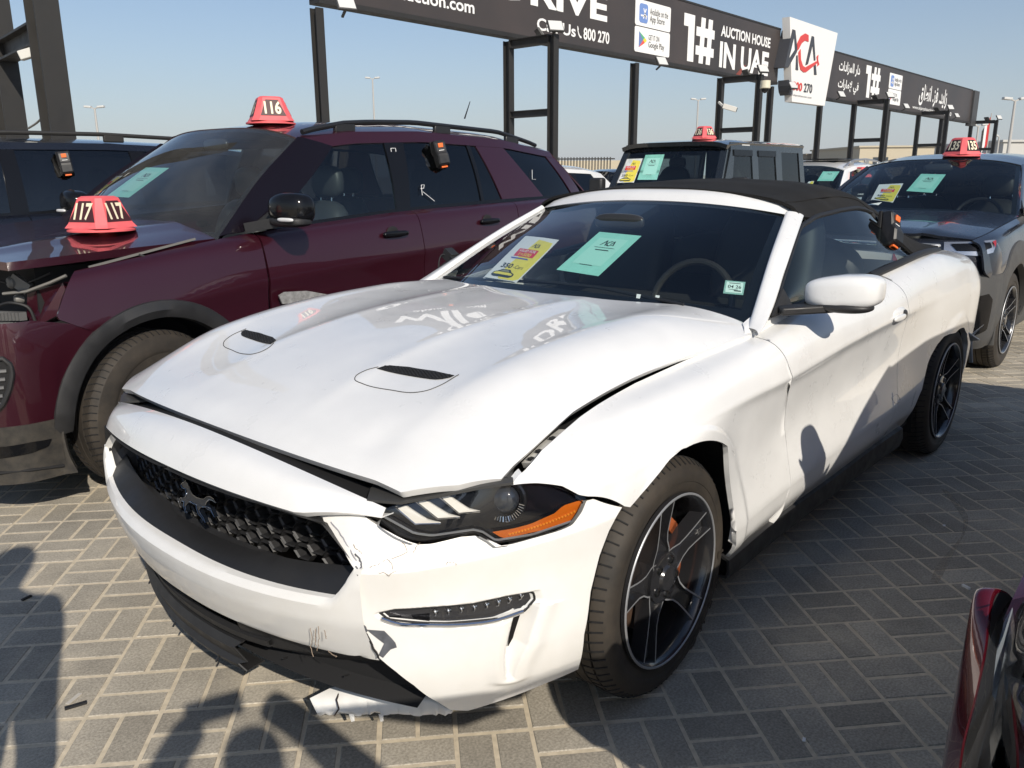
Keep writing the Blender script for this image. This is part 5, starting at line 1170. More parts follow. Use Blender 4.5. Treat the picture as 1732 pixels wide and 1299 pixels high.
    for x in np.linspace(he, D['cowl'], 22):
        k = taper(x); w_ = (W-.118)*k; zc = float(np.interp(-x, [-p[0] for p in hz], [p[1] for p in hz])); ze = beltz(x)+D.get('hood_lift', .004)*np.clip((x-D['cowl'])/(he-D['cowl']), 0, 1)
        r_ = []
        for s_ in ys: r_.append((x-.05*abs(s_)**3*(1 if x == he else .8)*np.clip((x-.2)/.6, 0, 1)*1.5, s_*w_, ze+(zc-ze)*(1-abs(s_)**D.get('hp', 2.6))+D.get('crease', .012)*(math.exp(-((abs(s_)-.62)/.07)**2))))
        X.append(r_)
    X = np.array(X); Xh = np.stack([resample(X[:,k], 40, True) for k in range(31)], 1); sheet('bonnet', Xh, paint, t, out=(0,0,1), flange=D.get('hood_flange', .02))
    # front fascia
    zt = beltz(he)
    def plan(s_, inset=0.):
        "plan curve of the nose: s=0 centre, +-1 wheel arch"
        a = abs(s_)*math.pi/2; yy = (W*taper(.45))*math.sin(a)**.80; xx = (ar+.05)+(nose-(ar+.05))*math.cos(a)**D.get('sq', .62)
        return xx-inset*math.cos(a), math.copysign(yy-inset*math.sin(a)*.5, s_)
    FRZ = D.get('frz', [(zt-.0,.12),(zt-.06,.05),(zt-.20,.015),(.62,.0),(.50,.005),(.40,.02),(.30,.05),(.24,.10)])
    def ext(sg, f):
        r_ = []
        for z, ins in FRZ:
            xa = math.sqrt(max(.0, (ar+.035)**2-(z-D['wr'])**2)); x0_, y0_ = plan(sg, ins); xe = x0_+(xa-x0_)*f; r_.append((xe, sg*(W*taper(max(xe, .3))-.006-ins*.3*(1-f)), z))
        return r_
    SL_ = np.linspace(-1, 1, 33); S2 = Surf([ext(-1, 1), ext(-1, .5)]+[[(*plan(s_, ins), z+(0.)) for z, ins in FRZ] for s_ in SL_]+[ext(1, .5), ext(1, 1)], np.concatenate([[-1.15,-1.075], SL_, [1.075,1.15]]))
    bs = [r_ for r_ in range(len(FRZ))]
    top_b = D.get('bump_top', 0.)
    aa, bb_ = np.meshgrid(np.linspace(-1.15, 1.15, 93), np.linspace(top_b, D.get('paint_to', 5.), 24), indexing='ij')
    if D.get('bumper_fn'): bb_ = np.maximum(bb_, D['bumper_fn'](aa))
    else: bb_ = np.maximum(bb_, np.clip((np.abs(aa)-.94)/.06, 0, 1)*D.get('seam_b', 2.6))
    sheet('front_bumper', S2.ev(aa, bb_), paint, t, out=(1,0,0), flange=.02)
    aa, bb_ = np.meshgrid(np.linspace(-1.15, 1.15, 71), np.linspace(D.get('paint_to', 5.), len(FRZ)-1, 14), indexing='ij')
    sheet('lower_bumper', S2.ev(aa, bb_), D.get('lowmat', clad), t, out=(1,0,0), off=.004, flange=.02)
    for (a0, a1, b0, b1, m_, nm, o_) in D.get('fasc', []):
        aa, bb_ = np.meshgrid(np.linspace(a0, a1, 20), np.linspace(b0, b1, 10), indexing='ij'); sheet(nm, S2.ev(aa, bb_), m_, t, out=(1,0,0), off=o_, flange=.03)
    for (poly, m_, nm, o_) in D.get('lamps', []):
        for s_ in (1, -1): patch_poly(nm, S2, np.array(poly)*[s_,1], m_, t, o_, 40, 4, out=(1,.0001*s_,0))
    # roof, glass, pillars
    rw = D['rw']; RZ = D['roofc']; xw = D['ws_top']
    roofz = lambda x: float(np.interp(-x, [-p[0] for p in RZ], [p[1] for p in RZ]))
    drop = D.get('rdrop', .075); rx1 = RZ[-1][0]
    def redge(x): return rw*(1-D.get('rtap', .06)*np.clip((xw-x)/(xw-rx1), 0, 1)**2)
    rxs = np.linspace(xw, rx1, 26); X = []
    for x in rxs:
        w_ = redge(x); zc = roofz(x); X.append([(x+.05*(1-abs(s_)**2)*np.clip(1-(xw-x)/.8, 0, 1), s_*w_, zc-drop*abs(s_)**3.2) for s_ in np.linspace(-1, 1, 29)])
    sheet('roof', np.array(X), D.get('roofm', paint), t, out=(0,0,1), flange=.02)
    cw = W-.15
    cowl = [np.array((D['cowl']+.16*(1-abs(s_)**2)-.04, s_*cw*taper(D['cowl']), beltz(D['cowl'])+.035*(1-s_*s_)-.01)) for s_ in np.linspace(-1, 1, 21)]
    head = [np.array((xw+.05*(1-abs(s_)**2), s_*rw*.985, roofz(xw)-drop*abs(s_)**3.2-.004)) for s_ in np.linspace(-1, 1, 21)]
    SWs = Surf([[c_, (c_+h_)/2+np.array([.012,0,.022]), h_] for c_, h_ in zip(cowl, head)], np.linspace(-1, 1, 21))
    aa, bb_ = np.meshgrid(np.linspace(-1, 1, 31), np.linspace(0, 2, 15), indexing='ij'); sheet('windscreen', SWs.ev(aa, bb_), D.get('wglass', WGLASS), t, out=(1,0,.5), flange=0)
    for a0, a1, b0, b1 in ((-1,-.955,0,2),(.955,1,0,2),(-.96,.96,1.93,2),(-.96,.96,0,.10)):
        aa, bb_ = np.meshgrid(np.linspace(a0, a1, 21), np.linspace(b0, b1, 9), indexing='ij'); sheet('screen_border', SWs.ev(aa, bb_), FRIT, t, out=(1,0,.5), off=-.003, flange=0)
    # greenhouse side: line at the belt (v=0) and at the roof edge (v=1)
    def gs(x, v): 
        # x given at height fraction v along belt->roof
        b = S_.ev(x, 0.); y0 = b[1]-.012; z0 = b[2]-.004; xr_ = np.clip(x, rx1, xw); y1 = redge(xr_); z1 = roofz(xr_)-drop; bl_ = .018*math.sin(math.pi*np.clip(v, 0, 1))
        return np.array((x, y0+(y1-y0)*v+bl_, z0+(z1-z0)*v))
    wins = D['wins']                                                 # (x bottom front, x bottom rear, x top front, x top rear, glass)
    v0, v1 = .03, D.get('vtop', .88)
    def quad(name_, P, m_, off=0., par=t, nu=8, flange=.02):
        (xb0, xb1, xt0, xt1, va, vb) = P
        X = np.array([[gs((xb0*(1-v)+xt0*v)*(1-u)+(xb1*(1-v)+xt1*v)*u, va+(vb-va)*v)+np.array([0,off,0]) for v in np.linspace(0, 1, 9)] for u in np.linspace(0, 1, nu)])
        return sheet(name_, X, m_, par, out=(0,1,.2), flange=flange, mirror=True)
    pm = D.get('pillar', paint)
    for i, (xb0, xb1, xt0, xt1, gm) in enumerate(wins):
        quad('side_window', (xb0, xb1, xt0, xt1, v0, v1), gm, -.008, flange=0)
        if i+1 < len(wins): n0 = wins[i+1]; quad('pillar', (xb1, n0[0], xt1, n0[2], v0, v1), D.get('pillars', {}).get(i, pm), 0., nu=4)
    w0 = wins[0]; L0 = wins[-1]
    # A pillar between the windscreen edge and the first window
    wl = SWs.ev(np.ones(20), np.linspace(0, 2, 20)); wf = np.array([gs(w0[0]*(1-v)+w0[2]*v, v0+(v1-v0)*v) for v in np.linspace(0, 1, 20)])
    sheet('pillar', np.stack([resample(np.stack([wl, wl+np.array([.01,.01,.008]), (wl+wf)/2+np.array([.008,.014,.010]), wf])[:,k], 8, True) for k in range(20)]), D.get('apillar', pm), t, out=(.3,1,.2), mirror=True, flange=.01)
    quad('roof_rail', (w0[2]+.0, D.get('rail_end', rx1), xw-.0, D.get('rail_end', rx1), v1, 1.0), paint, .002, nu=24)
    quad('pillar', (L0[1], tail+.22, L0[3], rx1-.02, v0, v1), paint, 0., nu=8)
    quad('belt_trim', (w0[0]+.02, L0[1]-.02, w0[0]+.02, L0[1]-.02, -.02, v0+.012), D.get('belt_m', BLKGL), .006, nu=30, flange=.008)
    # tail
    X = []
    for z in np.linspace(0, 1, 10):
        r_ = []
        for s_ in np.linspace(-1, 1, 21):
            if z < .5: f = z/.5; zz = .35+(beltz(tail)-.35)*f; w_ = S_.ev(tail+.10, find_b(S_, tail+.10, min(zz, beltz(tail))))[1]; xx = tail-.02*(1-s_*s_)*2
            else: f = (z-.5)/.5; zz = beltz(tail)+(roofz(rx1)-drop*abs(s_)**3.2-beltz(tail))*f; w_ = (W-.118)*taper(tail)*(1-f)+redge(rx1)*f; xx = tail*(1-f)+rx1*f
            r_.append((xx+.10*abs(s_)**4*(1-(z-.5)*2 if z > .5 else 1), s_*w_, zz))
        X.append(r_)
    sheet('tailgate', np.array(X), paint, t, out=(-1,0,0), flange=.01)
    # dark inside floor and cabin
    mb = MB(); mb.box(((nose+tail)/2,0,.42), (nose-tail-.7,W*1.5,.22)).box(((doors[0]+doors[-1])/2,0,.55), (doors[0]-doors[-1]+.4,W*1.72,.30)).box(((he+doors[0])/2-.05,0,.66), (he-doors[0]-.25,W*1.28,.30))
    mb.obj('floor_pan', DARKIN, t, smooth=False)
    cabm = D.get('cabin', LEATHER)
    mb = MB(); mb.box((D['cowl']-.28,0,beltz(D['cowl'])-.10), (.42,W*1.55,.16)); mb.obj('dashboard', mat('dash_grey', (.010,.010,.011), .7), t, bevel=.04)
    sx = D.get('seatx', D['cowl']-1.05); sz = zb-.18
    for x in ([sx, sx-.92] if D.get('rows', 2) == 2 else [sx]):
        for y in (.40, -.40):
            V, F = blob((x,y,sz-.05), (.10,.25,.36), e=3., n=12); V = [(p[0]-(p[2]-sz)*.22, p[1], p[2]) for p in V]; st_ = link_mesh('seat', V, F, cabm, t, angle=0)
            V, F = blob((x-.11,y,sz+.42), (.05,.13,.10), e=3., n=10); link_mesh('headrest', V, F, cabm, st_, angle=0)
            mb = MB(); mb.tube([(x-.09,y-.05,sz+.27),(x-.10,y-.05,sz+.36)], .007, 6).tube([(x-.09,y+.05,sz+.27),(x-.10,y+.05,sz+.36)], .007, 6); mb.obj('headrest_post', CHROME, st_)
    c = np.array((sx+.52,.40,beltz(D['cowl'])-.06)); L = [c+np.array((-.07*math.sin(a), .185*math.cos(a), .17*math.sin(a))) for a in np.linspace(0, 2*math.pi, 33)]
    mb = MB(); mb.tube(L, .014, 8); mb.bar(c-np.array([0,.17,0]), c+np.array([0,.17,0]), .03, .03); mb.obj('steering_wheel', cabm, t)
    q = SWs.ev(0., 1.72); V, F = blob(q+np.array([-.10,0,-.02]), (.02,.12,.035), e=3., n=10); link_mesh('rear_view_mirror', V, F, MATS['mirror_housing'], t, angle=0)
    # door mirrors
    b = S_.ev(doors[0]-D.get('mir_x', .05), 0.)
    for s_ in (1, -1):
        f_ = np.array([1,s_,1]); cpos = np.array((b[0]-.03, b[1]+D.get('mir_out', .21), b[2]+.115))
        V, F = blob(cpos, (.075,.125,.082), e=3., n=16, fn=lambda q: np.array([q[0]-.25*max(q[1], 0)*.6, q[1], q[2]*(1-.15*max(0, -q[1]/.12))])); mir = link_mesh('door_mirror', [np.array(p)*f_ for p in V], F, D.get('mirm', BLKGL), t, angle=0)
        V, F = blob(cpos+np.array([0,-.005,-.060]), (.072,.122,.030), e=3., n=12); mb = MB(); mb.add([np.array(p)*f_ for p in V], F); mb.bar((cpos+np.array([0,-.08,-.065]))*f_, (b+np.array([.06,-.02,.02]))*f_, .09, .05); mb.obj('mirror_base', BLKPL, mir)
        V, F = blob(cpos+np.array([.070,.045,-.050]), (.010,.060,.010), e=3., n=8); link_mesh('mirror_lamp', [np.array(p)*f_ for p in V], F, mat('lamp_white_trim', (.7,.7,.7), .3), mir, angle=0)
        V = [np.array(p)*f_ for p in ((b[0]+.10,b[1]+.004,b[2]+.0),(b[0]-.10,b[1]+.006,b[2]+.01),(b[0]-.13,b[1]-.01,b[2]+.13))]; V += [v-np.array([0,.012*s_,0]) for v in V]
        link_mesh('mirror_sail', V, [(0,1,2),(5,4,3),(0,3,4,1),(1,4,5,2),(2,5,3,0)], BLKPL, t, smooth=False)
    for cx in (0, axR):
        for s_ in (1, -1):
            wheel(cx, W-.02, s_, D['wr'], D['rr'], .245, D.get('front_steer', 0.) if cx == 0 else 0., t, rimm=D.get('rimm'))
            mb = MB(); mb.half(ar+.015, .60*s_*(W/.96), (W-.05)*s_, (cx, D['wr'])); mb.obj('wheel_housing', DARKIN, t)
    if D.get('rails'):
        for s_ in (1, -1):
            L = []
            for i, x in enumerate(np.linspace(xw-D['rails'][0], rx1+D['rails'][1], 30)):
                f = i/29; h = D['rails'][2]*min(1, 4.5*f, 4.5*(1-f))**.6; L.append((x, s_*(redge(x)-.035), roofz(x)-drop*.60+h))
            mb = MB(); mb.tube(L, .016, 8); mb.obj('roof_bar', D.get('railm', STEEL), t)
            mb = MB()
            for k in (4, 15, 25): p = L[k]; MB().box((p[0], p[1], p[2]-.028), (.16,.03,.06)).obj('roof_bar_foot', D.get('railm', STEEL), t, bevel=.01)
    root = np.array([ox, oy, 0]); import copy
    SG = copy.deepcopy(S_)
    def gsl(x, v):
        b = SG.ev(x, 0.); y0 = b[1]-.012; z0 = b[2]-.004; xr_ = np.clip(x, rx1, xw); y1 = redge(xr_); z1 = roofz(xr_)-drop; bl_ = .018*math.sin(math.pi*np.clip(v, 0, 1))
        return np.array((x, y0+(y1-y0)*v+bl_, z0+(z1-z0)*v))
    Rz = np.array([[math.cos(rz),-math.sin(rz),0],[math.sin(rz),math.cos(rz),0],[0,0,1]])
    for s in (S_, S2, SWs): s.G = s.G@Rz.T+root
    return t, dict(side=S_, nose=S2, ws=SWs, gs=lambda x, v: Rz@gsl(x, v)+root)
def toloc(par, X):
    a = par.rotation_euler[2]; Rz = np.array([[math.cos(a),-math.sin(a),0],[math.sin(a),math.cos(a),0],[0,0,1]]); return (np.asarray(X, float)-np.array(par.location))@Rz
BURG = mat('burgundy_paint', (.046,.006,.014), .33, metal=.45, coat=1., coat_rough=.02, rvar=.06, nscale=2)
def black_paint(nm, c): return mat(nm, c, .22, metal=.2, coat=1., coat_rough=.02, rvar=.1, nscale=3)
EG = glass('suv_screen', (.74,.80,.80), 1., 0, .07); EGS = glass('suv_front_glass', (.70,.78,.77)); EGD = glass('privacy_glass', (.05,.055,.065))
DIRTY = mat('dusty_plastic', (.020,.019,.018), .6, col2=(.050,.044,.036), nscale=26, bump=.2, bscale=120, bdist=.001)
# --- burgundy large vehicle
EX = dict(w=2.0, belt=1.16, beltc=[(1.0,.98),(.45,1.045),(.1,1.085),(-.45,1.145),(-.65,1.16),(-1.7,1.225),(-2.5,1.25),(-3.4,1.27),(-4.1,1.30)], xs=None, nose=.92, tail=-4.10, axr=-2.866, arch=.445, wr=.375, rr=.222, zsill=.33,
 doors=[-.62,-1.79,-2.70], rear_door_cut=[(-2.83,1.25),(-2.80,1.05),(-2.62,.90),(-2.52,.60),(-2.45,.33)], hood_edge=.60, hoodz=[(.92,1.06),(.60,1.115),(.3,1.155),(0,1.185),(-.5,1.23)], cowl=-.40, hood_lift=.075, hood_flange=.035, hp=3.2, tf=.13, sq=.70,
 wing_edge=[(.245,.765),(.445,.868),(.31,1.05)], wing_skip=8, trimw=.07, ws_top=-1.12, rw=.68, rdrop=.075, roofc=[(-1.12,1.715),(-1.5,1.765),(-2.1,1.79),(-3.0,1.765),(-3.65,1.69)], rtap=.02, vtop=.86, front_steer=R(9),
 wins=[(-.74,-1.69,-1.34,-1.755,EGS),(-1.81,-2.52,-1.925,-2.555,EGD),(-2.55,-2.76,-2.595,-2.66,EGD),(-3.28,-3.72,-2.98,-3.55,EGD)], pillars={0:BLKGL,1:BLKGL}, apillar=mat('dark_pillar', (.006,.004,.007), .25, spec=.3), wglass=EG, rails=(.06,.15,.026), railm=mat('rail_black', (.014,.014,.015), .4), handle=BLKGL, mirm=BLKGL,
 bump_top=2.0, paint_to=4.75, lowmat=DIRTY, frz=[(1.02,.14),(.93,.07),(.875,.02),(.72,.0),(.56,.01),(.42,.03),(.30,.05),(.20,.06)], cabin=mat('grey_leather', (.035,.038,.04), .5),
 bumper_fn=lambda a: 2.0+.85*np.clip((.80-np.abs(a))/.10, 0, 1)+.75*np.clip((np.abs(a)-.98)/.17, 0, 1),
 lamps=[])
ex, EXS = vehicle('burgundy_suv', 'burgundy large vehicle with black roof rails and a missing headlamp beside the white car', .237, -2.696, EX, BURG, None, R(5))
# headlamp cavity: black box, radiator support, brackets and a strip of grille
def lpart(mb, name, m, par, base, **k):
    mb.v = [tuple(p) for p in toloc(par, mb.v)]; return mb.obj(name, m, par, **k)
eb = (.15,-2.70,0)
mb = MB(); mb.box((.42,-2.72,.93), (.30,1.60,.26)); lpart(mb, 'lamp_cavity', DARKIN, ex, eb, smooth=False)
mb = MB(); A = [at(46,497,y=-1.95), at(106,478,y=-1.86), at(122,520,y=-1.84), at(62,552,y=-1.92), at(45,545,y=-1.98)]; A = np.array(A); mb.add(np.vstack([A, A+np.array([-.05,-.02,0])]), [(0,1,2,3,4)]+[(i, (i+1)%5, 5+(i+1)%5, 5+i) for i in range(5)]); lpart(mb, 'lamp_mount', BURG, ex, eb, smooth=False)
mb = MB(); mb.tube([at(5,497,y=-2.0), at(45,493,y=-1.92), at(85,478,y=-1.85), at(112,466,y=-1.80)], .007, 6); mb.bar(at(20,470,y=-2.0), at(50,490,y=-1.95), .03, .05); lpart(mb, 'radiator_support', mat('dull_steel', (.16,.155,.145), .5), ex, eb)
mb = MB(); 
for k in range(7): a = at(2+6*k, 535, y=-2.02+.015*k); mb.box(a, (.03,.012,.035))
mb.bar(at(-20,528,y=-2.05), at(42,530,y=-1.95), .02, .012); mb.bar(at(-20,548,y=-2.05), at(42,546,y=-1.95), .02, .012); lpart(mb, 'lamp_clip_strip', mat('clip_grey', (.10,.10,.10), .5), ex, eb, smooth=False)
mb = MB(); mb.bar(at(150,452,y=-1.80), at(330,404,y=-1.84), .008, .010); lpart(mb, 'wing_rail', mat('dull_steel', (.16,.155,.145), .5), ex, eb, smooth=False)
mb = MB(); L = [at(235,431,y=-1.80), at(255,437,y=-1.79), at(285,430,y=-1.79)]; mb.tube(resample(np.array(L), 8, True), .006, 6); lpart(mb, 'loose_cable', RUB, ex, eb)
SXE = EXS['nose']
def local_patch(nm, L, m, off, n=40, par=ex, S_=SXE):
    o, rim_ = patch_poly(nm, S_, S_.px(L), m, None, off, n, 4, out=(1,.3,0)); o.data.vertices.foreach_set('co', toloc(par, [v.co[:] for v in o.data.vertices]).ravel().astype('f4')); o.data.update(); o.parent = par; return o, toloc(par, rim_)
fogh, rm = local_patch('fog_lamp_housing', [(-45,606),(6,605),(20,616),(23,632),(19,655),(8,682),(-2,694),(-45,700)], DARKIN, .004)
MB().tube(np.vstack([rm, rm[:1]])+np.array([.006,.002,0]), .010, 8).obj('lamp_bezel', BLKPL, fogh)
for k in range(5):
    v = 628+14*k; L_ = SXE.p3([(-30,v+1),(0,v),(14-2*k,v-1)]); MB().tube(toloc(ex, resample(L_, 6))+np.array([.008,.003,0]), .008, 6).obj('lamp_slat', mat('slat_grey', (.12,.12,.12), .4), fogh)
local_patch('chrome_strip', [(-40,757),(55,746),(86,741),(80,754),(55,764),(-40,776)], BLKGL, .010)
L_ = SXE.p3([(-40,803),(0,799),(60,793),(112,786)]); MB().tube(toloc(ex, resample(L_, 20))+np.array([.010,.004,0]), .007, 6).obj('bumper_gap', DARKIN, ex)
for (u, v), r_ in (((30,506),.02),((70,470),.014),((18,478),.025)):
    q = at(u, v, y=-2.0); mb = MB(); mb.lathe([(-.02,r_),(.0,r_*1.1),(.012,r_*.8),(.014,.001)], 14, 'x', q); lpart(mb, 'lamp_mount_boss', mat('dull_steel', (.16,.155,.145), .5), ex, eb)
mb = MB(); mb.tube(resample(np.array([at(-10,520,y=-2.05), at(20,512,y=-1.98), at(48,520,y=-1.94), at(60,545,y=-1.93)]), 16, True), .007, 6).tube(resample(np.array([at(-10,472,y=-2.05), at(30,482,y=-1.98), at(58,474,y=-1.92), at(85,462,y=-1.88)]), 16, True), .005, 6); lpart(mb, 'loose_wire', RUB, ex, eb)
# primer patch on the door where a trim strip tore off
P = [np.array(at(u, v, y=-1.70-.03)) for u, v in ((472,500),(482,494),(520,492),(560,499),(600,492),(600,500),(520,512),(478,514))]; mb = MB(); mb.add(P+[p-np.array([0,.01,0]) for p in P], fill_poly([(p[0], p[2], 0) for p in P])+[(i, (i+1)%8, 8+(i+1)%8, 8+i) for i in range(8)]); lpart(mb, 'torn_trim_patch', mat('primer_grey', (.22,.22,.22), .6, noise=.3, nscale=40), ex, eb, smooth=False)
# chalk letters on the windows
CHALK = mat('chalk_white', (.75,.75,.75), .8)
def gpix(S, u, v, x0, x1, v0=.0, v1=1.):
    best = None
    for x in np.linspace(x0, x1, 60):
        for vv in np.linspace(v0, v1, 24):
            p = S['gs'](x, vv); e = np.hypot(*(proj(p)-np.array((u, v))))
            if best is None or e < best[0]: best = (e, p)
    return best[1]
def chalk(strokes, S, x0, x1, par, base, nm='chalk_mark'):
    mb = MB()
    for st_ in strokes: mb.tube([gpix(S, u, v, x0, x1)+np.array([0,.006,.002]) for u, v in st_], .0020, 5)
    return lpart(mb, nm, CHALK, par, base)
chalk([[(660,249),(661,260)],[(660,252),(664,249),(668,252),(669,260)]], EXS, -1.6, -2.0, ex, eb)
chalk([[(712,312),(716,314),(715,322),(711,322)],[(711,312),(714,332)],[(715,323),(733,338)]], EXS, -1.75, -2.6, ex, eb); chalk([[(899,288),(900,304),(905,303)]], EXS, -2.9, -3.8, ex, eb)
mb = MB(); q = at(786,200,d=5.6); q2 = at(795,172,d=5.7); mb.tube([q, q2], [.006,.003], 6); lpart(mb, 'aerial', RUB, ex, eb)
# --- generic settings for the rest
def base_dims(**k):
    d = dict(w=1.88, belt=1.08, beltc=[(1.0,.86),(.5,.93),(0,.985),(-.5,1.03),(-2.5,1.10),(-3.6,1.14)], xs=None, nose=.90, tail=-3.60, axr=-2.70, arch=.415, wr=.355, rr=.235, zsill=.30, doors=[-.55,-1.55,-2.35], rear_door_cut=[(-2.45,1.10),(-2.42,.9),(-2.28,.75),(-2.25,.5),(-2.2,.3)],
     hoodz=[(.95,.90),(.7,.97),(.4,1.02),(0,1.055),(-.5,1.08)], cowl=-.38, ws_top=-1.12, rw=.62, roofc=[(-1.12,1.535),(-1.5,1.585),(-2.1,1.60),(-2.8,1.575),(-3.15,1.53)],
     wins=[(-.66,-1.46,-1.26,-1.48,EGS),(-1.56,-2.36,-1.58,-2.32,EGD),(-2.46,-3.05,-2.44,-2.85,EGD)], pillars={0:BLKGL,1:BLKGL},
     fasc=[(-.42,.42,1.2,3.3,BLKGL,'grille',.005),(-.5,.5,4.3,5.2,BLKPL,'lower_grille',.006)], lamps=[([(.52,1.0),(.86,1.2),(.90,1.7),(.74,2.0),(.50,1.7)], mat('lamp_glassy', (.10,.11,.12), .06, coat=1.), 'headlamp', .006)])
    d.update(k); return d
# --- dark vehicle at far left
LD = base_dims(w=2.05, belt=1.17, nose=.95, tail=-4.3, axr=-3.05, arch=.44, wr=.39, beltc=[(1.0,1.0),(.5,1.05),(0,1.10),(-.5,1.14),(-2.5,1.20),(-4.3,1.25)], hoodz=[(.95,1.05),(.5,1.12),(0,1.17),(-.5,1.2)], doors=[-.62,-1.72,-2.62], rear_door_cut=[(-2.7,1.2),(-2.66,1.0),(-2.56,.8),(-2.52,.5),(-2.5,.33)], ws_top=-1.05, rw=.74, rdrop=.05, roofc=[(-1.05,1.70),(-1.4,1.735),(-2.4,1.745),(-3.4,1.72),(-4.0,1.66)], wins=[(-.74,-1.62,-1.16,-1.64,EGD),(-1.74,-2.62,-1.74,-2.58,EGD),(-2.74,-3.85,-2.70,-3.75,EGD)], rails=(.05,.2,.05), zsill=.33, trim=False, vtop=.90)
ds, DSS = vehicle('dark_suv', 'black tall vehicle with roof rails and dark windows at the left edge', 1.35, -5.65, LD, black_paint('black_blue_paint', (.006,.007,.012)))
# --- charcoal crossover at right
GREYP = black_paint('charcoal_paint', (.016,.019,.028)); CLADG = mat('grey_cladding', (.060,.060,.060), .5, rvar=.2, nscale=10)
SO = base_dims(seam_b=2.0, w=1.86, nose=.90, tail=-3.7, axr=-2.85, arch=.425, wr=.365, rr=.25, beltc=[(1.0,.95),(.75,1.0),(.4,1.045),(0,1.075),(-.5,1.115),(-2.5,1.16),(-3.7,1.2)], hoodz=[(.95,.98),(.7,1.06),(.4,1.095),(0,1.12),(-.5,1.15)], cowl=-.42, ws_top=-1.20, rw=.63, rdrop=.06, roofc=[(-1.20,1.555),(-1.6,1.605),(-2.2,1.62),(-2.9,1.59),(-3.3,1.53)], wins=[(-.72,-1.55,-1.40,-1.60,EGS),(-1.65,-2.45,-1.70,-2.38,EGD),(-2.55,-3.05,-2.50,-2.75,EGD)], clad=CLADG, trimw=.16, mirm=BLKGL, wglass=glass('crossover_screen', (.74,.82,.82)), paint_to=2.2, lowmat=CLADG, roofm=GREYP, hood_edge=.80,
 fasc=[(-.55,.55,1.9,3.0,GREYP,'grille',.006),(-.6,.6,4.4,5.4,BLKPL,'lower_grille',.008)], tf=.09, sq=.55,
 lamps=[([(.42,.45),(.62,.30),(.86,.05),(.93,.08),(.90,.5),(.82,1.2),(.66,1.35),(.42,1.3)], mat('lamp_chrome_frame', (.55,.56,.58), .15, metal=.8), 'headlamp_frame', .010),([(.46,.70),(.64,.58),(.80,.46),(.80,.92),(.70,1.10),(.50,1.12)], BLKGL, 'headlamp', .018),([(.835,.38),(.905,.18),(.885,.5),(.84,.92)], mat('side_marker_red', (.30,.015,.015), .2, coat=1.), 'side_marker', .018),([(.62,3.1),(.80,2.9),(.86,3.2),(.86,5.2),(.70,5.6),(.60,5.2)], BLKGL, 'air_intake', .012)])
so, SOS = vehicle('charcoal_crossover', 'charcoal crossover with grey cladding behind the white car', -5.17, -.21, SO, GREYP)
# --- red car at the lower right
RC = base_dims(w=1.77, mir_x=-.25, mir_out=.10, nose=.98, tail=-3.7, axr=-2.78, beltc=[(1.2,.80),(1.05,.885),(.8,.905),(.4,.93),(0,.955),(-.5,.985),(-2.5,1.02),(-3.7,1.04)], hoodz=[(1.15,.87),(.8,.925),(.4,.965),(0,.99),(-.5,1.03)], ws_top=-1.02, roofc=[(-1.02,1.535),(-1.5,1.58),(-2.2,1.575),(-2.8,1.51),(-3.1,1.43)], cowl=-.24, wins=[(-.52,-1.46,-1.16,-1.52,EGD),(-1.56,-2.36,-1.60,-2.30,EGD),(-2.46,-2.85,-2.42,-2.65,EGD)], trim=False, wglass=EGD, mirm=mat('maroon_paint', (.085,.003,.010), .2, metal=.3, coat=1., coat_rough=.02), hood_edge=.72, sq=.5, tf=.03, crease=.0,
 lamps=[])
rc, RCS = vehicle('maroon_car', 'maroon car whose front corner and headlamp fill the lower right edge', -.17, 2.655, RC, MATS['maroon_paint'])
# the wing edge, lamp and bright strip seen at the frame's lower right
rb_ = (-.17,2.655,0); NR = RCS['nose']
o_ = [np.array((.655,1.768,.80)), np.array((.672,1.763,.88)), at(1650,1002,y=1.757), at(1627,1100,y=1.755), at(1612,1180,y=1.753), at(1598,1260,y=1.75), at(1588,1330,y=1.75)]; i_ = [np.array((.64,1.795,.80)), np.array((.655,1.79,.88)), at(1686,998,y=1.778), at(1663,1110,y=1.787), at(1646,1190,y=1.788), at(1632,1240,y=1.785), at(1618,1330,y=1.78)]
O_ = resample(np.array(o_), 50, True); I_ = resample(np.array(i_), 50, True)
Xw = np.stack([O_+np.array([-.16,.004,-.30]), O_+np.array([-.07,.0,-.12]), O_+np.array([-.02,-.003,-.02]), O_*.85+I_*.15+np.array([.001,-.002,.004]), (O_+I_)/2+np.array([.006,-.003,.006]), O_*.1+I_*.9+np.array([.002,.0,.003]), I_, I_+np.array([-.006,.002,-.006])], 1)
sheet('wing_edge', toloc(rc, Xw), MATS['maroon_paint'], rc, out=(.6,-.8,.2), flange=.004, angle=60)
Xg = np.stack([I_+np.array([-.005,.002,-.005]), I_+np.array([-.03,.016,-.03]), I_+np.array([-.03,.05,-.06]), I_+np.array([-.06,.10,-.10])], 1)
sheet('wing_gap', toloc(rc, Xg), DARKIN, rc, out=(.6,.8,.2), flange=0)
for o in list(rc.children):
    if o.name.split('.')[0] == 'bonnet': bpy.data.objects.remove(o)
Xb = []
for t_ in np.linspace(0, 1, 24):
    r_ = []
    for s_ in np.linspace(-1, 1, 41):
        k = 1-abs(s_); xf = .765+.12*math.sin(math.pi/2*k); zf = .918; x_ = xf+(-.41-xf)*t_; rs = math.sin(min(1, t_*6)*math.pi/2)
        r_.append((x_, 2.655+s_*.855, zf+(.045+.055*(1-abs(s_)**2.2))*rs*(.55+.45*t_)-.02*max(0, abs(s_)-.93)/.07))
    Xb.append(r_)
sheet('bonnet', toloc(rc, np.array(Xb)), MATS['maroon_paint'], rc, out=(0,0,1), flange=.03)
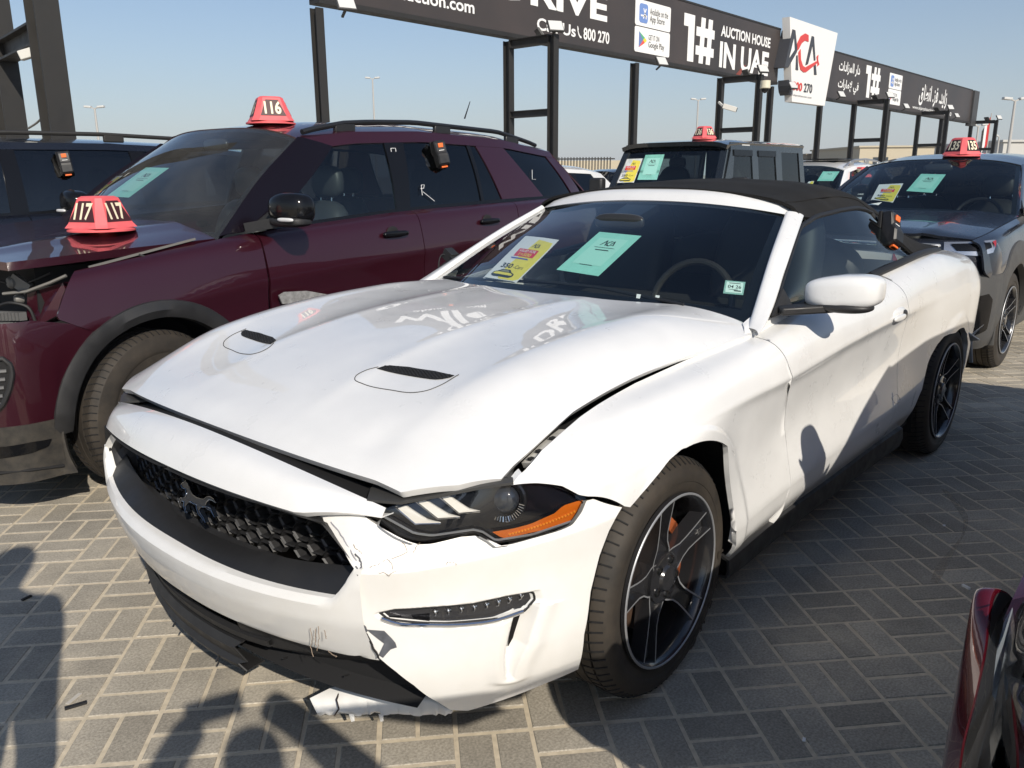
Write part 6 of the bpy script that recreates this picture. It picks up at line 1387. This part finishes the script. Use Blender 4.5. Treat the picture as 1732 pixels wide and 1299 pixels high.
def npatch(L, m, nm, off, par=rc):
    X = [np.array(at(u, v, y=1.800+.080*(v-1000)/345+.05*max(0, u-1715)/60)) for u, v, yy in L]; c = np.mean(X, 0); n = len(X); X = resample(np.array(X+[X[0]]), 41)[:-1]; V = np.vstack([X, c+(X-c)*.55+np.array([.002,-.001,.001]), [c+np.array([.0025,-.0015,.0015])]])+np.array([.9,-.3,.3])*off
    return link_mesh(nm, toloc(rc, V), [(k, (k+1)%40, 40+(k+1)%40, 40+k) for k in range(40)]+[(40+k, 40+(k+1)%40, 80) for k in range(40)], m, par, angle=60)
LP = [(1666,1135,1.80),(1684,1060,1.81),(1706,1018,1.815),(1735,1000,1.83),(1775,1080,1.87),(1790,1200,1.88),(1785,1345,1.87),(1690,1345,1.83),(1636,1325,1.80),(1637,1250,1.795)]
LCH = mat('lamp_sky_paint', (.72,.82,.92), .25, coat=.6)  # sky reflection in the lamp chrome, painted as a pale blue base colour
hl = npatch(LP, BLKGL, 'headlamp', -.03)
npatch([(1672,1175,1.80),(1680,1105,1.806),(1694,1050,1.81),(1709,1026,1.815),(1713,1060,1.82),(1706,1130,1.82),(1697,1185,1.815),(1684,1197,1.81)], LCH, 'lamp_sky_gleam', -.006, hl)
npatch([(1668,1240,1.80),(1676,1205,1.805),(1690,1195,1.81),(1708,1212,1.82),(1700,1262,1.815),(1692,1310,1.81),(1676,1335,1.805),(1662,1300,1.80)], LCH, 'lamp_sky_gleam', -.010, hl)
npatch([(1716,1070,1.835),(1732,1020,1.84),(1764,1090,1.86),(1770,1200,1.87),(1745,1215,1.86),(1722,1170,1.84)], mat('lamp_blue_glass', (.02,.05,.09), .08, coat=1.), 'lamp_insert', -.012, hl)
npatch([(1706,1265,1.82),(1718,1225,1.83),(1745,1240,1.85),(1765,1320,1.86),(1735,1340,1.85),(1705,1330,1.82)], mat('lamp_facets', (.30,.30,.29), .15, metal=.8, bump=1., bscale=120, bdist=.01), 'lamp_insert', -.012, hl)
npatch(LP, CLEAR, 'lamp_lens', .004, hl)
# --- white vehicle with a sunroof, second row

WV = base_dims(w=1.90, beltc=[(1.0,.92),(.5,1.0),(0,1.05),(-.5,1.09),(-2.5,1.15),(-3.6,1.18)], hoodz=[(.95,.97),(.5,1.07),(0,1.11),(-.5,1.14)], roofc=[(-1.12,1.56),(-1.5,1.62),(-2.1,1.64),(-2.8,1.61),(-3.15,1.55)], rails=(.1,.2,.05), railm=mat('alloy_rail', (.5,.5,.5), .3, metal=.8), wglass=glass('crossover_screen', (.74,.82,.82)))
wv, WVS = vehicle('white_suv', 'white vehicle with sunroof behind the charcoal crossover', -9.4, -3.2, WV, mat('far_white_paint', (.74,.74,.73), .25, coat=1.))
mb = MB(); mb.box((-1.85,0,1.648), (1.0,.86,.012)); mb.obj('sunroof', BLKGL, wv, bevel=.004)
wf, WFS = vehicle('white_wagon', 'white vehicle glimpsed right behind the burgundy tailgate', -5.3, -6.0, base_dims(rails=None), MATS['far_white_paint'])
df, DFS = vehicle('dark_hatchback', 'black vehicle seen through the gap in front of the boundary fence', -15.3, -11.2, base_dims(), MATS['black_blue_paint'])
# --- boxy off-roader
OFFP = black_paint('offroad_grey_paint', (.018,.022,.026))
t = thing('offroad_vehicle', 'boxy dark grey off-road vehicle with an upright windscreen in the second row', 'car', (-6.3,-3.45,0)); OB = (-6.3,-3.45,0)
def op(X, name, m, out, **k): return sheet(name, np.array(X, float), m, t, out=out, **k)
hw, ht = .80, .72                                                     # half widths at belt and roof
def gq(name, m, x0b, x1b, x0t, x1t, z0, z1, off=0., flange=.015, par=None):
    f = lambda z: (hw+(ht-hw)*(z-1.15)/.65)+off
    X = np.array([[(x0b+(x0t-x0b)*v)*(1-u)+(x1b+(x1t-x1b)*v)*u for v in (0,.5,1)] for u in (0,.5,1)]); Z = np.linspace(z0, z1, 3)
    G = np.stack([X, np.array([[f(z) for z in Z]]*3), np.array([Z]*3)], -1); return sheet(name, G, m, t, out=(0,1,0), flange=flange, mirror=True, angle=20)
mb = MB(); mb.box((-1.1,0,.78), (3.7,1.62,.74)); mb.obj('body', OFFP, t, bevel=.06, seg=3)
mb = MB(); mb.box((.05,0,1.12), (1.35,1.36,.14)); mb.obj('bonnet', OFFP, t, bevel=.05, seg=3)
for s_ in (1, -1):
    mb = MB(); mb.box((.25,.86*s_,.92), (1.0,.22,.08)); mb.obj('wing', BLKPL, t, bevel=.03)
    mb = MB(); mb.box((-2.5,.86*s_,.92), (1.0,.22,.08)); mb.obj('wing', BLKPL, t, bevel=.03)
    for cx in (.25,-2.45): wheel(cx, .90, s_, .40, .22, .25, 0, t)
    mb = MB(); mb.box((-.72,.99*s_,1.30), (.12,.20,.20)); mb.obj('door_mirror', BLKPL, t, bevel=.03)
mb = MB(); mb.box((.80,0,.86), (.08,1.3,.5)); gl = mb.obj('grille', OFFP, t, bevel=.02)
for k in range(7): mb = MB(); mb.box((.845,-.36+.12*k,.92), (.01,.05,.30)); mb.obj('grille_slot', BLKGL, gl)
for s_ in (1, -1): mb = MB(); mb.lathe([(0,.11),(.05,.10),(.06,.02)], 20, 'x', (.84,.5*s_,.95)); mb.obj('headlamp', MATS['lamp_glassy'], t)
mb = MB(); mb.box((.92,0,.55), (.18,1.7,.2)); mb.obj('front_bumper', BLKPL, t, bevel=.03)
XW0, XW1 = -.62, -.93
SJ = Surf([[(XW0,y,1.17),(XW1,y*.90,1.74)] for y in np.linspace(-.70, .70, 5)], np.linspace(-1, 1, 5))
aa, bb_ = np.meshgrid(np.linspace(-1, 1, 9), np.linspace(0, 1, 5), indexing='ij'); op(SJ.ev(aa, bb_), 'windscreen', glass('offroad_screen', (.66,.78,.74)), (1,0,.3), flange=0)
for a0, a1, b0, b1 in ((-1.13,-1,-.06,1.06),(1,1.13,-.06,1.06),(-1.0,1.0,.965,1.06),(-1.0,1.0,-.06,.03)):
    aa, bb_ = np.meshgrid(np.linspace(a0, a1, 7), np.linspace(b0, b1, 7), indexing='ij'); op(SJ.ev(aa, bb_), 'screen_frame', OFFP, (1,0,.3), off=.012, flange=.05)
rx = np.linspace(XW1+.06, -3.05, 8); X = [[(x, s_*(ht+.01), 1.845-.05*abs(s_)**6-.03*np.clip((x-(XW1-.1))/.16, 0, 1)) for s_ in np.linspace(-1, 1, 15)] for x in rx]; op(X, 'roof', OFFP, (0,0,1), flange=.05)
gm = glass('offroad_side', (.28,.32,.32))
z0, z1 = 1.17, 1.70
for nm, a, b, c_, d_, m_ in (('side_window',-.92,-1.50,-1.05,-1.50,gm),('side_window',-1.66,-2.18,-1.66,-2.16,gm),('side_window',-2.34,-2.92,-2.34,-2.88,EGD)): gq(nm, m_, a, b, c_, d_, z0, z1, -.012, 0)
for a, b, c_, d_ in ((-.66,-.92,-.96,-1.05),(-1.50,-1.66,-1.50,-1.66),(-2.18,-2.34,-2.16,-2.34),(-2.92,-3.06,-2.88,-3.02)): gq('pillar', OFFP, a, b, c_, d_, z0-.02, z1)
gq('roof_rail', OFFP, -.96, -3.02, -.96, -3.02, z1, 1.80)
for nm, a, b in (('rain_guard',-1.02,-1.50),('rain_guard',-1.66,-2.16)): gq(nm, BLKGL, a, b, a, b, 1.645, 1.715, .012, .01)
mb = MB(); mb.box((-3.04,0,1.48), (.04,1.42,.66)); mb.obj('tailgate', OFFP, t, smooth=False)
mb = MB(); mb.box((-1.35,.70,1.775), (.20,.05,.02)); mb.obj('roof_scuff', mat('scuff_white', (.6,.6,.58), .6), t, smooth=False)
for y in (.38,-.38): V, F = blob((-1.6,y,1.15), (.10,.24,.40), e=3., n=10); st_ = link_mesh('seat', V, F, LEATHER, t, angle=0); V, F = blob((-1.66,y,1.58), (.05,.12,.08), e=3., n=8); link_mesh('headrest', V, F, LEATHER, st_, angle=0)
SJ.G = SJ.G+np.array(OB)
# ================================================================== numbered roof markers, window sheets, lock boxes, litter
bpy.context.view_layer.update(); DG = bpy.context.evaluated_depsgraph_get()
def drop(x, y, z=3.5):
    h, loc, nrm, *_ = S.ray_cast(DG, (x, y, z), (0, 0, -1)); return loc.z if h else 0.
PINK = mat('marker_pink', (.74,.10,.115), .5, col2=(.80,.15,.155), nscale=9, rvar=.15); PLATE = mat('plate_brown', (.055,.014,.016), .5); DIGIT = mat('digit_cream', (.80,.72,.52), .5)
def marker(num, loc, rz, label, w=.29, plate=None, digit=None):
    t = thing('roof_marker', label, 'roof marker', loc, rz, 'numbered pink roof markers')
    k = w/.29; B = .112*k; T = .070*k; H = .150*k; cb = .035*k; ct = .020*k; z0 = .018*k
    mb = MB(); mb.lathe([(0,.135*k),(.002,.145*k),(.010*k,.145*k),(.018*k,.128*k),(.020*k,.06*k)], 40, 'z'); mb.obj('base', PINK, t)
    def octo(r, c, z): return [(r,-r+c,z),(r,r-c,z),(r-c,r,z),(-r+c,r,z),(-r,r-c,z),(-r,-r+c,z),(-r+c,-r,z),(r-c,-r,z)]
    V = octo(B+.012*k, cb, z0)+octo(B, cb, z0+.02*k)+octo(T, ct, H)+octo(T-.012*k, ct, H+.008*k)+octo(T-.030*k, ct*.8, H+.006*k)+octo(T-.034*k, ct*.8, H-.03*k)
    F = [(r*8+i, r*8+(i+1)%8, (r+1)*8+(i+1)%8, (r+1)*8+i) for r in range(5) for i in range(8)]
    link_mesh('body', V, F, PINK, t, angle=30)
    V, F0 = text_mesh(num, 1., offset=.03); lo, hi = V.min(0), V.max(0); sl = (B-T)/(H-z0-.02*k)
    for q in range(4):
        a = q*math.pi/2; Rm = Matrix.Rotation(a, 3, 'Z')
        def on(s, h, off, fix=False):                                             # s across -.5...5, h 0..1 up the face
            z = z0+.028*k+h*(H-z0-.040*k); r = B-(z-z0-.02*k)*sl+off; wd = (2*(r-cb))*.98
            if fix: wd = 2*((B+T)/2-(cb+ct)/2)*.98
            return Rm@Vector((r, s*wd, z))
        c4 = [(-.5,0),(.5,0),(.44,1),(-.44,1)]
        mb = MB(); mb.add([on(s, h, .0022) for s, h in c4]+[on(s, h, 0) for s, h in c4], [(0,1,2,3)]+[(i, 4+i, 4+(i+1)%4, (i+1)%4) for i in range(4)]); pl = mb.obj('number_plate', plate or PLATE, t, smooth=False)
        mb = MB(); mb.add([on((p[0]-lo[0])/(hi[0]-lo[0])*.78-.39, .10+.80*(p[1]-lo[1])/(hi[1]-lo[1]), .0036, True) for p in V], F0); mb.obj('number', digit or DIGIT, pl, smooth=False)
    return t
p = at(172,385,z=1.185); z = drop(p[0], p[1]); p = at(172,386,z=z); marker('117', (p[0],p[1],drop(p[0],p[1])), R(23), 'pink marker numbered 117 on the bonnet of the burgundy vehicle', .30)
p = at(458,204,z=1.76); marker('116', (p[0],p[1],drop(p[0],p[1])), R(67), 'pink marker numbered 116 on the roof of the burgundy vehicle', .29)
p = at(1627,256,z=1.62); marker('135', (p[0],p[1],drop(p[0],p[1])), R(-26), 'pink marker numbered 135 on the roof of the charcoal crossover', .30, mat('plate_black', (.02,.012,.013), .5))
p = at(1191,234,x=-7.55); marker('136', (p[0],p[1],drop(p[0],p[1])), R(-15), 'pink marker numbered 136 on the roof of the boxy off-road vehicle', .29)
p = at(1461,263,x=-11.0); marker('138', (p[0],p[1],drop(p[0],p[1])), R(-24), 'pink marker numbered 138 on the roof of the white vehicle with sunroof', .27)
# printed sheets behind the windscreens
MINT = mat('paper_mint', (.28,.66,.56), .6, noise=.05, nscale=30); MINT2 = mat('paper_mint_light', (.36,.72,.62), .6); INK = mat('ink_black', (.02,.03,.03), .6)
YEL = mat('paper_yellow', (.82,.70,.10), .6, noise=.06, nscale=30); PAPW = mat('paper_white', (.78,.78,.78), .6); PRED = mat('print_red', (.68,.03,.06), .6); PBLU = mat('print_blue', (.06,.10,.45), .6)
def sheetmap(Q, curl=0.):
    "Q: TL, TR, BR, BL in space -> f(s across, t down, off)"
    Q = [np.asarray(q, float) for q in Q]; n = np.cross(Q[1]-Q[0], Q[3]-Q[0]); n = n/np.linalg.norm(n)
    if n@(CC-Q[0]) < 0: n = -n
    def f(s, t, off=0.):
        p = (Q[0]*(1-s)+Q[1]*s)*(1-t)+(Q[3]*(1-s)+Q[2]*s)*t
        return p+n*(off+curl*(math.sin(3.1*s+1.5*t)*.5+(1-t)**3*(.8*s)))
    return f
def paper(f, m, name, label, cat, group, base):
    V = []; n = 9
    for k in (0, -.0006):
        for i in range(n):
            for j in range(n): V.append(f(i/(n-1), j/(n-1), k))
    F = [(k*n*n+i*n+j, k*n*n+(i+1)*n+j, k*n*n+(i+1)*n+j+1, k*n*n+i*n+j+1) for k in (0,1) for i in range(n-1) for j in range(n-1)]
    o = link_mesh(name, np.array(V), F, m, None); return tag(o, label, cat, group)
def pr(f, par, pts, m, name, off):
    n = len(pts); mb = MB(); L = resample(np.array(list(pts)+[pts[0]], float), 4*n+1)[:-1]
    mb.add([f(s, t, off) for s, t in L], fill_poly([(s, t, 0) for s, t in L])); return mb.obj(name, m, par, smooth=False)
def rect(s0, s1, t0, t1): return [(s0,t0),(s1,t0),(s1,t1),(s0,t1)]
def prt(f, par, body, s0, s1, t0, t1, m, off, bold=.01):
    v, F = text_mesh(body, 1., offset=bold); lo, hi = v.min(0), v.max(0); mb = MB()
    mb.add([f(s0+(s1-s0)*(p[0]-lo[0])/(hi[0]-lo[0]), t1+(t0-t1)*(p[1]-lo[1])/(hi[1]-lo[1]), off) for p in v], F); return mb.obj('print_text', m, par, smooth=False)
def logo(f, par, s0, s1, t0, t1, m, off):
    g_ = lambda L: [(s0+(s1-s0)*a, t0+(t1-t0)*b) for a, b in L]
    for L in ([(.22,0),(.30,0),(.42,1),(.34,1),(.26,.3),(.06,1),(0,1)],[(.52,.12),(.66,.05),(.66,.2),(.52,.3),(.46,.5),(.5,.8),(.62,.9),(.9,.62),(.92,.7),(.62,1.05),(.46,.98),(.38,.6),(.42,.3)],[(.76,.05),(.82,.05),(.96,.95),(.89,.95),(.79,.35),(.68,.75),(.62,.75)]): pr(f, par, g_(L), m, 'print_logo', off)
def mint(Q, label, detail=2, curl=0.):
    f = sheetmap(Q, curl); o = paper(f, MINT, 'mint_sheet', label, 'paper sheet', 'mint green sheets behind windscreens', None); e = .0008
    if detail: pr(f, o, rect(.16,.84,.14,.80), MINT2, 'print_panel', e)
    if detail: logo(f, o, .33,.67,.20,.33, INK, 2*e)
    if detail > 1: pr(f, o, rect(.24,.76,.375,.385), INK, 'print_rule', 2*e); pr(f, o, rect(.34,.66,.80,.812), INK, 'print_rule', 2*e)
    pr(f, o, rect(.33,.67,.43,.45), INK, 'print_rule', 2*e) if detail > 1 else None
    return o
def yellow(Q, label, detail=2, curl=0.):
    f = sheetmap(Q, curl); o = paper(f, PAPW, 'yellow_sheet', label, 'paper sheet', 'yellow and white price sheets behind windscreens', None); e = .0008
    pr(f, o, [(.50,.06),(.97,.10),(.97,.965),(.34,.965),(.36,.60)], YEL, 'print_panel', e)
    if detail: pr(f, o, rect(.22,.80,.30,.47), PRED, 'print_box', 2*e)
    if detail > 1:
        logo(f, o, .50,.72,.16,.25, INK, 2*e); prt(f, o, 'VALID FOR', .27,.75,.315,.375, PAPW, 3*e); prt(f, o, '1+500', .34,.70,.39,.46, YEL, 3*e); pr(f, o, rect(.20,.74,.50,.525), PBLU, 'print_rule', 2*e)
    if detail: prt(f, o, '350', .18,.50,.64,.74, INK, 2*e, .03)
    if detail > 1: prt(f, o, '-Cars', .54,.82,.66,.73, INK, 2*e, .0)
    if detail:
        cr_ = [(.12,.90),(.13,.84),(.22,.82),(.32,.77),(.55,.77),(.64,.82),(.74,.84),(.76,.90),(.68,.93),(.20,.93)]; pr(f, o, cr_, INK, 'print_car', 2*e); pr(f, o, [(.16,.885),(.17,.85),(.25,.835),(.62,.835),(.72,.86),(.72,.885)], YEL, 'print_car', 3*e)
        pr(f, o, [(.29,.825),(.36,.785),(.52,.785),(.58,.825)], mat('print_glass', (.25,.25,.16), .5), 'print_car', 3*e)
    pr(f, o, rect(.0,1.,.985,1.), INK, 'print_rule', 2*e)
    return o
def onglass(Sf, L, push=.012):
    X = Sf.p3(L); return [x-(CC-x)/np.linalg.norm(CC-x)*push for x in X]
mint(onglass(SW, [(1014,392),(1085,399),(1012,467),(941,456)]), 'mint green sheet with logo behind the windscreen of the white convertible')
yellow(onglass(SW, [(889,399),(946,407),(872,478),(817,471)], .014), 'yellow and white sheet reading 350 behind the windscreen of the white convertible', curl=.004)
f = sheetmap(onglass(SW, [(1227,474),(1261,477),(1257,499),(1223,496)], .007)); o = paper(f, mat('sticker_border', (.25,.45,.40), .5), 'date_sticker', 'small mint date sticker reading 04 26 low in the convertible windscreen', 'sticker', None, None); pr(f, o, rect(.08,.92,.10,.90), mat('sticker_face', (.62,.80,.74), .5), 'print_panel', .0008); prt(f, o, '04 26', .18,.84,.34,.58, INK, .0016); pr(f, o, rect(.22,.7,.66,.69), INK, 'print_rule', .0016); pr(f, o, rect(.5,.86,.72,.80), INK, 'print_rule', .0016); pr(f, o, rect(.2,.8,.18,.22), INK, 'print_rule', .0016)
for uv in ((1080,501),(1112,503)):
    u, v = uv; f = sheetmap(onglass(SW, [(u-3,v-4),(u+4,v-3),(u+2,v+4),(u-4,v+3)], .007)); paper(f, PAPW, 'screen_tag', 'tiny white tag on the lower windscreen, %s of a pair' % ('left' if u < 1100 else 'right'), 'tag', 'white tags on the convertible windscreen', None)
mint(onglass(EXS['ws'], [(247,283),(286,284),(218,334),(180,332)], .01), 'mint green sheet behind the windscreen of the burgundy vehicle', 2)
yellow(onglass(EXS['ws'], [(186,300),(208,297),(158,332),(134,340)], .01), 'yellow and white sheet at the far side of the burgundy vehicle windscreen', 1)
mint(onglass(SOS['ws'], [(1558,294),(1600,295),(1577,326),(1533,323)], .01), 'mint green sheet behind the windscreen of the charcoal crossover', 2)
yellow(onglass(SOS['ws'], [(1487,312),(1528,310),(1510,343),(1473,338)], .01), 'yellow and white sheet behind the windscreen of the charcoal crossover', 2)
mint(onglass(SJ, [(1092,262),(1124,261),(1111,304),(1078,304)], .0), 'mint green sheet behind the upright windscreen of the off-road vehicle', 2)
yellow(onglass(SJ, [(1057,269),(1087,268),(1072,309),(1042,310)], .0), 'yellow and white sheet behind the upright windscreen of the off-road vehicle', 2)
mint(onglass(WVS['ws'], [(1392,290),(1420,290),(1409,306),(1382,306)], .01), 'mint green sheet behind the windscreen of the white vehicle with sunroof', 1)
yellow(onglass(WVS['ws'], [(1368,307),(1377,306),(1374,314),(1362,314)], .01), 'yellow sheet half hidden in the windscreen of the white vehicle with sunroof', 0)
# clamp-on key lock boxes
ORANGE = mat('lock_orange', (.85,.16,.03), .5)
def lockbox(p, n, label, h=.20, tilt=0., roll=0.):
    t = thing('key_lock_box', label, 'lock box', p, 0, 'black key lock boxes clamped on windows'); n = Vector(n).normalized(); up = Vector((0,0,1)); up = (up-n*up.dot(n)).normalized(); sx = up.cross(n); M = Matrix((sx, n, up)).transposed()@Matrix.Rotation(roll, 3, 'Y')
    w = h*.50; d = h*.42
    prof = [(0,.0),(d*.55,.0),(d,h*.10),(d,h*.46),(d*.78,h*.58),(d*.70,h*.94),(d*.50,h),(0,h)]
    V = [M@Vector((sx_*w/2*(1-.10*(a > d*.6)), a, b-h/2)) for sx_ in (-1,1) for a, b in prof]; k = len(prof)
    link_mesh('case', V, [tuple(range(k)), tuple(range(k, 2*k))[::-1]]+[(i, k+i, k+(i+1)%k, (i+1)%k) for i in range(k)], mat('lock_black', (.014,.014,.015), .35, rvar=.2, nscale=20), t, smooth=False).modifiers.new('bevel', 'BEVEL').width = .008
    mb = MB(); mb.box(M@Vector((0,d*.76,h*.30)), (w*.40,.010,h*.16), M@Matrix.Rotation(-.08, 3, 'X')); mb.obj('release_button', ORANGE, t, bevel=.003)
    mb = MB(); mb.box(M@Vector((0,d*.62,-h*.49)), (w*.50,d*.36,h*.06), M); mb.obj('lower_button', ORANGE, t, bevel=.003)
    mb = MB(); mb.box(M@Vector((0,-.006,-.0)), (w*1.06,.016,h*1.02), M); mb.obj('clamp_plate', DARKIN, t, bevel=.004)
    mb = MB(); mb.box(M@Vector((0,d*.77,h*.12)), (w*.42,.004,h*.02), M); mb.obj('badge', PAPW, t)
    return t
p = gpix(EXS, 740,262,-1.8,-2.6); lockbox(p+np.array([0,.012,0]), (.35,1,.15), 'black lock box with orange buttons on the rear door glass of the burgundy vehicle', .175, 0, R(-8))
p = gpix(DSS, 103,277,-1.3,-4.3); lockbox(p+np.array([0,.012,0]), (.3,1,.1), 'black lock box with orange buttons on the dark vehicle at the left edge', .18, 0, R(-6))
p = at(1497,392,y=.715); lockbox(p, (.15,1,.25), 'black lock box with orange buttons at the rear of the convertible side window', .17, 0, R(24))
# things inside / seen in the convertible side glass: little hook antenna
# litter on the paving
def litter(name, label, u, v, d, m, rz=0.): 
    q = at(u, v, z=.004); mb = MB(); mb.box((0,0,d[2]/2), d, Matrix.Rotation(rz, 3, 'Z')); o = mb.obj(name, m, None, smooth=False); o.location = (q[0], q[1], .001); return tag(o, label, 'litter')
litter('cigarette_end', 'white cigarette end on the shaded paving near the maroon car', 1634,993, (.030,.008,.008), PAPW, 1.1)
litter('paper_scrap', 'tiny white scrap on shaded paving beyond the pale arc', 1597,888, (.012,.010,.003), PAPW, .3)
litter('paper_scrap', 'tiny pale scrap on shaded paving at the bottom right', 1360,1250, (.014,.008,.003), PAPW, .3)
litter('plastic_shard', 'dark plastic shard on sunlit paving at bottom left', 128,1193, (.055,.012,.006), BLKPL, -.3)
litter('paint_flake', 'pale paint flake beside the dark shard at bottom left', 125,1181, (.05,.012,.003), mat('flake_pale', (.5,.47,.42), .7), .5)
litter('plastic_shard', 'small dark shard on shaded paving at the left edge', 45,1011, (.035,.010,.005), BLKPL, .3)
# faint pale arc painted on the paving as light thrown by the maroon car
L = [at(u, v, z=.0018) for u, v in ((1597,828),(1620,855),(1632,875),(1630,900),(1612,930),(1595,955),(1580,985))]
X = resample(np.array(L), 40, True); T = np.gradient(X, axis=0); T /= np.linalg.norm(T, axis=1, keepdims=True); Nn = np.stack([-T[:,1], T[:,0], 0*T[:,0]], 1); wv_ = (.010+.006*np.sin(np.linspace(0, 9, 40)))[:,None]
def faint(nm, c, a):
    m = bpy.data.materials.new(nm); m.use_nodes = True; n = m.node_tree.nodes; l = m.node_tree.links; b = n['Principled BSDF']; b.inputs['Base Color'].default_value = tuple(c)+(1,); b.inputs['Roughness'].default_value = .9
    tc = n.new('ShaderNodeNewGeometry'); t_ = n.new('ShaderNodeTexNoise'); t_.inputs['Scale'].default_value = 60; l.new(tc.outputs['Position'], t_.inputs['Vector']); mr = n.new('ShaderNodeMapRange'); mr.inputs[1].default_value = .35; mr.inputs[2].default_value = .7; mr.inputs[3].default_value = a*.3; mr.inputs[4].default_value = a; l.new(t_.outputs['Fac'], mr.inputs[0]); l.new(mr.outputs[0], b.inputs['Alpha']); return m
o = link_mesh('caustic_arc', np.vstack([X-Nn*wv_, X+Nn*wv_]), [(i, i+1, 41+i, 40+i) for i in range(39)], faint('caustic_paint', (.42,.36,.28), .55), pav, smooth=False)
# door chalk squiggle on the convertible
X = [SS.p3([q])[0] for q in ((1508,672),(1518,668),(1522,676),(1514,682),(1508,674))]
MB().tube(resample(np.array(X), 16, True)+np.array([0,.001,0]), .0016, 5).obj('chalk_mark', faint('chalk_faint', (.8,.8,.8), .5), car)
MB().tube(resample(SS.p3([(1509,664),(1511,688)]), 6)+np.array([0,.001,0]), .0016, 5).obj('chalk_mark', MATS['chalk_white'], car)
# ================================================================== dusty air
hz = bpy.data.materials.new('haze'); hz.use_nodes = True; hn = hz.node_tree.nodes; hn.remove(hn['Principled BSDF'])
pv = hn.new('ShaderNodeVolumePrincipled'); pv.inputs['Color'].default_value = (.90,.92,.95,1); pv.inputs['Density'].default_value = .0005; pv.inputs['Anisotropy'].default_value = .2
hz.node_tree.links.new(pv.outputs[0], hn['Material Output'].inputs['Volume'])
tag(link_mesh('haze', [(x, y, z) for z in (-1.2,22) for y in (-180,60) for x in (-200,60)], [(0,2,3,1),(4,5,7,6),(0,1,5,4),(2,6,7,3),(0,4,6,2),(1,3,7,5)], hz, smooth=False), kind='stuff')
